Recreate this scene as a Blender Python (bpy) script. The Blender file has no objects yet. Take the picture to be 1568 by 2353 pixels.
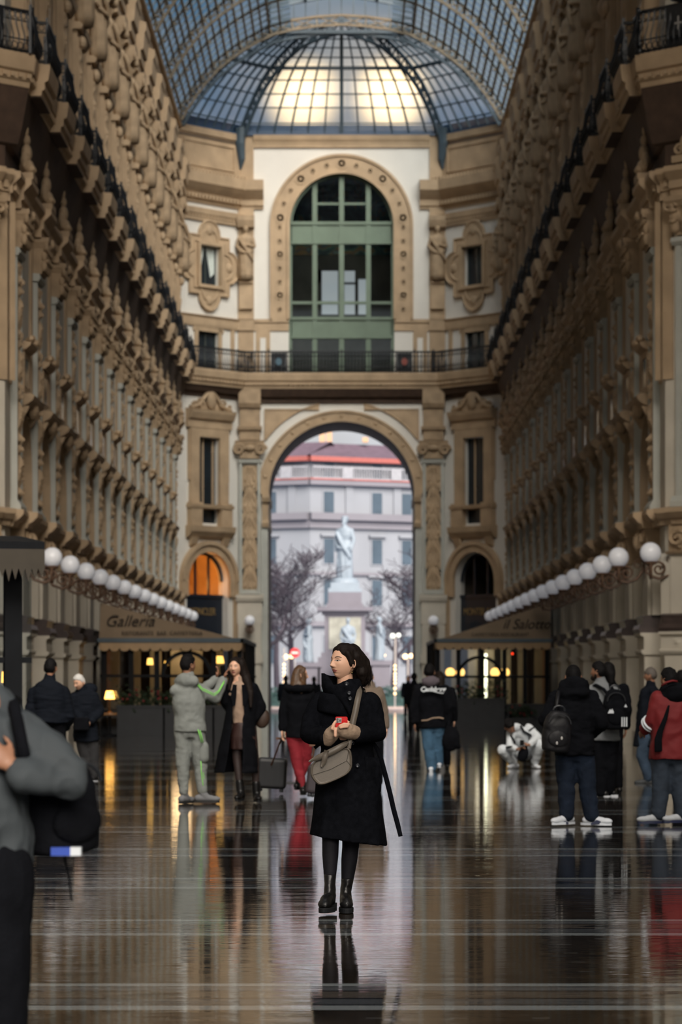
import bpy, math, random
import numpy as np
from mathutils import Vector, Matrix, noise
S = bpy.context.scene
C = S.collection
PI = math.pi
# ---------------------------------------------------------------- camera
F = 6720.0                        # focal length in pixels of the 1568x2353 frame
CX, EYE = 0.29, 1.5
cam_d = bpy.data.cameras.new('camera')
cam = bpy.data.objects.new('camera', cam_d); C.objects.link(cam); S.camera = cam
cam.location = (CX, 0, EYE); cam.rotation_euler = (PI/2, 0, 0)
cam_d.sensor_fit = 'AUTO'; cam_d.sensor_width = 36; cam_d.lens = F/2353*36
cam_d.shift_x = -16/2353; cam_d.shift_y = 388.5/2353
cam_d.clip_start = .5; cam_d.clip_end = 900
cam_d.dof.use_dof = True; cam_d.dof.focus_distance = 18.75; cam_d.dof.aperture_fstop = 4.2
# ---------------------------------------------------------------- light
V = S.view_settings
S.display_settings.display_device = 'sRGB'
V.view_transform = 'Standard'; V.look = 'None'; V.gamma = 1; V.use_curve_mapping = False
V.exposure = -0.38
W = bpy.data.worlds.new('sky'); S.world = W; W.use_nodes = True
def sky():
    nt = W.node_tree; nt.nodes.clear(); N = nt.nodes.new; L = nt.links.new
    out = N('ShaderNodeOutputWorld'); bg = N('ShaderNodeBackground'); tc = N('ShaderNodeTexCoord')
    sep = N('ShaderNodeSeparateXYZ'); L(tc.outputs['Generated'], sep.inputs[0])
    ramp = N('ShaderNodeValToRGB'); L(sep.outputs[2], ramp.inputs[0])
    e = ramp.color_ramp.elements; e[0].position = 0.0; e[0].color = (.56, .65, .80, 1)
    e[1].position = 1.0; e[1].color = (.32, .40, .52, 1)
    for p, c in ((.092, (1.16, 1.20, 1.25, 1)), (.135, (.50, .54, .62, 1)), (.185, (.24, .33, .46, 1)), (.235, (.12, .28, .44, 1)), (.35, (.10, .29, .47, 1))):
        k = e.new(p); k.color = c
    # broken evening cloud
    mp = N('ShaderNodeMapping'); mp.inputs['Scale'].default_value = (9, 9, 24); L(tc.outputs['Generated'], mp.inputs[0])
    nz = N('ShaderNodeTexNoise'); nz.inputs['Scale'].default_value = 1.6; nz.inputs['Detail'].default_value = 4; L(mp.outputs[0], nz.inputs[0])
    cr = N('ShaderNodeValToRGB'); L(nz.outputs[0], cr.inputs[0])
    cr.color_ramp.elements[0].position = .45; cr.color_ramp.elements[1].position = .62
    mix = N('ShaderNodeMixRGB'); mix.inputs[2].default_value = (.75, .70, .68, 1)
    ml = N('ShaderNodeMath'); ml.operation = 'MULTIPLY'; ml.inputs[1].default_value = .40; L(cr.outputs[0], ml.inputs[0])
    L(ml.outputs[0], mix.inputs[0]); L(ramp.outputs[0], mix.inputs[1])
    # two warm sunlit banks of cloud low over the square
    def bank(v, k):
        d = N('ShaderNodeVectorMath'); d.operation = 'DISTANCE'; d.inputs[1].default_value = Vector(v).normalized()
        L(tc.outputs['Generated'], d.inputs[0])
        m = N('ShaderNodeMapRange'); m.inputs[1].default_value = 0; m.inputs[2].default_value = k
        m.inputs[3].default_value = 1; m.inputs[4].default_value = 0; m.interpolation_type = 'SMOOTHSTEP'
        L(d.outputs['Value'], m.inputs[0]); return m.outputs[0]
    a = N('ShaderNodeMath'); a.operation = 'MAXIMUM'; L(bank((-.0155, 1, .200), .0165), a.inputs[0]); L(bank((.0150, 1, .200), .0165), a.inputs[1])
    b = N('ShaderNodeMath'); b.operation = 'MULTIPLY'; L(bank((.0, 1, .206), .052), b.inputs[0]); b.inputs[1].default_value = .09
    c = N('ShaderNodeMath'); c.operation = 'ADD'; L(a.outputs[0], c.inputs[0]); L(b.outputs[0], c.inputs[1])
    nf = N('ShaderNodeMath'); nf.operation = 'MULTIPLY_ADD'; nf.inputs[1].default_value = 1.6; nf.inputs[2].default_value = .2; L(nz.outputs[0], nf.inputs[0])
    g = N('ShaderNodeMath'); g.operation = 'MULTIPLY'; L(c.outputs[0], g.inputs[0]); L(nf.outputs[0], g.inputs[1])
    gl = N('ShaderNodeVectorMath'); gl.operation = 'SCALE'; gl.inputs[0].default_value = (5.6, 3.7, 1.7); L(g.outputs[0], gl.inputs['Scale'])
    ad = N('ShaderNodeVectorMath'); L(mix.outputs[0], ad.inputs[0]); L(gl.outputs[0], ad.inputs[1])
    L(ad.outputs[0], bg.inputs[0]); bg.inputs[1].default_value = SKY; L(bg.outputs[0], out.inputs[0])
SKY = .82
sky()
def lamp_light(name, kind, loc, rot, energy, color=(1, 1, 1), **kw):
    d = bpy.data.lights.new(name, kind); d.energy = energy; d.color = color
    for k, v in kw.items(): setattr(d, k, v)
    o = bpy.data.objects.new(name, d); C.objects.link(o); o.location = loc; o.rotation_euler = rot
    return o
# soft daylight of the open sky, falling in through the glass roof from above and behind the camera
lamp_light('daylight', 'SUN', (0, 60, 60), (math.radians(56), 0, math.radians(18)), 12.5, (1.0, .91, .80), angle=math.radians(50))
S.cycles.max_bounces = 7; S.cycles.diffuse_bounces = 3; S.cycles.glossy_bounces = 4; S.cycles.transparent_max_bounces = 12
S.cycles.sample_clamp_indirect = 4; S.cycles.caustics_reflective = False; S.cycles.caustics_refractive = False
S.cycles.use_denoising = True
# ---------------------------------------------------------------- helpers
def P(px, py, D):                 # a place in the gallery seen along the sight line of a photo point, D metres ahead
    return Vector((CX+(px-800)*D/F, D, EYE-(py-1565)*D/F))
_mats = {}
def mat(name, col, rough=.7, var=.12, vs=4.0, bump=0, bs=30, metal=0, spec=.5, emit=None, es=0, sub=None):
    if name in _mats: return _mats[name]
    m = bpy.data.materials.new(name); m.use_nodes = True; nt = m.node_tree; N = nt.nodes.new; L = nt.links.new
    p = nt.nodes['Principled BSDF']; p.inputs['Roughness'].default_value = rough; p.inputs['Metallic'].default_value = metal
    p.inputs['Specular IOR Level'].default_value = spec
    tc = N('ShaderNodeTexCoord')
    nz = N('ShaderNodeTexNoise'); nz.inputs['Scale'].default_value = vs; nz.inputs['Detail'].default_value = 5
    L(tc.outputs['Object'], nz.inputs[0])
    cr = N('ShaderNodeValToRGB'); e = cr.color_ramp.elements
    e[0].position = .3; e[1].position = .72
    e[0].color = tuple(c*(1-var) for c in col)+(1,); e[1].color = tuple(min(1, c*(1+var*.6)) for c in col)+(1,)
    L(nz.outputs[0], cr.inputs[0]); L(cr.outputs[0], p.inputs['Base Color'])
    if bump:
        n2 = N('ShaderNodeTexNoise'); n2.inputs['Scale'].default_value = bs; n2.inputs['Detail'].default_value = 4; L(tc.outputs['Object'], n2.inputs[0])
        b = N('ShaderNodeBump'); b.inputs['Strength'].default_value = bump; b.inputs['Distance'].default_value = .02
        L(n2.outputs[0], b.inputs['Height']); L(b.outputs[0], p.inputs['Normal'])
    if emit:
        p.inputs['Emission Color'].default_value = (*emit, 1); p.inputs['Emission Strength'].default_value = es
    _mats[name] = m; return m
def glass_mat(name, tint=(1, 1, 1), refl=.12, rough=.03, base=None):
    if name in _mats: return _mats[name]
    m = bpy.data.materials.new(name); m.use_nodes = True; nt = m.node_tree; nt.nodes.clear(); N = nt.nodes.new; L = nt.links.new
    o = N('ShaderNodeOutputMaterial'); t = N('ShaderNodeBsdfTransparent'); t.inputs[0].default_value = (*tint, 1)
    g = N('ShaderNodeBsdfGlossy'); g.inputs['Roughness'].default_value = rough; g.inputs[0].default_value = (1, 1, 1, 1)
    x = N('ShaderNodeMixShader'); x.inputs[0].default_value = refl; L(t.outputs[0], x.inputs[1]); L(g.outputs[0], x.inputs[2])
    L(x.outputs[0], o.inputs[0]); _mats[name] = m; return m
class MB:
    def __init__(s): s.v = []; s.f = []; s.m = []; s.T = None
    def add(s, vs, fs, mi=0):
        n = len(s.v)
        if s.T is not None: vs = [s.T @ Vector(v) for v in vs]
        s.v += [tuple(v) for v in vs]; s.f += [tuple(i+n for i in f) for f in fs]; s.m += [mi]*len(fs); return s
    def box(s, x0, x1, y0, y1, z0, z1, mi=0):
        return s.add([(x0, y0, z0), (x1, y0, z0), (x1, y1, z0), (x0, y1, z0), (x0, y0, z1), (x1, y0, z1), (x1, y1, z1), (x0, y1, z1)],
                     [(0, 3, 2, 1), (4, 5, 6, 7), (0, 1, 5, 4), (1, 2, 6, 5), (2, 3, 7, 6), (3, 0, 4, 7)], mi)
    def bar(s, a, b, w, h=None, mi=0):            # box-section bar from a to b
        a = Vector(a); b = Vector(b); h = h or w; d = (b-a).normalized()
        u = d.cross(Vector((0, 0, 1)));
        if u.length < 1e-3: u = Vector((1, 0, 0))
        u.normalize(); t = u.cross(d)
        q = [(-w/2, -h/2), (w/2, -h/2), (w/2, h/2), (-w/2, h/2)]
        return s.add([p+u*x+t*z for p in (a, b) for x, z in q], [(0, 1, 2, 3), (7, 6, 5, 4), (0, 4, 5, 1), (1, 5, 6, 2), (2, 6, 7, 3), (3, 7, 4, 0)], mi)
    def mold(s, prof, y0, y1, mi=0):              # closed (x,z) profile run along y
        n = len(prof); return s.add([(x, y0, z) for x, z in prof]+[(x, y1, z) for x, z in prof],
                     [tuple(range(n)), tuple(range(2*n-1, n-1, -1))]+[(i, i+n, (i+1) % n+n, (i+1) % n) for i in range(n)], mi)
    def plate(s, poly, x0, x1, mi=0):             # closed (y,z) outline given thickness in x
        n = len(poly); return s.add([(x0, y, z) for y, z in poly]+[(x1, y, z) for y, z in poly],
                     [tuple(range(n)), tuple(range(2*n-1, n-1, -1))]+[(i, i+n, (i+1) % n+n, (i+1) % n) for i in range(n)], mi)
    def ring(s, yc, zc, r0, r1, x0, x1, n=24, a0=0, a1=PI, mi=0):
        v = []; f = []
        for i in range(n+1):
            a = a0+(a1-a0)*i/n; c, q = math.cos(a), math.sin(a)
            v += [(x0, yc+r0*c, zc+r0*q), (x0, yc+r1*c, zc+r1*q), (x1, yc+r1*c, zc+r1*q), (x1, yc+r0*c, zc+r0*q)]
        for i in range(n):
            for k in range(4): f.append((4*i+k, 4*i+(k+1) % 4, 4*i+4+(k+1) % 4, 4*i+4+k))
        f += [(0, 1, 2, 3), (4*n+3, 4*n+2, 4*n+1, 4*n)]
        return s.add(v, f, mi)
    def archwall(s, y0, y1, z0, z1, yc, r, zs, x0, x1, zb=None, n=24, mi=0):
        zb = z0 if zb is None else zb             # wall y0..y1, z0..z1 with an arched opening from zb, springing at zs
        s.box(x0, x1, y0, yc-r, z0, z1, mi); s.box(x0, x1, yc+r, y1, z0, z1, mi)
        if zb > z0: s.box(x0, x1, yc-r, yc+r, z0, zb, mi)
        for i in range(n):
            a, b = PI*i/n, PI*(i+1)/n
            ya, za, yb, zb2 = yc+r*math.cos(a), zs+r*math.sin(a), yc+r*math.cos(b), zs+r*math.sin(b)
            s.add([(x0, ya, za), (x0, ya, z1), (x0, yb, z1), (x0, yb, zb2), (x1, ya, za), (x1, ya, z1), (x1, yb, z1), (x1, yb, zb2)],
                  [(0, 1, 2, 3), (7, 6, 5, 4), (0, 3, 7, 4), (1, 5, 6, 2)], mi)
        return s
    def tube(s, pts, r, n=6, mi=0, closed=False):
        pts = [Vector(p) for p in pts]; R = r if isinstance(r, (list, tuple)) else [r]*len(pts); v = []; f = []
        prev = None
        for i, p in enumerate(pts):
            d = (pts[min(i+1, len(pts)-1)]-pts[max(i-1, 0)])
            if closed: d = pts[(i+1) % len(pts)]-pts[i-1]
            if d.length < 1e-9: d = Vector((0, 0, 1))
            d.normalize()
            u = (prev - d*prev.dot(d)) if prev else d.cross(Vector((0, 0, 1)) if abs(d.z) < .9 else Vector((1, 0, 0)))
            if u.length < 1e-6: u = d.orthogonal()
            u.normalize(); prev = u; w = d.cross(u)
            for k in range(n):
                a = 2*PI*k/n; v.append(p+(u*math.cos(a)+w*math.sin(a))*R[i])
        m = len(pts)
        for i in range(m if closed else m-1):
            j = (i+1) % m
            for k in range(n): f.append((i*n+k, i*n+(k+1) % n, j*n+(k+1) % n, j*n+k))
        if not closed: f += [tuple(range(n-1, -1, -1)), tuple(range((m-1)*n, m*n))]
        return s.add(v, f, mi)
    def lathe(s, c, prof, n=16, sx=1, sy=1, mi=0):
        v = []; f = []; m = len(prof)
        for r, z in prof:
            for k in range(n): a = 2*PI*k/n; v.append((c[0]+r*sx*math.cos(a), c[1]+r*sy*math.sin(a), c[2]+z))
        for i in range(m-1):
            for k in range(n): f.append((i*n+k, i*n+(k+1) % n, (i+1)*n+(k+1) % n, (i+1)*n+k))
        f += [tuple(range(n-1, -1, -1)), tuple(range((m-1)*n, m*n))]
        return s.add(v, f, mi)
    def ell(s, c, r, M=None, nu=14, nv=9, mi=0):
        v = []; f = []; c = Vector(c); r = (r, r, r) if not hasattr(r, '__len__') else r
        for j in range(1, nv):
            t = PI*j/nv
            for i in range(nu):
                a = 2*PI*i/nu; q = Vector((r[0]*math.sin(t)*math.cos(a), r[1]*math.sin(t)*math.sin(a), r[2]*math.cos(t)))
                v.append(c+(M @ q if M else q))
        T = Vector((0, 0, r[2])); v += [c+(M @ T if M else T), c-(M @ T if M else T)]; t0 = len(v)-2
        for j in range(nv-2):
            for i in range(nu): f.append((j*nu+i, (j+1)*nu+i, (j+1)*nu+(i+1) % nu, j*nu+(i+1) % nu))
        for i in range(nu): f.append((t0, i, (i+1) % nu)); f.append((t0+1, (nv-2)*nu+(i+1) % nu, (nv-2)*nu+i))
        return s.add(v, f, mi)
    def cap(s, a, b, ra, rb=None, n=12, mi=0):    # tapered limb with round ends
        a = Vector(a); b = Vector(b); rb = ra if rb is None else rb; d = b-a; L_ = max(d.length, 1e-6); d = d/L_
        pts = []; R = []
        for k in range(5):
            t = PI/2*(k/4); pts.append(a-d*ra*math.cos(t)); R.append(max(ra*math.sin(t), ra*.05))
        for k in range(1, 4): pts.append(a+d*L_*k/4); R.append(ra+(rb-ra)*k/4)
        for k in range(5):
            t = PI/2*(k/4); pts.append(b+d*rb*math.sin(t)); R.append(max(rb*math.cos(t), rb*.05))
        return s.tube(pts, R, n, mi)
    def chain(s, pts, R, n=12):
        for i in range(len(pts)-1): s.cap(pts[i], pts[i+1], R[i], R[i+1], n)
        return s
    def loft(s, rings, mi=0):
        n = len(rings[0]); v = [p for r in rings for p in r]; f = []
        for i in range(len(rings)-1):
            for k in range(n): f.append((i*n+k, i*n+(k+1) % n, (i+1)*n+(k+1) % n, (i+1)*n+k))
        f += [tuple(range(n-1, -1, -1)), tuple(range((len(rings)-1)*n, len(rings)*n))]
        return s.add(v, f, mi)
    def mesh(s, name, mats, smooth=False):
        me = bpy.data.meshes.new(name); me.from_pydata(s.v, [], s.f)
        for m in (mats if isinstance(mats, (list, tuple)) else [mats]): me.materials.append(m)
        me.polygons.foreach_set('material_index', s.m)
        if smooth: me.polygons.foreach_set('use_smooth', [True]*len(me.polygons))
        me.update(); return me
    def build(s, name, mats, parent=None, smooth=False, loc=None):
        o = bpy.data.objects.new(name, s.mesh(name, mats, smooth)); C.objects.link(o)
        if parent: o.parent = parent
        if loc is not None: o.location = loc
        return o
def tag(o, label, cat=None, group=None, kind=None):
    if label: o['label'] = label
    if cat: o['category'] = cat
    if group: o['group'] = group
    if kind: o['kind'] = kind
    return o
def empty(name, label, cat, loc=(0, 0, 0), rz=0, group=None, kind=None):
    o = bpy.data.objects.new(name, None); C.objects.link(o); o.location = loc; o.rotation_euler = (0, 0, rz); o.empty_display_size = .1
    return tag(o, label, cat, group, kind)
def kids(o): return list(o.children)
def copy_tree(o, loc=None, rz=None, label=None, group=None, scale=None, par=None):
    c = o.copy(); C.objects.link(c)
    if par is not None: c.parent = par
    if loc is not None: c.location = loc
    if rz is not None: c.rotation_euler = (0, 0, rz)
    if scale is not None: c.scale = scale
    if label: c['label'] = label
    if group: c['group'] = group
    for k in kids(o): copy_tree(k, par=c)
    return c
def struct(o, label, cat): return tag(o, label, cat, kind='structure')
def solid(mb, name, m, parent, voxel=.012, smooth=4, wr=None, keep=None, seed=0, loc=None):
    # merge closed shapes into one continuous skin, then relax it; wr = (amplitude, scale) of cloth folds
    me = mb.mesh('tmp', m); o = bpy.data.objects.new('tmp', me); C.objects.link(o)
    r = o.modifiers.new('r', 'REMESH'); r.mode = 'VOXEL'; r.voxel_size = voxel; r.use_smooth_shade = True
    q = o.modifiers.new('s', 'SMOOTH'); q.factor = .5; q.iterations = smooth
    dg = bpy.context.evaluated_depsgraph_get(); ev = o.evaluated_get(dg)
    out = bpy.data.meshes.new_from_object(ev); out.name = name
    bpy.data.objects.remove(o); bpy.data.meshes.remove(me)
    if wr:
        n = len(out.vertices); co = np.empty(n*3, 'f'); out.vertices.foreach_get('co', co); co = co.reshape(-1, 3)
        nr = np.empty(n*3, 'f'); out.vertices.foreach_get('normal', nr); nr = nr.reshape(-1, 3)
        A, sc = wr[0], wr[1]; az = wr[2] if len(wr) > 2 else 1.0; dsp = np.empty(n, 'f')
        for i in range(n):
            x, y, z = co[i]; p = Vector((x*sc+seed, y*sc, z*sc*az))
            w = noise.noise(p+Vector((0, 0, noise.noise(p*.7)*1.2)))
            dsp[i] = A*(w - .6*abs(noise.noise(p*2.1)))
        co += nr*dsp[:, None]; out.vertices.foreach_set('co', co.ravel())
    out.materials.clear()
    for k in (m if isinstance(m, (list, tuple)) else [m]): out.materials.append(k)
    out.polygons.foreach_set('use_smooth', [True]*len(out.polygons)); out.update()
    ob = bpy.data.objects.new(name, out); C.objects.link(ob)
    if parent: ob.parent = parent
    if loc is not None: ob.location = loc
    return ob
def words_ordinal(k):
    return ['first', 'second', 'third', 'fourth', 'fifth', 'sixth', 'seventh', 'eighth', 'ninth', 'tenth', 'eleventh', 'twelfth', 'thirteenth', 'fourteenth', 'fifteenth', 'sixteenth', 'seventeenth'][k]
def text(s, size, mname, parent, loc, rot=(PI/2, 0, 0), shear=0, ext=.01, name='lettering', align='CENTER', bold=0, sx=1):
    c = bpy.data.curves.new(name, 'FONT'); c.body = s; c.size = size; c.extrude = ext; c.shear = shear; c.align_x = align; c.align_y = 'CENTER'; c.offset = bold
    t = bpy.data.objects.new('tmp', c); C.objects.link(t); dg = bpy.context.evaluated_depsgraph_get()
    me = bpy.data.meshes.new_from_object(t.evaluated_get(dg)); bpy.data.objects.remove(t); me.materials.clear(); me.materials.append(mname); me.name = name
    o = bpy.data.objects.new(name, me); C.objects.link(o); o.location = loc; o.rotation_euler = rot; o.scale = (sx, 1, 1)
    if parent: o.parent = parent
    return o
# ---------------------------------------------------------------- materials
TAN = mat('tan_stone', (.47, .34, .215), .8, .18, 1.3, .35, 18)
TAN2 = mat('carved_stone', (.41, .295, .185), .8, .25, 2.5, .5, 14)
CREAM = mat('cream_stucco', (.60, .55, .46), .85, .12, 1.2, .15, 20)
GREYS = mat('grey_stucco', (.47, .475, .43), .85, .14, 1.0, .15, 20)
WHITE = mat('white_plaster', (.74, .71, .65), .9, .06, .6, .12, 16)
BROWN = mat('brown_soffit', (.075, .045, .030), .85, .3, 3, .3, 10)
DKST = mat('dark_marble', (.07, .05, .045), .35, .3, 5)
IRON = mat('black_iron', (.012, .014, .018), .45, .1, 5)
STEEL = mat('blue_grey_steel', (.055, .085, .11), .5, .2, 2)
STEELT = mat('ochre_painted_steel', (.20, .155, .10), .6, .2, 2)
GREEN = mat('green_frame', (.15, .205, .15), .6, .12, 1.5)
DGLASS = mat('dark_glass', (.014, .022, .030), .12, .3, 1)
BRONZE = mat('aged_bronze', (.14, .08, .05), .5, .3, 8)
GLOBE = mat('opal_glass_globe', (.86, .86, .88), .25, .02, 2, emit=(.85, .88, 1), es=.13)
DARKW = mat('dark_painted_wood', (.006, .007, .009), .6, .2, 4, spec=.12)
# ---------------------------------------------------------------- floor
def floor_mat():
    m = bpy.data.materials.new('wet_marble_floor'); m.use_nodes = True; nt = m.node_tree; N = nt.nodes.new; L = nt.links.new
    p = nt.nodes['Principled BSDF']; tc = N('ShaderNodeTexCoord'); sp = N('ShaderNodeSeparateXYZ'); L(tc.outputs['Object'], sp.inputs[0])
    def mth(op, a, b=None, c=None):
        n = N('ShaderNodeMath'); n.operation = op
        for i, q in enumerate((a, b, c)):
            if q is None: continue
            if isinstance(q, (int, float)): n.inputs[i].default_value = q
            else: L(q, n.inputs[i])
        return n.outputs[0]
    nz = N('ShaderNodeTexNoise'); nz.inputs['Scale'].default_value = 1.1; nz.inputs['Detail'].default_value = 8; L(tc.outputs['Object'], nz.inputs[0])
    base = N('ShaderNodeValToRGB'); L(nz.outputs[0], base.inputs[0]); e = base.color_ramp.elements
    e[0].position = .32; e[0].color = (.016, .012, .008, 1); e[1].position = .7; e[1].color = (.046, .034, .022, 1)
    # panels of differing stone between the bands
    fx = mth('FLOOR', mth('DIVIDE', sp.outputs[0], 3.1)); fy = mth('FLOOR', mth('ADD', mth('DIVIDE', sp.outputs[1], 3.9), -.42))
    wn = N('ShaderNodeTexWhiteNoise'); wn.noise_dimensions = '2D'; cb = N('ShaderNodeCombineXYZ'); L(fx, cb.inputs[0]); L(fy, cb.inputs[1]); L(cb.outputs[0], wn.inputs[0])
    tint = N('ShaderNodeValToRGB'); L(wn.outputs['Value'], tint.inputs[0]); t = tint.color_ramp.elements
    t[0].color = (.75, .78, .85, 1); t[1].color = (1.25, 1.1, .95, 1); tt = t.new(.5); tt.color = (1, .96, .9, 1)
    mu = N('ShaderNodeMixRGB'); mu.blend_type = 'MULTIPLY'; mu.inputs[0].default_value = 1; L(base.outputs[0], mu.inputs[1]); L(tint.outputs[0], mu.inputs[2])
    # inlaid cross bands
    fr = mth('FRACT', mth('ADD', mth('DIVIDE', sp.outputs[1], 3.9), -.42))
    band = N('ShaderNodeValToRGB'); band.color_ramp.interpolation = 'CONSTANT'; L(fr, band.inputs[0]); b = band.color_ramp.elements
    b[0].position = 0; b[0].color = (.36, .40, .42, 1); b[1].position = .30; b[1].color = (0, 0, 0, 1)
    for q, c in ((.045, (.01, .01, .012)), (.057, (.10, .11, .12)), (.115, (.012, .010, .012)), (.130, (.13, .11, .09)), (.20, (.012, .010, .012)), (.212, (.14, .15, .16)), (.255, (.012, .010, .012)), (.265, (.38, .42, .43))):
        k = b.new(q); k.color = (*c, 1)
    mk = mth('LESS_THAN', fr, .30)
    m2 = N('ShaderNodeMixRGB'); L(mk, m2.inputs[0]); L(mu.outputs[0], m2.inputs[1]); L(band.outputs[0], m2.inputs[2])
    # small dark lozenges in the middle band, pale dashes in the panels
    ax = mth('ABSOLUTE', mth('SUBTRACT', mth('FRACT', mth('DIVIDE', sp.outputs[0], 1.25)), .5))
    ay = mth('ABSOLUTE', mth('SUBTRACT', fr, .165))
    loz = mth('LESS_THAN', mth('ADD', mth('MULTIPLY', ax, 6.5), mth('MULTIPLY', ay, 32)), 1.0)
    m3 = N('ShaderNodeMixRGB'); L(loz, m3.inputs[0]); L(m2.outputs[0], m3.inputs[1]); m3.inputs[2].default_value = (.010, .010, .012, 1)
    dx = mth('LESS_THAN', mth('FRACT', mth('DIVIDE', sp.outputs[0], .37)), .22); dy = mth('LESS_THAN', mth('FRACT', mth('DIVIDE', sp.outputs[1], .52)), .06)
    ds = mth('MULTIPLY', mth('MULTIPLY', dx, dy), mth('GREATER_THAN', fr, .33))
    m4 = N('ShaderNodeMixRGB'); L(mth('MULTIPLY', ds, .6), m4.inputs[0]); L(m3.outputs[0], m4.inputs[1]); m4.inputs[2].default_value = (.20, .20, .19, 1)
    L(m4.outputs[0], p.inputs['Base Color'])
    mp = N('ShaderNodeMapping'); mp.inputs['Scale'].default_value = (.5, 3.2, 1); L(tc.outputs['Object'], mp.inputs[0])
    n2 = N('ShaderNodeTexNoise'); n2.inputs['Scale'].default_value = 1; n2.inputs['Detail'].default_value = 5; n2.inputs['Roughness'].default_value = .62; L(mp.outputs[0], n2.inputs[0])
    mp3 = N('ShaderNodeMapping'); mp3.inputs['Scale'].default_value = (.5, .9, 1); L(tc.outputs['Object'], mp3.inputs[0])
    n3 = N('ShaderNodeTexNoise'); n3.inputs['Scale'].default_value = 1.2; n3.inputs['Detail'].default_value = 6; L(mp3.outputs[0], n3.inputs[0])
    rr = N('ShaderNodeMapRange'); L(n3.outputs[0], rr.inputs[0]); rr.inputs[1].default_value = .35; rr.inputs[2].default_value = .68; rr.inputs[3].default_value = .03; rr.inputs[4].default_value = .10
    L(rr.outputs[0], p.inputs['Roughness'])
    bp = N('ShaderNodeBump'); bp.inputs['Strength'].default_value = 1; bp.inputs['Distance'].default_value = .0022; L(n2.outputs[0], bp.inputs['Height']); L(bp.outputs[0], p.inputs['Normal'])
    p.inputs['Specular IOR Level'].default_value = .5; p.inputs['Coat Weight'].default_value = .6; p.inputs['Coat Roughness'].default_value = .025; L(bp.outputs[0], p.inputs['Coat Normal'])
    return m
struct(MB().box(-20, 20, -8, 138.6, -.3, 0).build('floor', floor_mat()), 'wet polished marble floor with pale inlaid bands across the gallery', 'floor')
# ---------------------------------------------------------------- frames of the wall planes (local x = out of the wall, y = along it)
WX, Y0, Y1, S0 = 7.4, 65.5, 130.0, 4.35
PK = [67.2+S0*k for k in range(15)]
FR = {'left': (Vector((-WX, 0, 0)), 0.0), 'right': (Vector((WX, 0, 0)), PI)}
SPL = 4.07
FR['splay_left'] = (Vector((-6.025, 131.5, 0)), math.radians(-42.5)); FR['splay_right'] = (Vector((6.025, 131.5, 0)), math.radians(222.5))
FR['back'] = (Vector((0, 133, 0)), -PI/2)
FR['diag_left'] = (Vector((-WX, Y0, 0)), math.radians(-45)); FR['diag_right'] = (Vector((WX, Y0, 0)), math.radians(225))
def at(fr, y=0, x=0, z=0):
    o, a = FR[fr]; return o+Matrix.Rotation(a, 3, 'Z') @ Vector((x, y, z))
def put(o, fr, y=0, x=0, z=0): o.location = at(fr, y, x, z); o.rotation_euler = (0, 0, FR[fr][1]); return o
SIDE = {'left': 'on the tracksuit man side', 'right': 'on the crouching man side'}
sgn = {'left': 1, 'right': -1}
yl = lambda side, y: y*sgn[side]       # along-wall coordinate of world y
# ---- long walls
def long_wall(side):
    mb = MB(); s = sgn[side]
    def bx(y0, y1, z0, z1, x0=-.5, x1=0, mi=0): mb.box(x0, x1, min(s*y0, s*y1), max(s*y0, s*y1), z0, z1, mi)
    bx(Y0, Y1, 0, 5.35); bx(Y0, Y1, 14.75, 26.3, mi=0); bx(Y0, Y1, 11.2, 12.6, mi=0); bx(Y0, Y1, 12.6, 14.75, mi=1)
    for k in range(15):
        a = PK[k]-S0/2; b = min(a+S0, Y1)
        if k == 0: a = Y0
        # grey and cream stucco fields either side of the pilaster; openings sit between pilasters
        bx(a, b, 9.2, 11.2, mi=2)
    for k in range(14):
        c = PK[k]+S0/2; a, b = PK[k], PK[k+1]
        mb.archwall(min(s*a, s*b), max(s*a, s*b), 5.35, 8.2, s*c, 1.55, 6.35, -.5, 0, mi=2)
        for (q, w) in ((a, c-.45), (c+.45, b)): bx(q, w, 8.2, 9.2, mi=2)
        bx(c-.45, c+.45, 8.2, 8.45, mi=2)
    bx(Y0, PK[0], 5.35, 9.2, mi=2); bx(PK[14], Y1, 5.35, 9.2, mi=2)
    bx(Y0, Y1, 5.35, 11.2, -1.3, -1.2, 2)
    for z in (5.35, 8.2, 9.2): bx(Y0, Y1, z-.06, z, -1.2, -.5, 2)
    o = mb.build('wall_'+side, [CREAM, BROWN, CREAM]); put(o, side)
    return struct(o, 'long ornate gallery wall of cream stucco '+SIDE[side], 'wall')
WL = {s_: long_wall(s_) for s_ in ('left', 'right')}
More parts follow.
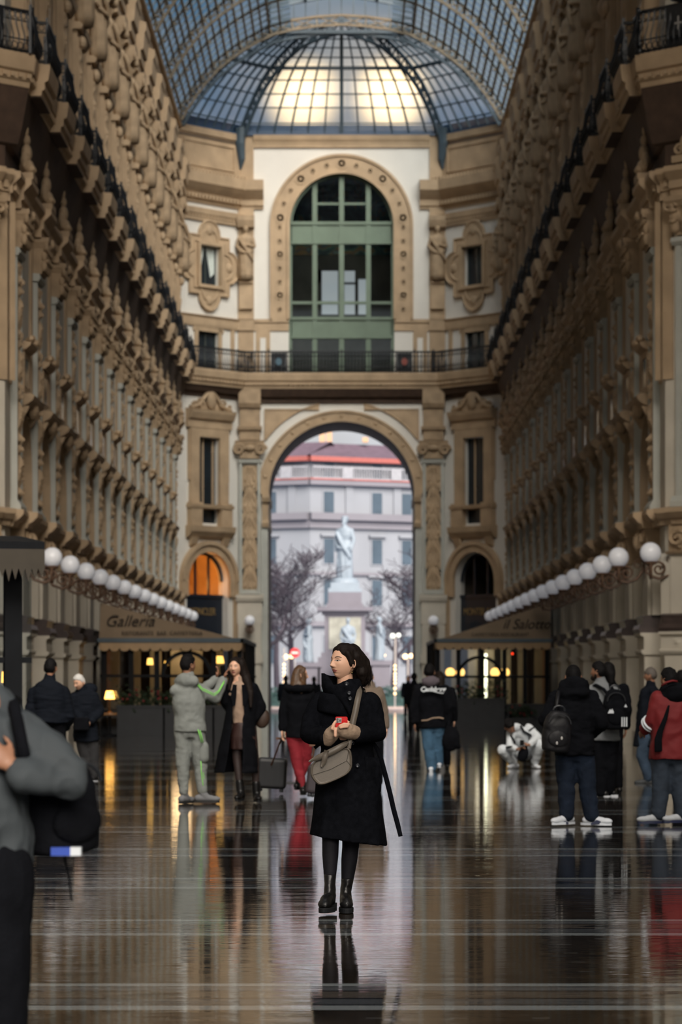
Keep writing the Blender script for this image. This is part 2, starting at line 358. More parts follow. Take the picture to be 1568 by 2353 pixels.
# ---- mouldings that run the whole wall, with a ressaut at each pilaster
def run(mb, prof, y0, y1, bumps=(), bw=.85, bx_=.16, mi=0):
    mb.mold(prof, y0, y1, mi)
    for b in bumps: mb.mold([(x+bx_ if x > 0.01 else x, z) for x, z in prof], b-bw, b+bw, mi)
def ents(mb, y0, y1, bumps, low=True, mid=True, top=True):
    if low:
        run(mb, [(0, 4.98), (.18, 4.98), (.22, 5.08), (.30, 5.12), (.42, 5.24), (.42, 5.34), (0, 5.40)], y0, y1, bumps, .62, .20)
    if mid:
        run(mb, [(0, 12.25), (.12, 12.25), (.12, 12.42), (.18, 12.45), (.18, 12.62), (.26, 12.70), (.36, 12.80), (.36, 12.92), (0, 12.97)], y0, y1, bumps, .75, .14)
        y = y0+.15
        while y < y1-.1: mb.box(.18, .25, y, y+.11, 12.52, 12.68); y += .27
    if top:
        run(mb, [(0, 22.6), (.14, 22.62), (.14, 22.95), (.24, 23.0), (.24, 23.3), (.34, 23.35), (.38, 23.9), (.44, 24.0), (.44, 24.25), (0, 24.5)], y0, y1, bumps, 1.0, .28)
        y = y0+.2
        while y < y1-.1: mb.box(.24, .42, y, y+.14, 23.05, 23.28, 1); y += .36
        mb.box(0, .14, y0, y1, 24.4, 26.3); mb.box(0, .30, y0, y1, 26.1, 26.3)
def balc(mb, y0, y1, bumps, cove=False):
    pr = [(0, 14.75), (.50, 14.75), (.52, 14.86), (.58, 14.90), (.58, 15.05), (.66, 15.10), (.70, 15.36), (.70, 15.46), (0, 15.46)]
    mb.mold(pr, y0, y1)
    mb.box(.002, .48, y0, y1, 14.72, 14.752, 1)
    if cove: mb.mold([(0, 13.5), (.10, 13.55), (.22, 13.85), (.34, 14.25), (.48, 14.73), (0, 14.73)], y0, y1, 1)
    for b in bumps:
        mb.mold([(x+.24 if x > .01 else x, z) for x, z in pr], b-1.0, b+1.0)
        mb.box(.01, .74, b-.97, b+.97, 14.72, 14.753, 1)
    y = y0+.1
    while y < y1-.1: mb.box(.55, .64, y, y+.10, 14.93, 15.03); y += .22
TR = 0
def trimobj(mb, fr, mats, label, cat):
    global TR
    TR += 1
    return struct(put(mb.build('trim_%d' % TR, mats), fr), label, cat)
for sd in ('left', 'right'):
    a, b = sorted((yl(sd, Y0), yl(sd, Y1))); bp = [yl(sd, p) for p in PK]
    m = MB(); ents(m, a, b, bp, mid=False, top=False); trimobj(m, sd, TAN, 'low stone ledge over the lamp brackets on the wall '+SIDE[sd], 'ledge')
    m = MB(); ents(m, a, b, bp, low=False, top=False); trimobj(m, sd, TAN, 'stone entablature under the dark soffit on the wall '+SIDE[sd], 'entablature')
    m = MB(); ents(m, a, b, bp, low=False, mid=False); trimobj(m, sd, [TAN, BROWN], 'stepped top cornice just below the glass roof on the wall '+SIDE[sd], 'cornice')
# ---- railing piece following a plan path (x out, y along)
def rail_piece(mb, path, z0=15.46, h=.95, step=.17, belly=.13, scroll=True):
    path = [Vector((p[0], p[1], 0)) for p in path]
    for i in range(len(path)-1):
        a, b = path[i], path[i+1]; d = (b-a); Ln = d.length; d.normalize(); nrm = Vector((d.y, -d.x, 0))
        if nrm.x < 0: nrm = -nrm
        mb.bar(a+Vector((0, 0, z0+h)), b+Vector((0, 0, z0+h)), .07, .06); mb.bar(a+Vector((0, 0, z0+.06)), b+Vector((0, 0, z0+.06)), .04, .05)
        mb.bar(a+Vector((0, 0, z0+h-.22)), b+Vector((0, 0, z0+h-.22)), .03, .03); mb.bar(a+Vector((0, 0, z0+.28))+nrm*belly, b+Vector((0, 0, z0+.28))+nrm*belly, .03, .03)
        n = max(1, int(Ln/step))
        for k in range(n+1):
            p = a+d*(Ln*k/n)
            mb.tube([p+Vector((0, 0, z0)), p+nrm*belly+Vector((0, 0, z0+.2)), p+nrm*belly*1.1+Vector((0, 0, z0+.36)), p+nrm*belly*.35+Vector((0, 0, z0+.62)), p+Vector((0, 0, z0+h))], .022, 4)
            if scroll and k < n:
                q = p+d*(Ln/n/2)
                for zz, rr, off in ((h-.11, .075, 0), (.15, .08, belly*.7)):
                    c = q+nrm*off+Vector((0, 0, z0+zz)); mb.tube([c+d*rr*math.cos(t)+Vector((0, 0, rr*math.sin(t))) for t in [k2*PI/3 for k2 in range(6)]], .014, 3, closed=True)
        mb.box(a.x-.03, a.x+.03, a.y-.03, a.y+.03, z0, z0+h+.12)
def crest(mb, x, y, z):           # painted oval shield on the railing
    mb.tube([(x, y+.16*math.cos(t), z+.24*math.sin(t)) for t in [k*PI/6 for k in range(12)]], .03, 5, closed=True)
CREST = mat('faded_red_enamel', (.22, .045, .03), .5)
CRESTB = mat('faded_blue_enamel', (.06, .12, .16), .5)
# long balconies: one thing each, slab + one railing panel a bay
rp = MB(); rail_piece(rp, [(.62, -S0/2), (.62, -1.0), (.86, -.9), (.86, .9), (.62, 1.0), (.62, S0/2)], step=.2)
RAILM = rp.mesh('railing', IRON)
for sd in ('left', 'right'):
    root = put(empty('balcony', 'long stepped stone balcony with black iron railing on the wall '+SIDE[sd], 'balcony'), sd)
    a, b = sorted((yl(sd, Y0), yl(sd, Y1))); m = MB(); balc(m, a, b, [yl(sd, p) for p in PK], True); m.build('slab', [TAN, BROWN], root)
    for p in PK[:-1]+[PK[14]-.2]:
        o = bpy.data.objects.new('railing', RAILM); C.objects.link(o); o.parent = root; o.location = (0, yl(sd, p), 0)
        if p == PK[14]-.2: o.scale = (1, .84, 1)
m = MB(); m.box(-13.8, 13.8, -8.6, -8, 17, 31.5); m.box(-13.8, -9, -8.6, -8, 0, 17); m.box(9, 13.8, -8.6, -8, 0, 17)  # unseen wall added behind the camera to cut the sky light from there
struct(m.build('wall_sky_block_rear', CREAM), 'unseen wall added behind the camera, its wide opening limiting the sky light', 'wall')
for sd, s in (('left', -1), ('right', 1)):  # unseen side walls added to stop sky light flooding the near floor
    struct(MB().box(*sorted((s*13.2, s*13.8)), -8, Y0-5, 0, 31.5).build('wall_sky_block_side_'+sd, CREAM), 'unseen plain side wall added to shut out sky light, '+SIDE[sd], 'wall')
# ---- pilasters
def scroll_pts(c, r, turns, n, ax=(0, 1, 0), az=(0, 0, 1), a0=0, sg=1):
    c = Vector(c); ax = Vector(ax); az = Vector(az)
    return [c+(ax*math.cos(a0+sg*turns*2*PI*t)+az*math.sin(a0+sg*turns*2*PI*t))*r*(1-.82*t) for t in [k/n for k in range(n+1)]]
def carved(mb, x, y0, y1, z0, z1, amp=.05, st=.035, seed=0, mi=0):   # raised candelabra foliage, symmetric about its middle
    ny = max(6, int((y1-y0)/st)); nz_ = int((z1-z0)/st); v = []; f = []; yc = (y0+y1)/2; hw = (y1-y0)/2
    for j in range(nz_+1):
        z = z0+(z1-z0)*j/nz_; t = (z-z0)
        for i in range(ny+1):
            y = y0+(y1-y0)*i/ny; u = abs(y-yc)/hw
            per = t*5.2; c = .42+.30*math.sin(per)
            h = math.exp(-((u-c)/.13)**2)*(.6+.4*math.sin(per*3+u*9))+math.exp(-(u/.16)**2)*(.55+.45*math.sin(per*2+1))
            h += .35*max(0, math.sin(per*1.7+u*12))*math.exp(-((u-.5)/.3)**2)
            e = min(1, (1-u)*6)*min(1, j*.5, (nz_-j)*.5)
            v.append((x+amp*h*max(0, e), y, z))
    w = ny+1
    for j in range(nz_):
        for i in range(ny): f.append((j*w+i, j*w+i+1, (j+1)*w+i+1, (j+1)*w+i))
    mb.add(v, f, mi)
def frame_rect(mb, x0, x1, y0, y1, z0, z1, w, mi=0):
    mb.box(x0, x1, y0, y0+w, z0, z1, mi); mb.box(x0, x1, y1-w, y1, z0, z1, mi); mb.box(x0, x1, y0+w, y1-w, z0, z0+w, mi); mb.box(x0, x1, y0+w, y1-w, z1-w, z1, mi)
def capital(mb, hw, x, z0, z1, mi=0):     # leafy capital with corner volutes
    H = z1-z0
    mb.loft([[Vector((0, -w, z)), Vector((d, -w, z)), Vector((d, w, z)), Vector((0, w, z))] for w, d, z in
             ((hw*.92, x*.9, z0), (hw*.95, x, z0+H*.3), (hw*1.02, x*1.15, z0+H*.7), (hw*1.18, x*1.6, z0+H*.88), (hw*1.18, x*1.6, z1))], mi)
    for row, (zz, n, sc) in enumerate(((.22, 5, 1), (.5, 4, 1.05))):
        for k in range(n):
            y = (k-(n-1)/2)/(n-1)*2*hw*.85
            mb.ell((x*1.08, y, z0+H*zz), (.09, hw/n*.95, H*.17*sc), nu=8, nv=6, mi=mi); mb.ell((x*1.08+.09, y, z0+H*(zz+.13)), (.06, hw/n*.8, H*.06), nu=6, nv=5, mi=mi)
    for s in (-1, 1):
        mb.tube(scroll_pts((x*1.35, s*hw*1.0, z0+H*.74), H*.17, 1.4, 14), .05, 5, mi)
        mb.ell((x*1.4, s*hw*.35, z0+H*.78), (.07, .1, .09), nu=6, nv=5, mi=mi)
    mb.ell((x*1.65, 0, z0+H*.9), (.08, .14, .12), nu=8, nv=6, mi=mi)
PIL_GROUP = 'tall panelled pilasters along the gallery walls'
pil = empty('pilaster', 'x', 'pilaster')
m = MB(); m.box(0, .36, -.66, .66, 0, 2.1); m.mold([(0, 2.1), (.40, 2.1), (.44, 2.16), (.44, 2.2), (.38, 2.22), (.38, 2.5), (.46, 2.54), (.46, 2.6), (0, 2.6)], -.74, .74)
m.box(0, .5, -.78, .78, 0, .35); carved(m, .385, -.6, .6, 2.24, 2.48, .03, .05); m.build('pedestal', CREAM, pil)
m = MB(); m.mold([(0, 2.6), (.46, 2.6), (.50, 2.68), (.46, 2.78), (.38, 2.80), (.40, 2.90), (.42, 2.96), (.34, 3.0), (0, 3.0)], -.72, .72); m.build('base', DKST, pil)
m = MB(); m.box(0, .28, -.58, .58, 3.0, 4.35); m.box(0, .20, -.85, .85, 3.0, 4.35); m.build('lower_shaft', CREAM, pil)
m = MB(); m.box(0, .32, -.60, .60, 4.35, 4.98); carved(m, .33, -.55, .55, 4.38, 4.95, .09, .04)
for s in (-1, 1): m.tube(scroll_pts((.42, s*.34, 4.66), .2, 1.5, 16), .05, 5)
m.ell((.42, 0, 4.7), (.14, .13, .22), nu=8, nv=6); m.mold([(0, 4.32), (.36, 4.32), (.40, 4.38), (0, 4.42)], -.64, .64); m.build('impost', TAN2, pil)
m = MB(); frame_rect(m, 0, .15, -.55, .55, 5.4, 11.35, .12); m.box(0, .09, -.43, .43, 5.5, 11.25)
m.mold([(0, 11.2), (.17, 11.2), (.23, 11.28), (.20, 11.38), (0, 11.4)], -.62, .62); m.mold([(0, 5.38), (.24, 5.38), (.24, 5.5), (.17, 5.62), (0, 5.62)], -.62, .62); m.build('shaft', GREYS, pil)
m = MB()
for s in (-1, 1): m.box(0, .05, s*.80-.11, s*.80+.11, 8.25, 12.25); m.box(0, .03, s*1.04-.06, s*1.04+.06, 8.25, 12.25)
m.build('flanking_strips', TAN, pil)
m = MB(); carved(m, .095, -.40, .40, 5.7, 11.15, .12, .045); m.build('carved_panel', TAN2, pil)
m = MB(); capital(m, .55, .27, 11.4, 12.25); m.build('capital', TAN2, pil)
m = MB()                          # crouching figure ornament and console under the balcony
m.box(0, .50, -.42, .42, 12.97, 13.12)
for q in ((.30, 0, 13.30, .18, .30, .20), (.30, 0, 13.62, .13, .20, .22), (.30, 0, 13.92, .09, .11, .14), (.28, -.24, 13.42, .10, .12, .20), (.28, .24, 13.42, .10, .12, .20), (.38, -.12, 13.25, .14, .10, .10), (.38, .12, 13.25, .14, .10, .10), (.28, 0, 14.14, .07, .07, .16)):
    m.ell(q[:3], q[3:], nu=10, nv=7)
for s in (-1, 1): m.tube(scroll_pts((.30, s*.36, 13.28), .15, 1.3, 12), .04, 5)
m.build('attic_ornament', TAN2, pil)
# ---- caryatid bays above the balcony
def statue(mb, h=2.5, z=0, x=0, y=0, arm=1, robe=True, hd=True):     # draped standing figure facing local +x
    k = h/2.5; Q = lambda a, b, c: Vector((x+a*k, y+b*k, z+c*k))
    rings = []
    for zz, w, d, ox in ((0, .33, .28, 0), (.25, .34, .29, .02), (.7, .33, .27, .04), (1.1, .31, .25, .03), (1.35, .30, .24, 0), (1.55, .23, .19, 0), (1.75, .29, .21, .02), (1.95, .33, .20, 0), (2.06, .22, .15, 0), (2.12, .09, .09, 0)):
        r = []
        for i in range(28):
            a = 2*PI*i/28; fold = 1+(.10*math.sin(a*9+zz*2)+.05*math.sin(a*14+1+zz*4) if zz < 1.5 else 0)
            r.append(Q(ox+d*math.cos(a)*fold, w*math.sin(a)*fold, zz))
        rings.append(r)
    mb.loft(rings)
    mb.cap(Q(0, 0, 2.05), Q(.02, 0, 2.2), .08*k, .075*k); mb.ell(Q(.03, 0, 2.34), (.13*k, .11*k, .165*k), nu=14, nv=10); mb.ell(Q(-.03, 0, 2.40), (.14*k, .135*k, .14*k), nu=12, nv=8)
    mb.cap(Q(.15, 0, 2.33), Q(.165, 0, 2.30), .02*k, .022*k, 6)
    for s in (-1, 1):
        if arm == 1: pts = [Q(0, s*.30, 1.93), Q(.02, s*.40, 1.55), Q(.26, s*.10, 1.42+.16*s)]
        elif arm == 2: pts = [Q(0, s*.30, 1.93), Q(-.02, s*.46, 2.05), Q(.0, s*.30, 2.40)] if s > 0 else [Q(0, -.30, 1.93), Q(.02, -.42, 1.55), Q(.15, -.22, 1.2)]
        else: pts = [Q(0, s*.30, 1.93), Q(.0, s*.40, 1.55), Q(.14, s*.36, 1.15)]
        mb.chain(pts, [.10*k, .08*k, .055*k], 10); mb.ell(pts[-1], (.06*k,)*3, nu=8, nv=6)
    mb.tube([Q(.2, -.30, 1.9), Q(.30, -.05, 1.5), Q(.30, .22, 1.1), Q(.18, .35, .8)], [.05*k, .07*k, .07*k, .04*k], 8)
    mb.tube([Q(.1, .33, 1.35), Q(.3, .1, 1.2), Q(.3, -.15, 1.25), Q(.1, -.34, 1.4)], .055*k, 8)
cary = empty('caryatid', 'x', 'caryatid')
m = MB(); m.box(0, .30, -.42, .42, 15.46, 19.3); frame_rect(m, .30, .34, -.36, .36, 16.0, 19.1, .07); m.mold([(0, 19.3), (.42, 19.3), (.46, 19.42), (.36, 19.5), (0, 19.5)], -.5, .5)
carved(m, .30, -.26, .26, 16.2, 18.9, .09, .05); m.ell((.38, 0, 19.0), (.14, .2, .2), nu=8, nv=6); m.box(0, .22, -.42, .42, 19.5, 22.6)
m.mold([(0, 15.46), (.42, 15.46), (.42, 15.9), (.34, 16.0), (0, 16.0)], -.5, .5)
m.build('pedestal', TAN, cary)
m = MB(); statue(m, 2.6, 19.45, .40, 0, 1); m.build('figure', TAN2, cary, smooth=True)
m = MB(); m.mold([(0, 22.0), (.45, 22.02), (.58, 22.2), (.62, 22.35), (.62, 22.62), (0, 22.62)], -.5, .5)
for s in (-1, 1): m.tube(scroll_pts((.6, s*.38, 22.25), .19, 1.4, 14), .055, 5)
m.ell((.58, 0, 22.1), (.14, .2, .14), nu=8, nv=6); m.build('console', TAN2, cary)
# windows of the long walls: arched mezzanine window with hood, small window over it, upper window
WN = 0
arch = empty('arched_window', 'x', 'window')
m = MB(); m.ring(0, 6.35, 1.50, 1.56, -.49, .03, 24); m.box(-.49, .03, -1.56, -1.50, 5.4, 6.35); m.box(-.49, .03, 1.50, 1.56, 5.4, 6.35)
for k in range(26):
    t = k/25*2.9; q = (1.5, 5.45+t) if t < .9 else (1.5*math.cos((t-.9)/1.5), 6.35+1.5*math.sin((t-.9)/1.5))
    for s in (-1, 1): m.ell((-.22, s*q[0], q[1]), (.10, .03, .05), nu=6, nv=4)
m.build('surround', TAN, arch)
m = MB(); m.mold([(0, 7.90), (.14, 7.93), (.24, 7.98), (.34, 8.06), (.38, 8.16), (.30, 8.2), (0, 8.24)], -1.2, 1.2)
for s in (-1, 1): m.mold([(0, 7.55), (.08, 7.6), (.2, 7.8), (.26, 7.92), (0, 7.92)], s*1.05-.10, s*1.05+.10)
m.ell((.2, 0, 7.92), (.16, .22, .22), nu=10, nv=7); m.ell((.2, -.5, 8.2), (.1, .3, .10), nu=8, nv=6); m.ell((.2, .5, 8.2), (.1, .3, .10), nu=8, nv=6)
m.build('hood', TAN2, arch)
m = MB(); m.box(-.46, -.42, -.04, .04, 5.4, 7.8); m.box(-.46, -.42, -1.5, 1.5, 6.31, 6.39); m.build('window_frame', DARKW, arch)
m = MB(); m.box(-.495, -.47, -1.54, 1.54, 5.36, 7.88); m.build('pane', DGLASS, arch)
smallw = empty('small_window', 'x', 'window')
m = MB(); frame_rect(m, 0, .08, -.62, .62, 8.3, 9.3, .17); m.mold([(0, 9.28), (.12, 9.3), (.22, 9.38), (.26, 9.46), (0, 9.5)], -.72, .72); m.ell((.12, 0, 9.54), (.09, .34, .12), nu=8, nv=6); m.ell((.24, .5, 9.56), (.1, .16, .09), nu=6, nv=5); m.ell((.24, -.5, 9.56), (.1, .16, .09), nu=6, nv=5); m.build('surround', TAN, smallw)
m = MB(); m.box(.0, .065, -.46, .46, 8.44, 9.21); m.build('pane', DGLASS, smallw)
uppw = empty('upper_window', 'x', 'window')
m = MB(); frame_rect(m, 0, .14, -.95, .95, 15.46, 19.4, .32); m.mold([(0, 19.4), (.2, 19.42), (.34, 19.6), (.38, 19.75), (0, 19.8)], -1.1, 1.1)
frame_rect(m, 0, .08, -.8, .8, 20.2, 22.2, .22); m.ell((.12, 0, 19.9), (.14, .5, .3), nu=10, nv=6)
for s in (-1, 1): m.box(0, .10, s*1.3-.09, s*1.3+.09, 15.5, 22.5); m.box(0, .18, s*1.52-.06, s*1.52+.06, 15.5, 22.5)
m.build('surround', TAN, uppw)
m = MB(); m.box(.01, .115, -.64, .64, 15.6, 19.1); m.box(.01, .06, -.6, .6, 20.4, 22.0); m.build('pane', DGLASS, uppw)
m = MB()
for y in (-.33, 0, .33): m.box(.10, .135, y-.02, y+.02, 15.6, 19.1)
m.box(.10, .135, -.64, .64, 17.6, 17.66); m.build('window_frame', WHITE, uppw)
for sd in ('left', 'right'):
    for k, p in enumerate(PK):
        o_ = words_ordinal(k)
        for pr, nm, lb in ((pil, 'pilaster', 'tall grey pilaster with carved panel, %s from the camera end, %s'), (cary, 'caryatid', 'draped stone caryatid on pedestal, %s from the camera end, %s')):
            c = copy_tree(pr, at(sd, yl(sd, p)), FR[sd][1], lb % (o_, SIDE[sd]), None); c['group'] = nm+'s on the wall '+SIDE[sd]
        if k == 14: continue
        for pr, lb in ((arch, 'arched mezzanine window under a carved hood, %s from the camera end, %s'), (smallw, 'small square window above the arch, %s from the camera end, %s'), (uppw, 'tall upper window behind the iron railing, %s from the camera end, %s')):
            c = copy_tree(pr, at(sd, yl(sd, p+S0/2)), FR[sd][1], lb % (o_, SIDE[sd])); c.name = 'window_%d' % (WN+1); c['kind'] = 'structure'; WN += 1
def kill(o):
    for k in kids(o): kill(k)
    bpy.data.objects.remove(o)
# ---- diagonal walls of the crossing, just the corner piers the picture reaches
for sd in ('left', 'right'):
    fr = 'diag_'+sd; s = 1 if sd == 'right' else -1; q = lambda a, b: tuple(sorted((s*a, s*b)))
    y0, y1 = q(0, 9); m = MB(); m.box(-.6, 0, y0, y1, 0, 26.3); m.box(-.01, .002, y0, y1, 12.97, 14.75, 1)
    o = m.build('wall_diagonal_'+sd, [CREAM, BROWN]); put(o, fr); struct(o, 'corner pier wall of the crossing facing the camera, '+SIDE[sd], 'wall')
    bp = [s*1.1, s*4.6, s*8]
    m = MB(); ents(m, y0, y1, bp); trimobj(m, fr, [TAN, BROWN], 'cornices on the corner pier facing the camera, '+SIDE[sd], 'cornice')
    root = put(empty('balcony', 'corner balcony with black iron railing facing the camera, '+SIDE[sd], 'balcony'), fr)
    m = MB(); a_, b_ = q(-.3, 9); balc(m, a_, b_, bp[1:], True); m.build('slab', [TAN, BROWN], root)
    m = MB(); rail_piece(m, [(.62, s*-.28), (.62, s*3.4), (.86, s*3.5), (.86, s*5.6), (.62, s*5.7), (.62, s*9)], step=.16)
    m.box(.60, .66, *q(.55, 1.35), 15.5, 16.4)
    m.build('railing', IRON, root)
    m = MB(); m.T = Matrix.Translation((.70, s*.95, 15.98)); m.plate([(.17*math.cos(t), .25*math.sin(t)) for t in [k*PI/8 for k in range(16)]], -.02, .02); m.build('crest', CREST if sd == 'left' else IRON, root)
    m = MB(); m.T = Matrix.Translation((.725, s*.95, 15.98)); m.box(0, .01, -.02, .02, -.15, .15); m.box(0, .01, -.1, .1, -.02, .02); m.build('crest_cross', mat('faded_white_enamel', (.35, .33, .32)), root)
    for k, y in enumerate(bp[:2]):
        for pr, nm, lb in ((pil, 'pilaster', 'broad pilaster on the corner pier, %s from the corner, '), (cary, 'caryatid', 'caryatid on the corner pier, %s from the corner, ')):
            c = copy_tree(pr, at(fr, y), FR[fr][1], lb % words_ordinal(k)+SIDE[sd], scale=(1, 1.25, 1)); c['group'] = nm+'s on the corner pier '+SIDE[sd]
for o in (arch, smallw, uppw): kill(o)
# ---------------------------------------------------------------- the end wall: two splayed sides and the centre
def Z(py, D=133): return EYE-(py-1565)*D/F
WINW = {}
def splay(sd):
    fr = 'splay_'+sd; h = SPL/2; LB = 'end wall side bay beside the '+('black' if 0 else '')+('pale orange-lit shop arch' if sd == 'left' else 'dark shop arch')
    LB = 'beside the orange-lit arch' if sd == 'left' else 'beside the dark unlit arch'
    mb = MB(); mb.archwall(-h-.2, h, 0, 8.6, 0, 1.3, 6.0, -.6, 0)
    mb.box(-.6, 0, -h-.2, -.65, 8.6, 14.7); mb.box(-.6, 0, .65, h, 8.6, 14.7); mb.box(-.6, 0, -.65, .65, 12.45, 14.7)
    mb.box(-.6, 0, -h-.2, -.65, 14.7, 26.3); mb.box(-.6, 0, .65, h, 14.7, 26.3); mb.box(-.6, 0, -.65, .65, 17.4, 19.3); mb.box(-.6, 0, -.65, .65, 21.05, 26.3); mb.box(-.6, 0, -.65, .65, 14.7, 15.4)
    o = put(mb.build('wall_end_'+sd, WHITE), fr); struct(o, 'white plaster side bay of the end wall '+LB, 'wall')
    # mouldings
    m = MB(); y0, y1 = -h-.15, h+.05
    m.mold([(0, 22.95), (.10, 22.95), (.10, 23.05), (.2, 23.1), (.2, 23.35), (.42, 23.55), (.62, 23.75), (.66, 24.2), (0, 24.3)], y0, y1)
    y = y0
    while y < y1-.1: m.box(.18, .34, y, y+.10, 23.12, 23.3); m.box(.5, .64, y, y+.12, 24.2, 24.32); y += .22
    m.box(0, .12, y0, y1, 24.3, 26.3); frame_rect(m, .12, .18, y0+.5, y1-.5, 24.55, 25.7, .08); m.box(0, .22, y0, y1, 26.0, 26.3); m.box(.1, .16, y0, y1, 25.85, 25.9, 1)
    m.mold([(0, 22.15), (.12, 22.15), (.12, 22.4), (.2, 22.45), (.24, 22.7), (0, 22.72)], y0, y1)
    y = y0
    while y < y1-.1: m.box(.1, .2, y, y+.08, 22.3, 22.42); y += .2
    m.mold([(0, 17.42), (.1, 17.42), (.12, 17.55), (.12, 17.8), (.2, 17.9), (0, 17.95)], y0, y1)
    for a in (-1.65, -.85, .65, 1.45): m.box(0, .08, a, a+.2, 15.46, 17.45)
    m.box(0, .08, -.95, .95, 17.2, 17.42)
    trimobj(m, fr, [TAN, DKST], 'tan cornices and string courses on the end wall side bay '+LB, 'cornice')
    # balcony
    root = put(empty('balcony', 'curved balcony end section with black iron railing '+LB, 'balcony'), fr)
    m = MB(); balc(m, -h-.1, h+.25, []); m.build('slab', [TAN, BROWN], root)
    m = MB(); rail_piece(m, [(.62, -h-.05), (.62, h+.25)], step=.16, belly=.08); m.build('railing', IRON, root)
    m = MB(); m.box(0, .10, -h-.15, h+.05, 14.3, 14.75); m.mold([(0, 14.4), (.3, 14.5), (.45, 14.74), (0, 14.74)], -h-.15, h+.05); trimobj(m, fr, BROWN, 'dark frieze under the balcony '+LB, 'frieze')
    # tall framed window of the first floor
    global WN
    WN += 1
    w = put(empty('window_%d' % WN, 'tall dark first-floor window with scrolled pediment '+LB, 'window', kind='structure'), fr)
    m = MB(); m.box(0, .16, -1.2, -.65, 8.45, 12.85); m.box(0, .16, .65, 1.2, 8.45, 12.85); m.box(0, .16, -.65, .65, 12.45, 12.85); m.box(.0, .30, -1.3, -.6, 8.4, 9.5); m.box(.0, .30, .6, 1.3, 8.4, 9.5)
    m.mold([(0, 9.25), (.34, 9.25), (.38, 9.4), (0, 9.42)], -1.35, 1.35)
    m.mold([(0, 12.85), (.18, 12.85), (.18, 13.2), (.3, 13.25), (.42, 13.5), (.46, 13.65), (0, 13.7)], -1.4, 1.4)
    m.mold([(0, 7.9), (.2, 7.95), (.4, 8.2), (.44, 8.45), (0, 8.47)], -1.4, 1.4)
    for s in (-1, 1): m.mold([(0, 7.5), (.15, 7.6), (.3, 7.95), (0, 7.95)], s*1.0-.18, s*1.0+.18)
    for s in (-1, 1): m.box(0, .1, s*1.22-.06, s*1.22+.06, 10.5, 12.8)
    m.build('surround', TAN, w)
    m = MB(); m.tube([(.2, y, 13.72+.75*math.exp(-(y/.62)**2)) for y in [-1.3+.13*k for k in range(21)]], .1, 6)
    for s in (-1, 1): m.tube(scroll_pts((.24, s*.72, 13.95), .22, 1.3, 14), .055, 5); m.tube(scroll_pts((.24, s*1.15, 13.85), .12, 1.2, 10), .04, 5)
    m.ell((.25, 0, 14.1), (.14, .26, .42), nu=10, nv=8); m.ell((.22, 0, 14.55), (.1, .1, .14), nu=8, nv=6); m.box(0, .14, -.9, .9, 13.7, 14.05); m.build('pediment', TAN2, w)
    m = MB(); m.box(-.22, -.18, -.64, .64, 8.5, 12.44); m.build('pane', DGLASS, w)
    m = MB(); m.box(-.18, -.12, -.2, -.13, 9.45, 12.44); m.box(-.18, -.12, .42, .50, 9.45, 12.44); m.box(-.18, .05, -.6, .6, 9.22, 9.44); m.build('window_frame', TAN, w)
    # quatrefoil window
    WN += 1
    w = put(empty('window_%d' % WN, 'small window in a moulded quatrefoil frame '+LB, 'window', kind='structure'), fr)
    def quat(a, b, r):          # outline: box half-sizes a,b with round lobes radius r
        pts = []
        for (cy, cz, s0) in ((a, 20.18, 0), (0, 20.18+b, PI/2), (-a, 20.18, PI), (0, 20.18-b, -PI/2)):
            pts += [(cy+r*math.cos(s0+t)*.9, cz+r*math.sin(s0+t)) for t in [PI*(k/8-.5) for k in range(9)]]
            c = {0: (a, b), PI/2: (-a, b), PI: (-a, -b), -PI/2: (a, -b)}[s0]; pts.append((c[0], 20.18+c[1]))
        return pts
    m = MB()
    for (a, b, r, x1) in ((1.22, 1.30, .72, .12),):
        o1 = quat(a, b, r); o2 = [(y*.0+max(-.68, min(.68, y)), max(19.28, min(21.07, z))) for y, z in o1]; n = len(o1)
        m.add([(x1, *p) for p in o1]+[(x1, *p) for p in o2]+[(0, *p) for p in o1], [(i, (i+1) % n, n+(i+1) % n, n+i) for i in range(n)]+[(i, (i+1) % n, 2*n+(i+1) % n, 2*n+i) for i in range(n)])
    for sc in (1.0, .80): m.tube([(.13, y*sc, 20.18+(z-20.18)*sc) for y, z in quat(1.22, 1.30, .72)], .06, 6, closed=True)
    frame_rect(m, 0, .26, -.80, .80, 19.15, 21.2, .14)
    for (cy, cz) in ((1.45, 20.18), (-1.45, 20.18), (0, 21.75), (0, 18.6)): m.ell((.12, cy*.88, cz), (.10, .22, .22), nu=10, nv=6)
    m.build('surround', TAN, w)
    m = MB(); m.box(-.25, -.2, -.64, .64, 19.3, 21.06); m.build('pane', DGLASS, w)
    m = MB(); frame_rect(m, -.2, -.14, -.64, .64, 19.3, 21.06, .06); m.box(-.2, -.14, -.03, .03, 19.3, 21.06); m.build('window_frame', mat('dark_window_sash', (.05, .06, .055)), w)
    if sd == 'left':
        m = MB(); cu = mat('white_net_curtain', (.62, .68, .64), .9)
        for s, e in ((-1, .12), (1, .12)): m.plate([(s*.60, 21.0), (s*.06, 21.0), (s*.34, 19.7), (s*.60, 19.9)], -.19, -.165)
        m.build('curtain', cu, w)
    # balcony door
    WN += 1
    w = put(empty('window_%d' % WN, 'balcony door behind the railing on the end wall '+LB, 'window', kind='structure'), fr)
    m = MB(); m.box(-.25, -.2, -.64, .64, 15.4, 17.4); m.build('pane', DGLASS, w)
    m = MB(); m.box(-.2, -.14, -.04, .04, 15.4, 17.4); frame_rect(m, -.2, -.14, -.64, .64, 15.4, 17.4, .07); m.build('window_frame', mat('dark_window_sash', (.05, .06, .055)), w)
    # shop arch
    root = put(empty('shopfront', ('dark shopfront with gold lettering under the orange-lit arch' if sd == 'left' else 'dark shopfront with gold lettering under the unlit arch'), 'shopfront'), fr)
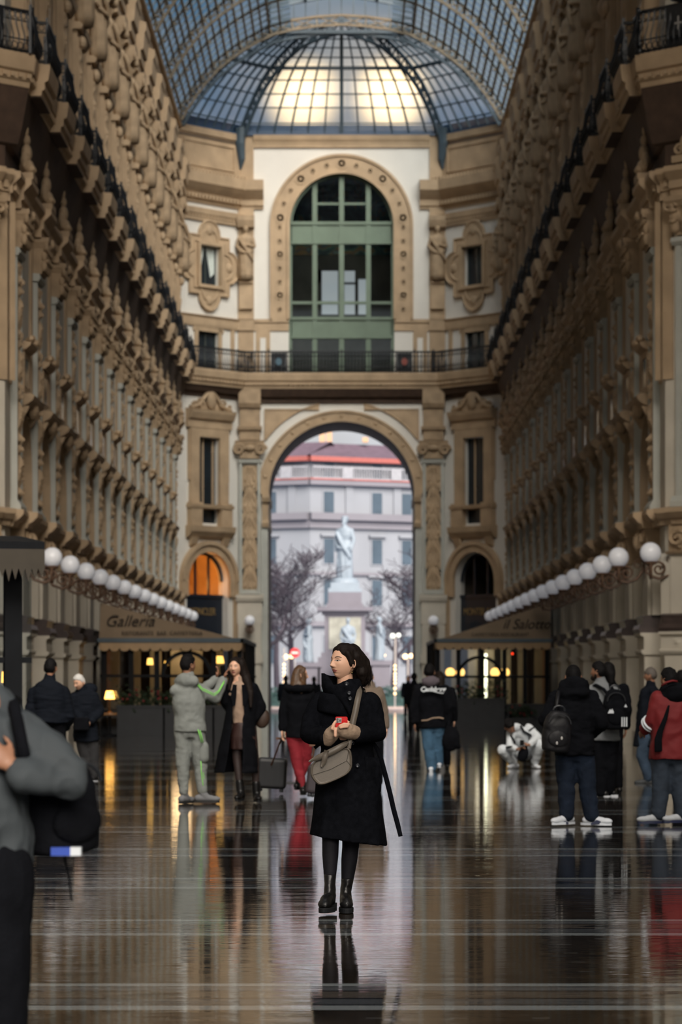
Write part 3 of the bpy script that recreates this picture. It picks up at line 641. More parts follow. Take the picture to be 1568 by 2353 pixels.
    m = MB(); m.ring(0, 6.0, 1.3, 1.62, 0, .14, 28); m.ring(0, 6.0, 1.62, 1.8, 0, .24, 28)
    for s in (-1, 1): m.box(0, .14, *sorted((s*1.3, s*1.62)), 5.3, 6.0); m.box(0, .2, *sorted((s*1.62, s*1.8)), 5.3, 6.0)
    m.build('archivolt', TAN, root)
    m = MB(); m.box(-.42, -.36, -1.3, 1.3, 0, 5.35); m.box(-.42, -.30, -1.3, 1.3, 5.25, 5.4); m.ring(0, 6.0, 1.18, 1.32, -.42, -.34, 24)
    for y in (-.42, .42): m.box(-.42, -.34, y-.05, y+.05, 5.3, 7.2)
    m.build('sign_board', mat('navy_shop_board', (.010, .016, .028), .4), root)
    GOLD = mat('dull_gold_letters', (.30, .20, .08), .5)
    text('MONCLER' if sd == 'left' else 'MONTBLANC', .46, GOLD, root, (-.33, 0, 4.62), (PI/2, 0, PI/2), ext=.01, sx=.78)
    m = MB(); m.box(-.40, -.385, -1.3, 1.3, 5.3, 7.32); m.build('fanlight', glass_mat('fan_glass_'+sd, (.9, .9, .9), .02 if sd == 'left' else 0), root)
    # the vaulted room seen through the fanlight
    m = MB(); m.box(-2.6, -2.5, -1.9, 1.9, 4.6, 8.2); m.box(-2.6, -.62, -1.9, 1.9, 5.0, 5.1); m.ring(0, 6.0, 1.9, 2.0, -2.5, -.62, 20); m.box(-2.5, -.62, -1.95, -1.85, 4.6, 6.2); m.box(-2.5, -.62, 1.85, 1.95, 4.6, 6.2)
    m.ring(-.1, 5.9, 1.15, 1.3, -2.5, -2.35, 16); m.build('vaulted_room', mat('ochre_room', (.62, .42, .20), .9, .25, 1.2) if sd == 'left' else mat('dim_room', (.12, .10, .08), .9), root)
    # pedestal course between shop and big pilaster and corridor corner
    m = MB(); m.box(0, .2, -h-.1, -1.62, 0, 5.25); m.box(0, .2, 1.62, h+.05, 0, 5.25); m.mold([(0, 5.1), (.28, 5.1), (.34, 5.25), (.34, 5.4), (0, 5.45)], -h-.1, -1.7); m.mold([(0, 5.1), (.28, 5.1), (.34, 5.25), (.34, 5.4), (0, 5.45)], 1.7, h+.05)
    trimobj(m, fr, TAN, 'stone base course either side of the shop, end wall '+LB, 'base course')
for sd in ('left', 'right'): splay(sd)
lamp_light('shop_room_light', 'POINT', at('splay_left', -.3, -1.4, 5.9), (0, 0, 0), 130, (1, .45, .12), shadow_soft_size=.2)
# centre
mb = MB(); mb.archwall(-4.7, 4.7, 0, 15.4, 0, 3.35, Z(967)-3.35, -5.3, 0, n=48)
mb.archwall(-4.7, 4.7, 15.4, 26.3, 0, 2.4, 22.2, -.6, 0, n=40)
o = put(mb.build('wall_back', WHITE), 'back'); struct(o, 'white plaster middle of the end wall with the tall portal arch', 'wall')
ZC = Z(967)-3.35
m = MB(); m.ring(0, ZC, 3.35, 3.78, 0, .16, 48); m.ring(0, ZC, 3.30, 3.42, 0, .24, 48); m.ring(0, ZC, 3.72, 3.82, 0, .22, 48)
for k in range(1, 14): a = PI*k/14; m.ell((.16, 3.57*math.cos(a), ZC+3.57*math.sin(a)), (.06, .09, .09), nu=8, nv=6)
for s in (-1, 1):
    m.mold([(-5.2, ZC-.35), (.28, ZC-.35), (.34, ZC-.15), (.34, ZC), (-5.2, ZC)], *sorted((s*3.28, s*3.62)))
    m.mold([(-5.2, ZC-1.5), (.2, ZC-1.5), (.26, ZC-1.3), (.2, ZC-1.2), (-5.2, ZC-1.2)], *sorted((s*3.31, s*3.62)))
    m.box(-5.2, .16, *sorted((s*3.33, s*3.62)), ZC-1.3, ZC-.3)
trimobj(m, 'back', TAN, 'carved tan archivolt and imposts around the portal arch', 'archivolt')
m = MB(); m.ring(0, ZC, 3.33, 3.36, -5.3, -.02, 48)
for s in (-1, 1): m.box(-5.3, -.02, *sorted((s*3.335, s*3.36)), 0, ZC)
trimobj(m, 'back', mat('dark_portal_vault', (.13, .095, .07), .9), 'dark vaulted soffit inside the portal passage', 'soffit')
m = MB()
for s in (-1, 1): m.box(0, .10, *sorted((s*3.36, s*3.66)), 0, ZC-1.45)
trimobj(m, 'back', GREYS, 'grey plastered jambs of the portal arch', 'jamb')
m = MB()                          # spandrel panels
for s in (-1, 1):
    arc = [(s*4.25*math.cos(a), ZC+4.25*math.sin(a)) for a in [math.radians(36+ (76-36)*k/12) for k in range(13)]]
    poly = [(s*3.5, 13.85)]+[(s*3.5, arc[0][1])]+[p for p in arc if abs(p[0]) < 3.5]+[(arc[-1][0], 13.85)]
    m.plate(poly, 0, .05); m.tube([(.06, y, z) for y, z in poly], .035, 5, closed=True)
trimobj(m, 'back', TAN, 'tan triangular spandrel panels above the portal arch', 'spandrel')
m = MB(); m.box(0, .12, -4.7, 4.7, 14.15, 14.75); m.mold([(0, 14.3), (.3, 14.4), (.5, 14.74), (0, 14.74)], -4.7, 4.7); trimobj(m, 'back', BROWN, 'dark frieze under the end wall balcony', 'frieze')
root = put(empty('balcony', 'straight stone balcony with black iron railing below the green window', 'balcony'), 'back')
m = MB(); balc(m, -4.75, 4.75, []); m.build('slab', [TAN, BROWN], root)
m = MB(); rail_piece(m, [(.62, -4.7), (.62, -3.3), (.62, -2.3), (.62, 0), (.62, 2.3), (.62, 3.3), (.62, 4.7)], step=.15, belly=.08); m.box(.56, .60, -3.2, -2.5, 15.5, 16.35); m.box(.56, .60, 2.5, 3.2, 15.5, 16.35); m.build('railing', IRON, root)
for s, mm in ((-1, CRESTB), (1, CREST)):
    m = MB(); m.T = Matrix.Translation((.72, s*2.85, 15.95)); m.plate([(.14*math.cos(t), .17*math.sin(t)) for t in [k*PI/8 for k in range(16)]], -.02, .02); m.build('crest', mm, root)
# giant ionic pilasters and small upper caryatid strips
for s in (-1, 1):
    nb = 'beside the orange-lit shop arch' if s < 0 else 'beside the dark shop arch'
    root = put(empty('pilaster', 'giant pilaster with scrolled ionic capital and carved shaft '+nb, 'pilaster', group='ionic pilasters of the portal'), 'back', s*4.17)
    m = MB(); m.box(0, .42, -.52, .52, 0, 4.1); m.mold([(0, 5.1), (.5, 5.1), (.56, 5.25), (.56, 5.4), (0, 5.45)], -.62, .62); m.box(0, .44, -.56, .56, 4.1, 5.1); m.box(0, .5, -.6, .6, 2.3, 2.7); m.build('pedestal', CREAM, root)
    m = MB(); frame_rect(m, 0, .30, -.48, .48, 5.45, 11.5, .13); m.box(0, .2, -.36, .36, 5.5, 11.4); m.mold([(0, 11.4), (.34, 11.4), (.38, 11.55), (0, 11.6)], -.52, .52); m.build('shaft', GREYS, root)
    m = MB(); carved(m, .2, -.34, .34, 5.65, 11.3, .07, .045); m.build('carved_panel', TAN, root)
    m = MB(); m.box(0, .34, -.44, .44, 11.6, 12.2); m.mold([(0, 12.2), (.42, 12.22), (.48, 12.4), (0, 12.45)], -.66, .66); m.box(0, .4, -.58, .58, 12.0, 12.25)
    for q in (-1, 1): m.tube(scroll_pts((.42, q*.5, 12.0), .27, 1.7, 20), .07, 6)
    m.ell((.42, 0, 12.08), (.1, .24, .14), nu=10, nv=6); m.box(0, .30, -.46, .46, 12.45, 14.0); m.mold([(0, 12.9), (.4, 12.9), (.44, 13.05), (0, 13.1)], -.55, .55); m.mold([(0, 13.9), (.4, 13.9), (.5, 14.1), (.5, 14.74), (0, 14.74)], -.5, .5); m.build('capital', TAN2, root)
    root = put(empty('caryatid', 'stone figure beside the green window, '+('over the orange-lit arch' if s < 0 else 'over the dark arch'), 'caryatid', group='figures beside the green window'), 'back', s*4.35)
    m = MB(); m.box(0, .12, -.36, .36, 15.46, 23.1); m.box(0, .3, -.30, .30, 18.4, 19.6); m.mold([(0, 17.42), (.2, 17.42), (.24, 17.9), (0, 17.95)], -.36, .36); m.mold([(0, 19.5), (.4, 19.55), (.36, 19.7), (0, 19.7)], -.3, .3); m.box(0, .2, -.3, .3, 18.9, 19.5); m.build('pedestal', TAN, root)
    m = MB(); statue(m, 2.45, 19.7, .34, 0, 1); m.build('figure', TAN2, root, smooth=True)
    m = MB(); m.mold([(0, 22.05), (.4, 22.1), (.5, 22.4), (.5, 22.6), (0, 22.7)], -.38, .38); m.build('console', TAN2, root)
m = MB()
for s in (-1, 1):
    q = lambda a, b: sorted((s*a, s*b))
    m.mold([(0, 22.95), (.10, 22.95), (.10, 23.05), (.2, 23.1), (.2, 23.35), (.42, 23.55), (.62, 23.75), (.66, 24.2), (0, 24.3)], *q(3.55, 4.75))
    m.box(0, .10, *q(4.0, 4.7), 24.3, 26.3); m.box(0, .06, *q(2.4, 4.7), 17.42, 17.95); m.box(0, .12, *q(2.4, 4.7), 17.8, 17.95)
    m.box(0, .06, *q(3.25, 3.9), 15.46, 17.42); m.box(.05, .07, *q(3.45, 3.7), 15.5, 17.1, 1)
m.mold([(0, 25.85), (.1, 25.85), (.14, 26.0), (.2, 26.1), (.24, 26.3), (0, 26.32)], -4.0, 4.0); m.box(0, .1, -4.0, 4.0, 25.75, 25.9)
trimobj(m, 'back', [TAN, WHITE], 'tan cornice returns and top moulding around the white wall over the green window', 'cornice')
m = MB(); m.ring(0, 22.2, 2.4, 3.22, 0, .12, 48); m.ring(0, 22.2, 2.36, 2.48, 0, .2, 48); m.ring(0, 22.2, 3.14, 3.26, 0, .2, 48)
for s in (-1, 1):
    a, b = sorted((s*2.4, s*3.22)); m.box(0, .12, a, b, 17.95, 22.2); m.box(0, .2, *sorted((s*3.14, s*3.26)), 17.95, 22.2); m.box(0, .2, *sorted((s*2.36, s*2.48)), 17.95, 22.2)
    for k in range(7): rr = .22 if k % 3 == 1 else .12; m.T = Matrix.Translation((.12, s*2.81, 18.4+k*.62)) @ Matrix.Rotation(PI/2, 4, 'Y'); m.lathe((0, 0, 0), [(rr, -.02), (rr, .03), (rr*.7, .03), (rr*.6, .0), (rr*.3, .0), (rr*.25, .06), (.01, .07)], 14); m.T = None
for k in range(13):
    a = PI*(k+.5)/13; rr = .26 if k % 3 == 0 else .13
    m.T = Matrix.Translation((.12, 2.81*math.cos(a), 22.2+2.81*math.sin(a))) @ Matrix.Rotation(PI/2, 4, 'Y'); m.lathe((0, 0, 0), [(rr, -.02), (rr, .03), (rr*.7, .03), (rr*.6, .0), (rr*.3, .0), (rr*.25, .06), (.01, .07)], 14); m.T = None
trimobj(m, 'back', TAN, 'broad tan archivolt with rosettes around the green window', 'archivolt')
WN += 1
w = put(empty('window_%d' % WN, 'huge arched window with green mullions in the middle of the end wall', 'window', kind='structure'), 'back')
m = MB(); m.ring(0, 22.2, 2.26, 2.42, -.42, -.2, 40)
for s in (-1, 1): m.box(-.42, -.2, *sorted((s*2.26, s*2.42)), 15.4, 22.2)
for y in (-1.22, 0, 1.22): m.box(-.42, -.16, y-.11, y+.11, 15.4, 24.3 if y else 24.5)
m.box(-.42, -.2, -2.3, 2.3, 21.45, 22.35); m.box(-.42, -.12, -2.3, 2.3, 22.28, 22.42); m.box(-.42, -.12, -2.3, 2.3, 21.40, 21.52)
m.box(-.42, -.2, -2.3, 2.3, 17.15, 18.0); m.box(-.42, -.12, -2.3, 2.3, 17.95, 18.08); m.box(-.42, -.12, -2.3, 2.3, 17.1, 17.25); m.box(-.40, -.24, -2.3, 2.3, 18.68, 18.80); m.box(-.40, -.26, -1.2, 1.2, 23.2, 23.3)
m.build('window_frame', GREEN, w)
m = MB(); m.box(-.33, -.30, -2.4, 2.4, 15.4, 24.6); m.build('pane', glass_mat('clear_window', (.85, .9, .88), .035), w)
# the hall behind the green window: dark boards below, painted back wall with bright openings to the square
mb = MB(); mb.box(-5.3, -.6, -4.7, 4.7, 15.3, 15.4); mb.box(-5.3, -.6, -4.7, 4.7, 26.2, 26.3); mb.box(-5.3, -.6, -4.8, -4.7, 15.3, 26.3); mb.box(-5.3, -.6, 4.7, 4.8, 15.3, 26.3)
xs = [-4.7, -1.35, -1.18, -.95, -.18, .12, .62, .78, 1.15, 4.7]
for i in range(0, 9, 2): mb.box(-5.3, -5.0, xs[i], xs[i+1], 18.8, 20.9)
for i in (3, 5, 7): mb.box(-5.3, -5.0, xs[i], xs[i+1], (20.9 if i != 7 else 20.5), 20.9)
mb.box(-5.3, -5.0, .12, .62, 20.25, 20.32); mb.box(-5.3, -5.0, -1.18, -.95, 20.3, 20.9)
mb.box(-5.3, -5.0, -4.7, 4.7, 15.4, 18.8); mb.box(-5.3, -5.0, -4.7, 4.7, 20.9, 26.3)
o = put(mb.build('wall_hall', mat('dark_hall_paint', (.10, .085, .08), .7, .5, .8)), 'back'); struct(o, 'dark painted hall behind the green arched window', 'wall')
MUR = bpy.data.materials.new('mural'); MUR.use_nodes = True
def mural():
    nt = MUR.node_tree; N = nt.nodes.new; L = nt.links.new; p = nt.nodes['Principled BSDF']; tc = N('ShaderNodeTexCoord')
    nz = N('ShaderNodeTexNoise'); nz.inputs['Scale'].default_value = .9; nz.inputs['Detail'].default_value = 4; nz.inputs['Distortion'].default_value = 1.2; L(tc.outputs['Object'], nz.inputs[0])
    cr = N('ShaderNodeValToRGB'); e = cr.color_ramp.elements; e[0].position = .35; e[0].color = (.02, .04, .06, 1); e[1].position = .70; e[1].color = (.45, .55, .42, 1)
    for q, c in ((.46, (.05, .09, .10, 1)), (.52, (.10, .22, .20, 1)), (.57, (.35, .17, .06, 1)), (.62, (.06, .10, .15, 1))): k = e.new(q); k.color = c
    L(nz.outputs[0], cr.inputs[0]); L(cr.outputs[0], p.inputs['Base Color']); p.inputs['Roughness'].default_value = .6
mural()
m = MB(); m.box(-4.98, -4.94, -4.6, 4.6, 21.6, 26.1); put(tag(m.build('wall_painting', MUR), 'faded blue green and orange painted lunette behind the green window top', 'painting'), 'back')
# lamp globes on the two portal pilasters
# ---------------------------------------------------------------- glass roof
PROF = [(1, 0), (.96, .12), (.90, .27), (.84, .40), (.77, .53), (.69, .64), (.61, .735), (.52, .82), (.43, .895), (.30, .95), (.15, .985), (0, 1.0)]
ZR, HR = 26.3, 4.5
GL = glass_mat('roof_glass', (.80, .88, .95), .08, .08)
roof = empty('glass_roof', 'iron and glass barrel roof over the gallery', 'glass roof', (0, 0, 0))
def rp_(i, y, s, dz=0, k=1.0): r, z = PROF[i]; return Vector((s*r*WX*k, y, ZR+z*HR+dz))
def truss(mb, outer, inner, w=.12, web=True):
    for L_ in (outer, inner):
        for a, b in zip(L_[:-1], L_[1:]): mb.bar(a, b, w, .10)
    if web:
        for i in range(len(outer)-1):
            mb.bar(outer[i], inner[i], .06); mb.bar(outer[i], inner[i+1], .05); mb.bar(inner[i], outer[i+1], .05)
NP = len(PROF)
for k in range(15):
    y = PK[k]+.6
    mb = MB()
    for s in (-1, 1):
        o_ = [rp_(i, y, s) for i in range(NP)]; i_ = [Vector((p.x*.95, y, ZR+(p.z-ZR)*.93-.10)) for p in o_]
        if k % 2 == 0: truss(mb, o_, i_, .14)
        else:
            for a, b in zip(o_[:-1], o_[1:]): mb.bar(a, b, .12, .14)
        for i in range(0, NP-1): mb.box(*sorted((o_[i].x, o_[i].x*.97)), y-.09, y+.09, *sorted((o_[i].z, o_[i].z-.05)))
    mb.build('rib', STEELT, roof)
mb = MB()
for s in (-1, 1):
    for i in range(NP-3):
        for q in (0, .5):
            a = rp_(i, Y0, s).lerp(rp_(i+1, Y0, s), q); b = a.copy(); b.y = 130.2
            mb.bar(a, b, .09, .15 if q == 0 else .07)
mb.build('purlin', STEELT, roof)
mb = MB(); y = Y0
while y < 130:
    for s in (-1, 1):
        for i in range(NP-3): mb.bar(rp_(i, y, s, .03), rp_(i+1, y, s, .03), .06, .08)
    y += 1.0875
mb.build('glazing_bars', STEEL, roof)
mb = MB()
for s in (-1, 1):
    for i in range(NP-3):
        a, b = rp_(i, Y0, s, .06), rp_(i+1, Y0, s, .06); mb.add([a, b, b+Vector((0, 64.7, 0)), a+Vector((0, 64.7, 0))], [(0, 1, 2, 3)])
mb.build('glazing', GL, roof)
mb = MB(); LX = .43*WX; lz = ZR+.895*HR
for s in (-1, 1):
    for dz in (0, .45, 1.1): mb.bar((s*LX, Y0, lz+dz), (s*LX, 129.9, lz+dz), .12)
    mb.bar((s*LX*.5, Y0, lz+1.45), (s*LX*.5, 129.9, lz+1.45), .12)
mb.bar((0, Y0, lz+1.7), (0, 129.9, lz+1.7), .14)
y = Y0
while y < 130:
    for s in (-1, 1): mb.bar((s*LX, y, lz), (s*LX, y, lz+1.1), .06); mb.bar((s*LX, y, lz+1.1), (0, y, lz+1.7), .06)
    y += .725
y = 129.9
for k in range(-6, 7): mb.bar((k*LX/6, y, lz), (k*LX/6, y, lz+1.1+(.6*(1-abs(k)/6))), .06)
mb.bar((-LX, y, lz), (LX, y, lz), .14); mb.bar((-LX, y, lz+.6), (LX, y, lz+.6), .08); mb.bar((-LX, y, lz+1.1), (0, y, lz+1.7), .14); mb.bar((LX, y, lz+1.1), (0, y, lz+1.7), .14)
mb.build('lantern', STEEL, roof)
# half dome over the end wall
dome = empty('glass_half_dome', 'half dome of iron ribs and glass over the end wall', 'glass dome', (0, 0, 0))
A, B, M0, C_, D_ = Vector((-7.4, 130, 0)), Vector((-4.65, 133, 0)), Vector((0, 133, 0)), Vector((4.65, 133, 0)), Vector((7.4, 130, 0))
CEN = Vector((0, 130, 0))
def dp(base, i, dz=0, k=1): r, z = PROF[i]; p = CEN+(base-CEN)*r*k; p.z = ZR+z*HR+dz; return p
for base in (A, B, M0, C_, D_):
    mb = MB(); o_ = [dp(base, i) for i in range(NP)]; i_ = [Vector(((p.x)*.95, 130+(p.y-130)*.9, ZR+(p.z-ZR)*.91-.10)) for p in o_]
    if base is M0:
        for L_ in (o_,):
            for a, b in zip(L_[:-1], L_[1:]): mb.bar(a, b, .16, .22)
    else:
        truss(mb, o_, i_, .17)
        for i in range(NP-1): c = (o_[i]+i_[i+1])/2; mb.ell(c, .07, nu=6, nv=4)
    if base in (B, C_):           # cast shoe running down the wall
        s = -1 if base is B else 1
        mb.tube([Vector((s*4.6, 132.75, 26.6)), Vector((s*4.62, 132.72, 25.9)), Vector((s*4.55, 132.8, 25.2)), Vector((s*4.6, 132.86, 24.75))], [.26, .24, .17, .05], 8)
    mb.build('rib', STEEL, dome)
mb = MB(); segs = [(A, B, 7), (B, M0, 6), (M0, C_, 6), (C_, D_, 7)]
for a, b, n in segs:
    for j in range(n+1):
        q = a.lerp(b, j/n)
        for i in range(NP-3): mb.bar(dp(q, i, .02), dp(q, i+1, .02), .055, .09)
    for i in range(NP-2):
        for h_ in (0,):
            p0 = dp(a, i).lerp(dp(a, i+1), h_); p1 = dp(b, i).lerp(dp(b, i+1), h_); w_ = .12 if (i in (0, 5) and h_ == 0) else .05
            if a is B or a is M0 or 1: mb.bar(p0, p1, w_, w_*1.2)
mb.build('glazing_bars', STEEL, dome)
mb = MB()
for a, b, n in segs:
    for i in range(NP-3): mb.add([dp(a, i, .05), dp(b, i, .05), dp(b, i+1, .05), dp(a, i+1, .05)], [(0, 1, 2, 3)])
mb.build('glazing', GL, dome)
mb = MB()
for a, b, n in segs: mb.bar(a+Vector((0, 0, 26.32)), b+Vector((0, 0, 26.32)), .4, .1); mb.bar(a+Vector((0, 0, 26.55)), b+Vector((0, 0, 26.55)), .08, .45)
mb.build('gutter', mat('blue_gutter', (.035, .07, .13), .4), dome)
# unseen opaque slab added overhead to keep daylight off the near walls
struct(MB().box(-20, 20, 30, Y0+.2, 31.5, 31.8).build('sky_block_slab', BROWN), 'unseen slab added over the crossing to block the sky', 'sky_block_slab')
# ---------------------------------------------------------------- globe lamps
lampo = empty('wall_lamp', 'x', 'lamp')
m = MB()                          # origin at the globe centre; local -x towards the wall
m.tube([(-.62, 0, -.05), (-.56, 0, -.30), (-.42, 0, -.50), (-.20, 0, -.58), (0, 0, -.52), (.10, 0, -.42), (.04, 0, -.30), (0, 0, -.24)], .036, 7)
m.tube(scroll_pts((-.18, 0, -.36), .18, 1.6, 18, (1, 0, 0)), .028, 6); m.tube(scroll_pts((-.46, 0, -.16), .13, 1.4, 14, (1, 0, 0), a0=PI, sg=-1), .02, 6)
m.tube([(0, .17*math.cos(t)-.0, -.40+.17*math.sin(t)) for t in [k*PI/7 for k in range(14)]], .03, 6, closed=True); m.tube(scroll_pts((0, .0, -.40), .11, 1.5, 14, (0, 1, 0)), .026, 6)
m.tube([(-.62, 0, -.5), (-.60, 0, 0), (-.62, 0, .5), (-.66, 0, .75)], .022, 6); m.ell((-.62, 0, -.05), (.07, .13, .13), nu=10, nv=7)
m.build('bracket', BRONZE, lampo)
m = MB(); m.lathe((0, 0, 0), [(.05, -.32), (.06, -.28), (.13, -.25), (.15, -.20), (.10, -.185)], 14); m.build('cup', BRONZE, lampo)
m = MB(); m.ell((0, 0, 0), .235, nu=28, nv=18); m.build('globe', GLOBE, lampo, smooth=True)
for sd in ('left', 'right'):
    for k, p in enumerate(PK):
        copy_tree(lampo, at(sd, yl(sd, p), .89, 4.34), FR[sd][1], 'white globe wall lamp, %s from the camera end, row %s' % (words_ordinal(k), SIDE[sd]), 'globe lamps '+SIDE[sd])
fr = FR['diag_right']
copy_tree(lampo, Vector((7.04, 65.2, 4.36)), PI, 'white globe lamp standing apart on the corner pier beyond the red jacket', 'globe lamps on their own')
for s, t in ((-1, 'white globe lamp on the portal pilaster over the seated kiosk with script lettering'), (1, 'white globe lamp on the portal pilaster above the man with the lettered jacket')):
    copy_tree(lampo, Vector((s*4.15, 133-.95, 1.5+(1565-1426)*.0197)), -PI/2, ('white globe lamp on the portal pilaster above the woman in the long open coat' if s < 0 else t), 'globe lamps beside the portal')
for o in (lampo, pil, cary): kill(o)
# spotlights over the corner balconies
for s, nb in ((-1, 'above the corner railing with the red crest'), (1, 'above the corner railing over the red jacket')):
    r = empty('spotlight', 'black cylindrical spotlight '+nb, 'spotlight', (s*7.75, 64.4, 16.55), group='spotlights on the corner balconies')
    m = MB(); m.tube([(s*.0, 0, 0), (-s*.30, -.1, .06)], [.13, .16], 14); m.build('housing', IRON, r)
    m = MB(); m.tube([(s*.0, 0, 0), (s*.25, .1, -.12), (s*.3, .1, -.6)], .03, 6); m.build('arm', IRON, r)
# ---------------------------------------------------------------- glazed cafe kiosks along the walls
AWN = mat('taupe_awning', (.24, .175, .115), .9, .1, 2, .1, 40)
TXT = mat('dark_awning_letters', (.03, .022, .016), .9)
WARMG = mat('amber_lamp_glow', (.9, .5, .15), .5, 0, emit=(1, .50, .10), es=7)
YELG = mat('yellow_globe_glow', (.9, .6, .25), .4, 0, emit=(1, .52, .12), es=6)
KGL = glass_mat('kiosk_glass', (.75, .78, .8), .08, .02)
BOX = mat('charcoal_planter', (.017, .019, .023), .6, .25, 3)
LEAF = mat('dark_green_leaves', (.018, .035, .014), .7, .4, 12)
REDF = mat('dark_red_flowers', (.20, .015, .02), .7, .3, 12)
CURT = mat('cream_curtain', (.42, .38, .29), .9, .15, 2)
WALN = mat('warm_wood_interior', (.20, .085, .03), .5, .35, 2)
random.seed(4)
def kiosk(D, xa, xb, s, zf, zt, depth, label, title, sub, arch_x):
    # s=-1: wall side is -x ; xa wall edge, xb aisle edge
    r = empty('cafe_kiosk', label, 'kiosk', (0, 0, 0)); lo, hi = min(xa, xb), max(xa, xb)
    m = MB(); t = .06
    m.add([(xa, D-.25, zf), (xb, D-.25, zf), (xa, D+.15, zt), (xa, D-.25, zf+.04), (xb, D-.25, zf+.04), (xa, D+.19, zt+.04), (xa, D+depth, zf), (xb, D+depth, zf), (xa, D+depth, zt), (xb+s*-.0, D+1.2, zf+.06)],
          [(0, 1, 2), (1, 7, 8, 2), (6, 7, 8), (0, 2, 8, 6)])
    m.build('awning', AWN, r)
    m = MB(); m.box(lo-.05, hi+.05, D-.30, D-.22, zf-.06, zf+.06); m.box(xb-.04, xb+.04, D-.30, D+depth, zf-.06, zf+.06); m.build('gutter', STEEL, r)
    m = MB(); w = .27; n = int((hi-lo)/w); w = (hi-lo)/n
    for k in range(n):
        y0 = lo+k*w; pts = [(y0, zf-.06), (y0, zf-.20)]+[(y0+w/2-w/2*math.cos(a), zf-.20-.10*math.sin(a)) for a in (PI*q/6 for q in range(1, 6))]+[(y0+w, zf-.20), (y0+w, zf-.06)]
        nn = len(pts); m.add([(x, D-.27, z) for x, z in pts]+[(x, D-.26, z) for x, z in pts], [tuple(range(nn)), tuple(range(2*nn-1, nn-1, -1))]+[(i, (i+1) % nn, nn+(i+1) % nn, nn+i) for i in range(nn)])
    y = D-.25; n = int(depth/w)
    for k in range(n):
        y0 = D-.25+k*w; pts = [(y0, zf-.06), (y0, zf-.20)]+[(y0+w/2-w/2*math.cos(a), zf-.20-.10*math.sin(a)) for a in (PI*q/6 for q in range(1, 6))]+[(y0+w, zf-.20), (y0+w, zf-.06)]
        m.plate(pts, xb-.005, xb+.005) if False else m.add([(xb, a_, b_) for a_, b_ in pts], [tuple(range(len(pts)))])
    m.build('valance', mat('tan_valance', (.42, .29, .17), .9), r)
    tilt = math.atan2(.40, zt-zf); cx = xa+(xb-xa)*.21
    text(title[0], .46, TXT, r, (cx, D-.13, zf+.52), (PI/2-tilt*.35, 0, 0), shear=.35, ext=.004, sx=.95)
    text(title[1], .15, TXT, r, (xa+(xb-xa)*.44, D-.26, zf+.19), (PI/2-tilt*.35, 0, 0), ext=.004, sx=1.0)
    xs = [xa+(xb-xa)*q for q in (0.03, .22, .40, .60, .80, .98)]
    for x in xs:
        m = MB(); m.box(x-.07, x+.07, D-.07, D+.07, 0, zf-.05); m.box(x-.10, x+.10, D-.1, D+.1, .0, .25); m.build('post', DARKW, r)
    for k in range(1, 5): m = MB(); m.box(xb-.07, xb+.07, D+depth*k/5-.07, D+depth*k/5+.07, 0, zf-.05); m.build('post', DARKW, r)
    m = MB(); m.box(lo, hi, D-.03, D+.03, 1.60, 1.68); m.box(lo, hi, D-.03, D+.03, zf-.28, zf-.2); m.box(xb-.03, xb+.03, D, D+depth, 1.6, 1.68)
    m.T = Matrix.Rotation(PI/2, 4, 'Z'); ax, az, ar = arch_x; m.ring(D, az, 0, 0, 0, 0, 1) if 0 else None; m.T = None
    v = MB(); v.ring(ax, az, ar, ar+.10, D-.06, D+.06, 20); m.add([(y, x, z) for x, y, z in v.v], v.f)
    m.build('glazing_frame', DARKW, r)
    m = MB(); m.box(lo, hi, D-.05, D+.05, 0, .72); m.box(xb-.05, xb+.05, D, D+depth, 0, .72); m.box(lo, hi, D-.09, D+.09, .70, .76); m.build('base_panel', BOX, r)
    m = MB(); m.box(lo, hi, D-.008, D+.008, .74, zf-.1); m.build('glazing', KGL, r)
    m = MB()
    for k in range(7): x = lo+.2+k*(hi-lo-.4)/6; m.box(x-.16, x+.16, D+2.4, D+2.5, .3, zf-.1)
    m.build('curtain', CURT, r)
    m = MB(); m.box(lo, hi, D+depth-.6, D+depth-.5, 0, zf); m.box(xa-s*.0, xa+s*-.1, D+.2, D+depth, 0, zf) ; m.build('interior_wall', WALN, r)
    return r
kiosk(80.6, -6.55, -2.62, -1, 2.62, 3.66, 11, 'glazed cafe kiosk under a taupe awning with curly lettering behind the tracksuit man', ('Galleria', 'RISTORANTE  BAR  CAFFETTERIA'), '', (-4.15, 1.62, .62))
kiosk(95.5, 6.9, 3.15, 1, 2.82, 4.05, 10, 'glazed cafe kiosk under a brown awning behind the crouching man in white', ('il Salotto', 'CAFFETTERIA RESTAURANT'), '', (4.6, 1.55, .68))
def foliage(mb, cx, cy, cz, rx, ry, rz, n, size, seed=1):
    rd = random.Random(seed)
    for _ in range(n):
        a, b, t = rd.gauss(0, .45), rd.gauss(0, .45), rd.gauss(0, .4); c = Vector((cx+a*rx, cy+b*ry, cz+t*rz))
        u = Vector((rd.uniform(-1, 1), rd.uniform(-1, 1), rd.uniform(-1, 1))).normalized(); w = u.orthogonal().normalized()
        q = size*rd.uniform(.6, 1.3); mb.add([c-u*q, c+w*q*.4, c+u*q, c-w*q*.4], [(0, 1, 2, 3)])
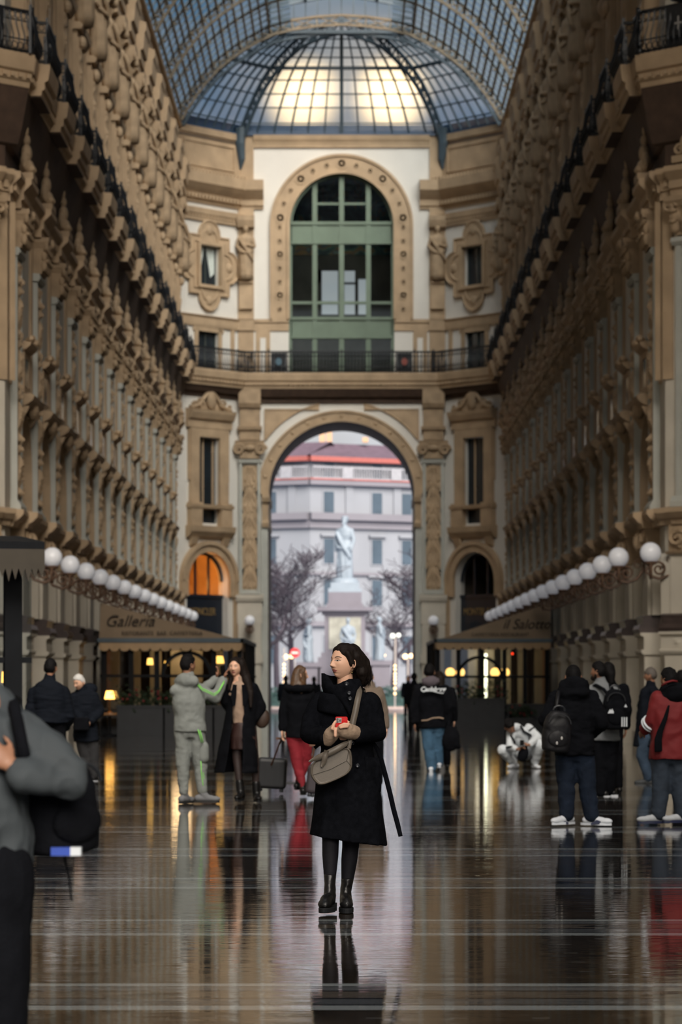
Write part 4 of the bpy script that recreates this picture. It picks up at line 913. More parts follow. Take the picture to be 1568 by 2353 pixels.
def planter(x0, x1, y0, y1, h, label, seed, fl=True, hh=.38):
    r = empty('planter', label, 'planter', ((x0+x1)/2, (y0+y1)/2, 0)); cx, cy = (x0+x1)/2, (y0+y1)/2
    m = MB(); m.box(x0-cx, x1-cx, y0-cy, y1-cy, 0, h); m.box(x0-cx-.03, x1-cx+.03, y0-cy-.03, y1-cy+.03, h-.07, h); m.build('box', BOX, r)
    m = MB(); n = int((x1-x0)*260)
    for k in range(3): foliage(m, (k-1)*(x1-x0)*.3, 0, h+.18, (x1-x0)*.33, (y1-y0)*.6, hh, n//3, .07, seed+k)
    m.build('foliage', LEAF, r)
    if fl:
        m = MB(); rd = random.Random(seed+9)
        for _ in range(int((x1-x0)*9)): m.ell((rd.uniform(-.48, .48)*(x1-x0), -abs(y1-y0)*.35, h+rd.uniform(.05, .42)), .035, nu=6, nv=4)
        m.build('flowers', REDF, r)
for k, (a, b) in enumerate(((-6.0, -4.75), (-4.7, -3.4), (-3.35, -2.7))): planter(a, b, 79.6, 80.3, .84, 'dark planter with red flowers by the curly-lettered kiosk, %s from the wall' % words_ordinal(k), 11+k)
planter(3.75, 5.35, 94.4, 95.1, .95, 'dark planter of leafy plants by the kiosk behind the crouching man', 31, True, .5)
planter(5.5, 6.3, 95.0, 95.35, .3, 'low planter of dark red shrubs by the kiosk window behind the crouching man', 41, True, .3)
def table_lamp(x, y, z, k, label):
    r = empty('table_lamp', label, 'lamp', (x, y, z)); m = MB(); m.lathe((0, 0, 0), [(.075, 0), (.075, .02), (.02, .05), (.016, .36), (.016, .40)], 10); m.build('base', mat('brass', (.35, .18, .06), .3, metal=1), r)
    m = MB(); m.lathe((0, 0, 0), [(.135, .38), (.14, .39), (.09, .60), (.08, .60)], 18); m.build('lamp_shade', WARMG, r)
tb = empty('side_table', 'small round table carrying the lit amber lamp by the curly-lettered kiosk', 'table', P(252, 1640, 80)*1); tb.location.z = 0
m = MB(); m.lathe((0, 0, 0), [(.28, .57), (.29, .60), (.28, .63)], 20); m.build('tabletop', mat('amber_wood_top', (.40, .2, .08), .4), tb)
m = MB(); m.lathe((0, 0, 0), [(.2, 0), (.2, .03), (.03, .06), (.03, .57)], 10); m.build('leg', DARKW, tb)
table_lamp(tb.location.x, tb.location.y, .63, 0, 'lit amber table lamp on the small round table beside the curly-lettered kiosk')
lamp_light('table_lamp_light', 'POINT', (tb.location.x, tb.location.y, 1.12), (0, 0, 0), 9, (1, .5, .15), shadow_soft_size=.05)
def glow(name, x, y, z, rx, rz, label, mt=WARMG, cat='lamp', grp='lit lamps inside the kiosks', arm=True):
    r = empty(name, label, cat, (x, y, z), group=grp); m = MB()
    if mt is WARMG: m.lathe((0, 0, 0), [(rx, -rz), (rx, -rz*.9), (rx*.75, rz), (rx*.7, rz)], 16)
    else: m.ell((0, 0, 0), (rx, rx, rz), nu=18, nv=12)
    m.build('lamp_shade', mt, r, smooth=mt is not WARMG)
    m = MB(); m.tube([(0, 0, rz), (0, 0, rz+.3)], .012, 5); m.build('stem', IRON, r); return r
glow('hanging_lamp', P(345, 1520, 81.5).x, 81.5, P(345, 1520, 81.5).z, .09, .09, 'small lit amber lamp hanging in the kiosk just beside the tracksuit man head')
glow('hanging_lamp', P(382, 1524, 83).x, 83, P(382, 1524, 83).z, .06, .06, 'faint small lamp deeper inside the kiosk beside the tracksuit man')
glow('hanging_lamp', P(503, 1516, 81.5).x, 81.5, P(503, 1516, 81.5).z, .15, .10, 'wide lit amber lamp hanging between the tracksuit man and the long-coat woman')
for px, q in ((1035, 'partly behind the post'), (1058, 'next to the lettered jacket man'), (1138, 'partly behind the bright light strip post'), (1161, 'on the far side of the bright light strip')):
    a = P(px, 1545, 96.4); glow('globe_lamp', a.x, a.y, a.z, .15, .15, 'round yellow globe lamp in the kiosk, '+q, YELG)
a = P(1117, 1545, 96.8); st = MB(); st.box(-.045, .045, -.02, .02, -.85, .62); tag(st.build('light_strip', mat('white_light_strip', (.9, .9, .7), .5, 0, emit=(1, .95, .62), es=9), loc=a), 'bright vertical light strip shining in the kiosk behind the crouching man', 'light')
a = P(1178, 1502, 96); tag(MB().ell((0, 0, 0), .035).build('signal_light', mat('red_signal_glow', (.9, .05, .02), .5, 0, emit=(1, .04, .01), es=6), loc=a), 'tiny red light high inside the kiosk behind the crouching man', 'light')
lamp_light('kiosk_light', 'POINT', (-4.4, 82.2, 2.2), (0, 0, 0), 55, (1, .62, .3), shadow_soft_size=.3)
lamp_light('kiosk_light', 'POINT', (4.8, 97.2, 2.4), (0, 0, 0), 28, (1, .82, .55), shadow_soft_size=.3)
a = P(1040, 1595, 94); r = empty('menu_stand', 'white menu card on a stand in front of the kiosk beside the lettered jacket', 'menu stand', (a.x, a.y, 0))
m = MB(); m.box(-.14, .14, -.01, .01, .85, 1.2); m.build('menu_card', mat('white_paper', (.6, .66, .66)), r); m = MB(); m.tube([(0, .03, 0), (0, .03, 1.1)], .015, 6); m.lathe((0, .03, 0), [(.15, 0), (.15, .02), (.02, .03)], 10); m.build('stand', IRON, r)
# near kiosk at the picture's edge: dark awning with fringe, posts
r = empty('cafe_kiosk', 'dark glazed kiosk with fringed awning at the picture edge', 'kiosk', (-3.86, 40, 0), math.radians(14))
ze = 1.5+(1565-1262)*40/F
m = MB(); m.add([(0, 0, ze), (-5, 0, ze), (-5, 2.5, ze+.2), (0, 2.5, ze+.2), (0, 0, ze+.10), (-5, 0, ze+.10), (-5, 2.5, ze+.3), (0, 2.5, ze+.3)], [(0, 3, 2, 1), (4, 5, 6, 7), (0, 1, 5, 4), (3, 0, 4, 7), (2, 3, 7, 6), (1, 2, 6, 5)]); m.build('awning', DARKW, r)
m = MB()
for k in range(50):
    x = -k*.09; m.box(x-.09, x, -.01, 0, ze-.26, ze); m.add([(x, -.01, ze-.26), (x-.09, -.01, ze-.26), (x-.045, -.012, ze-.26-.13-.03*(k % 3))], [(0, 1, 2)])
for k in range(14):
    y = k*.09; m.box(-.01, 0, y, y+.09, ze-.26, ze); m.add([(-.005, y, ze-.26), (-.005, y+.09, ze-.26), (-.005, y+.045, ze-.40)], [(0, 1, 2)])
m.build('fringe', mat('taupe_fringe', (.05, .042, .032), .9), r)
for x, w in ((-.36, .12), (-.62, .05), (-1.4, .14), (-2.6, .14)):
    m = MB(); m.box(x-w, x+w, .5, .7, 0, ze-.02); m.build('post', DARKW, r)
m = MB(); m.box(-4.6, -.1, .52, .68, 0, .8); m.box(-4.6, -.1, .55, .65, 1.75, 1.83); m.build('base_panel', DARKW, r)
m = MB(); m.box(-4.6, -.1, .59, .61, .8, ze); m.build('glazing', KGL, r)
m = MB(); m.box(-4.6, -.4, 2.2, 2.3, 0, ze); m.box(-4.6, -4.5, .6, 2.3, 0, ze); m.build('interior_wall', mat('dark_kiosk_inside', (.02, .018, .016)), r)
a = P(20, 1555, 41.5); glow('hanging_lamp', a.x, a.y, a.z, .035, .10, 'dim amber lamp inside the fringed kiosk at the picture edge', grp='lit lamps inside the fringed kiosk')
a = P(8, 1556, 42.0); glow('hanging_lamp', a.x, a.y, a.z, .03, .08, 'smaller dim amber lamp deeper inside the fringed kiosk', grp='lit lamps inside the fringed kiosk')
a = P(655, 1806, 41.5); tag(MB().box(-.35, .35, -.3, .3, 0, .006).build('floor_grate', mat('grate_steel', (.10, .10, .10), .4, .1, metal=1), loc=(P(665, 1795, 43).x, 43, .001)), 'small metal drain grate in the floor beside the red trousers', 'grate')
# ---------------------------------------------------------------- the square beyond
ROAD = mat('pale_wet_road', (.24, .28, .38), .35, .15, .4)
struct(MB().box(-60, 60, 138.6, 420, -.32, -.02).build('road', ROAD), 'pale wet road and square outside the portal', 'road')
struct(MB().box(-60, 60, 142, 142.6, -.02, .1).build('kerb', mat('pinkish_kerb', (.55, .42, .38), .7)), 'pale kerb along the road outside the portal', 'kerb')
struct(MB().box(-60, 60, 158, 158.5, -.02, .12).build('kerb', mat('pinkish_kerb', (.55, .42, .38), .7)), 'second pale kerb across the square by the hedge', 'kerb')
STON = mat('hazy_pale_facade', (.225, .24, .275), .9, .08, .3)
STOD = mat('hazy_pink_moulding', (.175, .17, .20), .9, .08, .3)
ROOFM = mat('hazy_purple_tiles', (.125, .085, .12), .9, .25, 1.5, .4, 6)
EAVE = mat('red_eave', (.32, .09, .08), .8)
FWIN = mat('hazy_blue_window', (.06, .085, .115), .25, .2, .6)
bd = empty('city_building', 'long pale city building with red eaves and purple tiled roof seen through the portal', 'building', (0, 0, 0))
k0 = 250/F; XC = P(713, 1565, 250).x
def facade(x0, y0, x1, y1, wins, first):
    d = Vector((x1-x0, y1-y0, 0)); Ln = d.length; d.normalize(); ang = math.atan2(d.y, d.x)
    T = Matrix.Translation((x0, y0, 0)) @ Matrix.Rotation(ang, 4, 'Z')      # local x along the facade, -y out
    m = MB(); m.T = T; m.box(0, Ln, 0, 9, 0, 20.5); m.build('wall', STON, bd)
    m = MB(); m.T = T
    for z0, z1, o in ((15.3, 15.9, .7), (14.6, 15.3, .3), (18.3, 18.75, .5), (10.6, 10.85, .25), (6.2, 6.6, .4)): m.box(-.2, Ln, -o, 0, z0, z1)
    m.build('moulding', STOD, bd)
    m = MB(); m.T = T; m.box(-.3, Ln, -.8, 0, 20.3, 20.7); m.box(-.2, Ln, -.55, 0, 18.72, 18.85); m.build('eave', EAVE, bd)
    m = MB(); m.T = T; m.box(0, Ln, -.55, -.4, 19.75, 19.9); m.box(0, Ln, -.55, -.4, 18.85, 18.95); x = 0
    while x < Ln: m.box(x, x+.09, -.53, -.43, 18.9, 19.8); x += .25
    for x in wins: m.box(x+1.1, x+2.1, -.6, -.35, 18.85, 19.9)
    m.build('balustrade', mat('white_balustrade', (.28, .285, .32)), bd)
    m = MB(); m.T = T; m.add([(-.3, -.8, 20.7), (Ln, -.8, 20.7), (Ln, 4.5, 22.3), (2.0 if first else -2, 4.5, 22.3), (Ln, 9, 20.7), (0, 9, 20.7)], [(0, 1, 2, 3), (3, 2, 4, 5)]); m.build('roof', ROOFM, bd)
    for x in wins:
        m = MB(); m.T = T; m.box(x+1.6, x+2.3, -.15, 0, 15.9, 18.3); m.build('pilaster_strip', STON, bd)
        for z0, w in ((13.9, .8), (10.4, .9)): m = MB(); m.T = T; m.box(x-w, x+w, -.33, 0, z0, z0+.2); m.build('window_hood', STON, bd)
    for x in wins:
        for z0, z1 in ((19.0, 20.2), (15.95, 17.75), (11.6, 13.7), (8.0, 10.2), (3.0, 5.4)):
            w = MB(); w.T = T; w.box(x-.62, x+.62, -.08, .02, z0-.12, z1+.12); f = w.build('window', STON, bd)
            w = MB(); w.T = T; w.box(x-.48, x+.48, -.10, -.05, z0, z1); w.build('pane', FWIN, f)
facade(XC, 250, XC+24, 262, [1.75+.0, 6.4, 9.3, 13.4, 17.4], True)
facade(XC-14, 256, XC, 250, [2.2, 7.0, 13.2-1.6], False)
for px, py, h in ((757, 985, 1.0), (840, 1005, .7), (741, 992, .6)):
    a = P(px, py+18, 256); m = MB(); m.box(a.x-.25, a.x+.25, 256, 256.6, 22.4, a.z+h); m.build('chimney', mat('warm_chimney', (.5, .32, .2)), bd)
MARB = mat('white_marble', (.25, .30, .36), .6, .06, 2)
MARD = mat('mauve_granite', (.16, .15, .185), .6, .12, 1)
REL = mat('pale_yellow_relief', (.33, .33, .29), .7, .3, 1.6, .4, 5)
DM = 185; mx = P(793, 1565, DM).x
mon = empty('monument_plinth', 'tall tiered granite monument plinth in the square', 'monument', (mx, DM, 0))
m = MB()
for hw, z0, z1 in ((5.0, -.02, .5), (4.2, .5, 1.1), (1.7, 1.1, 3.0), (1.5, 3.0, 3.3), (1.28, 3.3, 5.7), (1.45, 5.7, 5.9), (1.75, 5.9, 6.15), (1.15, 6.15, 6.4), (1.05, 6.4, 7.1)): m.box(-hw, hw, -hw, hw, z0, z1)
m.build('plinth', MARD, mon)
m = MB(); m.box(-1.05, 1.05, -1.05, 1.05, 7.1, 7.35); m.box(-.9, .9, -.9, .9, 7.35, 7.7); m.lathe((0, 0, 7.7), [(.9, 0), (.85, .15), (.7, .3)], 20); m.build('top_step', MARB, mon)
m = MB(); m.T = Matrix.Translation((0, -1.30, 0)); frame_rect(m, 0, 0, 0, 0, 0, 0, 0) if 0 else m.box(-1.0, 1.0, -.05, .03, 3.5, 5.5); m.build('relief_panel', REL, mon)
def mstat(h, x, y, z, rz, label, arm, beard=False):
    m = MB(); statue(m, h, 0, 0, 0, arm)
    if beard: m.ell((.16*h/2.5, 0, 2.2*h/2.5), (.06, .08, .16), nu=8, nv=6); m.lathe((-.02, 0, 2.45*h/2.5), [(.16*h/2.5, 0), (.17*h/2.5, .04), (.1*h/2.5, .1)], 12)
    o = solid(m, 'statue', MARB, None, .06 if h > 3 else .04, 2); o.location = (x, y, z); o.rotation_euler = (0, 0, rz); return tag(o, label, 'statue')
mstat(3.95, mx, DM, 7.95, -PI/2-.5, 'tall white marble robed statue on top of the monument', 3, True)
for (px, py0, yy, rz, lb, arm) in ((800, 1522, 181.6, -PI/2, 'smaller white statue standing in front of the monument plinth', 3), (872, 1518, 184, .2, 'smaller white statue at the monument corner above the main woman shoulder', 1), (710, 1522, 184, PI, 'smaller bluish statue at the monument corner half hidden by branches', 1)):
    a = P(px, py0, yy); r = MB(); r.box(-.7, .7, -.7, .7, 0, a.z-.12); r.box(-.82, .82, -.82, .82, a.z-.3, a.z); tag(r.build('pedestal', MARD, loc=(a.x, yy, 0)), 'granite pedestal under the '+lb.split(' statue')[0]+' statue '+' '.join(lb.split(' ')[3:7]), 'pedestal')
    mstat(2.75, a.x, yy, a.z, rz, lb, arm)
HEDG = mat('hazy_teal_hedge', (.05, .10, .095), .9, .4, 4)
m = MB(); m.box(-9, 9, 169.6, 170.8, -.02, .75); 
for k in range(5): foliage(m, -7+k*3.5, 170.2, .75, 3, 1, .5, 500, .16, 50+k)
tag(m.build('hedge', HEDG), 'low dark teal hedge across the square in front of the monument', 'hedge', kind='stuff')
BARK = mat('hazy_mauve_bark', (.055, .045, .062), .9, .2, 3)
def tree(x, y, H, seed, label, lean=0, spread=1):
    rd = random.Random(seed); segs = []
    def grow(p, d, L_, r, lv):
        n = 3; pts = [p]; rr = [r]
        for k in range(n):
            d = (d+Vector((rd.uniform(-.22, .22), rd.uniform(-.22, .22), rd.uniform(-.10, .16)))*(1 if lv else .4)).normalized(); p = p+d*L_/n; pts.append(p); rr.append(r*(1-.38*(k+1)/n))
            if lv < 5 and (k > 0 or lv > 0):
                for _ in range(1 if lv == 0 else rd.choice((1, 1, 2))):
                    a = rd.uniform(0, 2*PI); side = Vector((math.cos(a)*spread, math.sin(a)*spread, rd.uniform(.0, .55))); grow(p, (d*.55+side*.8).normalized(), L_*rd.uniform(.58, .78), rr[-1]*.62, lv+1)
        segs.append((pts, rr))
    grow(Vector((0, 0, 0)), Vector((lean, 0, 1)).normalized(), H*.42, H*.022, 0)
    m = MB()
    for pts, rr in segs: m.tube(pts, [max(q, .018) for q in rr], 4)
    return tag(m.build('bare_tree', BARK, loc=(x, y, -.02)), label, 'tree', 'bare trees in the square')
tree(P(588, 0, 158).x, 158, 9.5, 3, 'bare winter tree at the portal edge above the red trousers woman', .10)
tree(P(982, 0, 160).x, 160, 10.5, 8, 'bare winter tree at the portal edge above the lettered jacket', -.10)
tree(P(675, 0, 205).x, 205, 11, 21, 'bare winter tree behind the bluish corner statue')
tree(P(905, 0, 200).x, 200, 11, 34, 'bare winter tree behind the corner statue near the light string')
tree(P(640, 0, 178).x, 178, 10, 55, 'bare winter tree between the portal jamb and the monument')
tree(P(940, 0, 206).x, 206, 9.5, 61, 'bare winter tree between the monument and the dark arch side')
BULB = mat('warm_bulb_glow', (1, .7, .4), .5, 0, emit=(1, .62, .30), es=5)
for px, ys, lb in ((653, (1527, 1536, 1545, 1553, 1560, 1568, 1575, 1588), 'vertical string of warm bulbs outside, above the red trousers woman'), (908, (1530, 1538, 1548, 1555, 1562, 1570, 1582, 1594), 'vertical string of warm bulbs outside, beside the main woman')):
    r = empty('light_string', lb, 'light string', P(px, 1600, 168)); r.location.z = 0
    m = MB(); m.tube([(0, .1, 0), (0, .1, 3.4)], .05, 6); m.build('pole', mat('pale_pole', (.5, .45, .42)), r)
    for y in ys: m = MB(); m.ell((0, 0, 1.5-(y-1565)*168/F), .07, nu=8, nv=6); m.build('bulb', BULB, r)
for px, py, D, lb in ((663, 1513, 190, 'warm street lantern glow in the square above the red trousers woman'), (909, 1465, 190, 'pale street lantern cluster beside the corner statue'), (938, 1512, 195, 'small warm lantern glow near the dark arch side of the portal'), (874, 1511, 187.5, 'small warm light at the foot of the corner statue')):
    a = P(px, py, D); r = empty('street_lamp', lb, 'street lamp', (a.x, D, 0), group='street lamps in the square')
    m = MB(); m.tube([(0, 0, 0), (0, 0, a.z)], .05, 6); m.build('pole', mat('pale_pole', (.5, .45, .42)), r)
    m = MB(); m.ell((-.18, 0, a.z+.1), .17, nu=10, nv=7); m.ell((.2, 0, a.z+.14), .15, nu=10, nv=7); m.build('lantern', BULB if px != 909 else mat('pale_lantern', (.8, .85, .8), .5, 0, emit=(.9, .95, .8), es=1.0), r)
a = P(678, 1500, 176); r = empty('road_sign', 'round red and white no-entry road sign outside above the red trousers woman', 'sign', (a.x, 176, 0))
m = MB(); m.tube([(0, 0, 0), (0, 0, a.z)], .03, 6); m.build('pole', mat('pale_pole', (.5, .45, .42)), r)
v = MB(); v.plate([(.3*math.cos(t), .3*math.sin(t)) for t in [k*PI/10 for k in range(20)]], 0, .03); m = MB(); m.add([(y, -.06+x, z+a.z) for x, y, z in v.v], v.f); m.build('disc', mat('sign_red', (.6, .04, .05)), r)
m = MB(); m.box(-.2, .2, -.075, -.06, a.z-.06, a.z+.06); m.build('bar', WHITE, r)
# ================================================================ people
SKIN = mat('skin', (.70, .41, .28), .5, .08, 14, spec=.4)
SKIND = mat('tanned_skin', (.30, .145, .085), .55, .1, 14)
LIPS = mat('lips', (.36, .115, .10), .45, .05)
BROWM = mat('eyebrow_hair', (.045, .026, .018), .8)
EYEW = mat('eye_white', (.36, .32, .30), .3, .02)
IRIS = mat('dark_iris', (.02, .012, .008), .15)
HAIRD = mat('dark_brown_hair', (.011, .007, .0055), .65, .5, 60, spec=.15)
HAIRB = mat('black_hair', (.005, .0045, .005), .7, .3, 60, spec=.12)
HAIRC = mat('chestnut_hair', (.085, .042, .018), .5, .45, 40)
HAIRW = mat('white_hair', (.55, .54, .52), .7, .2, 60)
HAIRG = mat('grey_brown_hair', (.09, .075, .065), .7, .3, 60)
def sm(a, b, x): t = max(0, min(1, (x-a)/(b-a))); return t*t*(3-2*t)
def g_(u, s): return math.exp(-(u/s)**2)
def headpt(dx, dy, dz, fem=False):
    x, y, z = .0765*dx, .095*dy, .118*dz
    if dz < 0:
        t = -dz; x *= 1-(.25 if fem else .24)*t**2.2
        if dy > 0: y *= 1-.5*t**1.4; 
        else: y *= 1+.02*t
        if dy > 0: z *= 1-.30*sm(0, 1, dy)*t
    if dy < 0:
        w = sm(0, .45, -dy); ax = abs(x)
        flat = .010*g_(z-.01, .06)*w*(1-g_(ax, .07)); y -= flat*0
        n = 0
        if z > -.031: n = .026*max(0, min(1, (.016-z)/.047))**1.15
        elif z > -.046: n = .026*((z+.046)/.015)**.7
        ns = .0085+.0065*max(0, min(1, (.0-z)/.035))
        d = n*g_(ax, ns)+.007*g_(ax-.0125, .0055)*g_(z+.034, .007)
        d += -.0095*g_(ax-.031, .0135)*g_(z-.006, .0115)+.0045*g_(ax-.03, .02)*g_(z-.025, .0065)+.0058*g_(ax-.031, .010)*g_(z-.004, .0062)
        d += .0052*g_(z+.0565, .0042)*g_(ax, .019)+.0062*g_(z+.0675, .0055)*g_(ax, .017)-.0035*g_(z+.0615, .0018)*g_(ax, .024)
        d += .010*g_(z+.098, .015)*g_(ax, .024)-.003*g_(z+.080, .006)*g_(ax, .02)+.0045*g_(ax-.047, .018)*g_(z+.016, .022)
        y -= d*w
    return Vector((x, y, z))
def headgrid(nu, nv, f):
    v = []; fc = []
    for j in range(nv+1):
        t = PI*(.004+.992*j/nv)
        for i in range(nu):
            a = 2*PI*i/nu; v.append(f(math.sin(t)*math.cos(a), math.sin(t)*math.sin(a), math.cos(t)))
    for j in range(nv):
        for i in range(nu): fc.append((j*nu+i, (j+1)*nu+i, (j+1)*nu+(i+1) % nu, j*nu+(i+1) % nu))
    fc += [tuple(range(nu)), tuple(range((nv+1)*nu-1, nv*nu-1, -1))]
    return v, fc
def zone(c, brow=True):
    x, y, z = c; ax = abs(x)
    if y > -.045: return 0
    if ((ax-.031)/.0056)**2+((z-.0040)/.0046)**2 < 1: return 4
    e = ((ax-.031)/.0140)**2+((z-.004)/.0042)**2
    if e < 1: return 3
    if e < 2.2 and z > .004: return 2
    zb = .0235+.006*(1-((ax-.034)/.022)**2)
    if brow and .013 < ax < .053 and abs(z-zb) < .0034-.0014*sm(.03, .053, ax): return 2
    if ax < .024 and -.0735+.010*(ax/.024)**2 < z < -.0525-.009*(ax/.024)**2+.0015*g_(ax-.006, .004): return 1
    return 0
def hairline(a, style):      # a: 0 at the face, pi at the nape -> lowest height that carries hair
    if style == 'short': return .060-.02*sm(.5, 1.1, a)-.05*sm(1.1, 1.6, a)-.055*sm(1.6, 2.3, a)
    if style == 'tucked': return .070-.03*sm(.4, .9, a)-.03*sm(.9, 1.5, a)-.17*sm(1.95, 2.2, a)
    if style == 'long': return .070-.03*sm(.4, .9, a)-.09*sm(.9, 1.5, a)-.08*sm(1.5, 2.2, a)
    if style == 'bald': return .02-.03*sm(1.0, 1.7, a)-.05*sm(1.7, 2.4, a)
    return .06
class Human:
    def __init__(h, label, D, cx, H=1.75, yaw=0, group=None, **ov):
        # yaw: 0 faces the camera, 90 faces picture-right, 180 walks away
        h.D = D; h.s = H/1.75; s = h.s; X = CX+(cx-800)*D/F; h.o = Vector((X, D, 0)); yr = math.radians(yaw); h.yaw = yaw
        fwd = Vector((math.sin(yr), -math.cos(yr), 0)); rt = Vector((math.cos(yr), math.sin(yr), 0)); h.fwd = fwd; h.rt = rt
        b = lambda r_, f_, z: h.o+rt*r_*s+fwd*f_*s+Vector((0, 0, z*s))
        j = dict(head=b(0, .02, 1.635), neck=b(0, -.01, 1.46), shR=b(.185, -.01, 1.41), shL=b(-.185, -.01, 1.41), elR=b(.235, -.03, 1.13), elL=b(-.235, -.03, 1.13), wrR=b(.24, .06, .89), wrL=b(-.24, .06, .89),
                 hipR=b(.09, 0, .93), hipL=b(-.09, 0, .93), knR=b(.10, .03, .50), knL=b(-.10, .03, .50), anR=b(.11, -.03, .085), anL=b(-.11, -.03, .085))
        h.toe = dict(R=fwd.copy(), L=fwd.copy()); h.hd = dict(yaw=yaw, pitch=0, roll=0, s=s)
        h.root = empty('person', label, 'person', h.o, group=group)
        # R / L here: towards +rt / -rt of the body; overrides are photo points (px, py, depth offset)
        for k, v in ov.items():
            if k in j: j[k] = P(v[0], v[1], D+(v[2] if len(v) > 2 else 0))
            elif k.startswith('toe'): a = math.radians(v); h.toe[k[3]] = Vector((math.sin(a), -math.cos(a), 0))
            elif k == 'hyaw': h.hd['yaw'] = v
            elif k in ('pitch', 'roll'): h.hd[k] = v
            elif k == 'hs': h.hd['s'] = v*s
        h.j = j; h.pel = (j['hipL']+j['hipR'])/2
        d = h.hd; h.HM = Matrix.Rotation(math.radians(d['yaw']), 3, 'Z') @ Matrix.Rotation(math.radians(d['roll']), 3, 'Y') @ Matrix.Rotation(math.radians(d['pitch']), 3, 'X')
        h.HM = h.HM*d['s']
    def mb(h): m = MB(); m.T = Matrix.Translation(-h.o); return m
    def H_(h, p): return h.j['head']+h.HM @ Vector(p)
    def torso(h, mb, rows, n=24, fold=None):
        j = h.j; hx = (j['hipR']-j['hipL']).normalized(); sx = (j['shR']-j['shL']).normalized(); rings = []
        for row in rows:
            t, w, d = row[:3]; f = row[3] if len(row) > 3 else 0
            c = h.pel.lerp(j['neck'], t) if t >= 0 else h.pel+(h.pel-j['neck'])*0+Vector((0, 0, t*(j['neck'].z-h.pel.z)))
            a = hx.lerp(sx, max(0, min(1, t))).normalized(); up = (j['neck']-h.pel).normalized() if t >= 0 else Vector((0, 0, 1))
            fw = a.cross(up).normalized()*(-1); fw = fw if fw.dot(h.fwd) > 0 else -fw
            q = []
            for i in range(n):
                an = 2*PI*i/n; k = 1
                if fold and t < fold[0]: k = 1+fold[1]*min(1, (fold[0]-t)*1.5)*math.sin(an*fold[2]+t*3)
                ca, sa = math.cos(an), math.sin(an); e = .85
                q.append(c+a*(math.copysign(abs(ca)**e, ca)*w*h.s*k)+fw*((math.copysign(abs(sa)**e, sa)*d*k+f)*h.s))
            rings.append(q)
        mb.loft(rings); return mb
    def hand(h, mb, w, d, nrm, side=1, curl=.5, sc=1.0):
        d = Vector(d).normalized(); nrm = Vector(nrm); nrm = (nrm-d*nrm.dot(d)).normalized(); ac = d.cross(nrm)*side; k = h.s*sc
        M = Matrix((d, ac, nrm)).transposed(); mb.ell(w+d*.05*k, (.055*k, .040*k, .018*k), M, 12, 8)
        for i in range(4):
            p = w+d*.085*k+ac*(i-1.5)*.020*k; q = d.copy(); L3 = ((.036, .024, .02), (.040, .027, .021), (.037, .025, .02), (.029, .019, .017))[i]; r = .0095*k
            for n_, l in enumerate(L3):
                c = curl*(.5+.35*n_); q = (q*math.cos(c)-nrm*math.sin(c)).normalized(); e = p+q*l*k; mb.cap(p, e, r, r*.92, 8); p = e; r *= .92
        p = w+d*.025*k-ac*.028*k; q = (d*.65-ac*.7-nrm*.25).normalized(); e = p+q*.04*k; mb.cap(p, e, .012*k, .0105*k, 8); q = (d*.85-ac*.25-nrm*.4*curl).normalized(); mb.cap(e, e+q*.032*k, .0105*k, .009*k, 8)
    def body(h, skin=SKIN, voxel=.012, hands=(None, None), fem=False, leg=.85, arm=.85, res=(56, 48), male_brow=True, handsc=1.0):
        j = h.j; m = h.mb(); s = h.s
        h.torso(m, [(-.12, .09, .07), (0, .12, .085), (.25, .11, .08), (.55, .12, .09), (.85, .14, .08), (.98, .10, .06), (1.02, .06, .055)])
        m.cap(j['neck']-Vector((0, 0, .03)), h.H_((0, .012, -.07)), .062*s, .054*s if not fem else .050*s)
        for q, hd in (('R', hands[0]), ('L', hands[1])):
            m.chain([j['sh'+q], j['el'+q], j['wr'+q]], [.055*s*arm, .042*s*arm, .027*s])
            m.chain([j['hip'+q], j['kn'+q], j['an'+q]], [.085*s*leg, .057*s*leg, .038*s*leg]); m.cap(j['an'+q]-Vector((0, 0, .03*s)), j['an'+q]+h.toe[q]*.07*s-Vector((0, 0, .045*s)), .030*s, .022*s)
            if hd is None: d = (j['wr'+q]-j['el'+q]); hd = (d, h.rt*(1 if q == 'R' else -1), .45)
            h.hand(m, j['wr'+q], hd[0], hd[1], 1 if q == 'R' else -1, hd[2], handsc)
        o = solid(m, 'body', [skin, LIPS, BROWM, EYEW, IRIS], h.root, voxel, 3)
        # head: sculpted skin joined to the neck, same mesh
        M = h.HM; c = h.j['head']-h.o
        v, f = headgrid(res[0], res[1], lambda x, y, z: headpt(x, y, z, fem))
        me = o.data; vs = [tuple(p.co) for p in me.vertices]; fs = [tuple(p.vertices) for p in me.polygons]; n = len(vs); mi = [0]*len(fs)
        for q in f: cc = sum((v[i] for i in q), Vector())/len(q); mi.append(zone(cc, male_brow) if len(q) == 4 else 0)
        vs += [tuple(c+M @ p) for p in v]; fs += [tuple(i+n for i in q) for q in f]
        e = MB()
        for sx in (-1, 1):
            R_ = Matrix.Rotation(sx*.35, 3, 'Z') @ Matrix.Rotation(-.15, 3, 'X'); e.ell((sx*.077, .014, -.010), (.007, .017, .028), R_, 14, 10); e.tube([Vector((sx*.081, .014, -.010))+R_ @ Vector((sx*.006, .015*math.cos(t), .025*math.sin(t))) for t in [k*PI/7 for k in range(-2, 13)]], .0045, 6); e.ell((sx*.075, .006, -.032), (.005, .006, .008), nu=8, nv=6)
        n = len(vs); vs += [tuple(c+M @ Vector(p)) for p in e.v]; fs += [tuple(i+n for i in q) for q in e.f]; mi += [0]*len(e.f)
        me2 = bpy.data.meshes.new('body'); me2.from_pydata(vs, [], fs)
        for k in me.materials: me2.materials.append(k)
        me2.polygons.foreach_set('material_index', mi); me2.polygons.foreach_set('use_smooth', [True]*len(fs)); me2.update(); o.data = me2; bpy.data.meshes.remove(me)
        return o
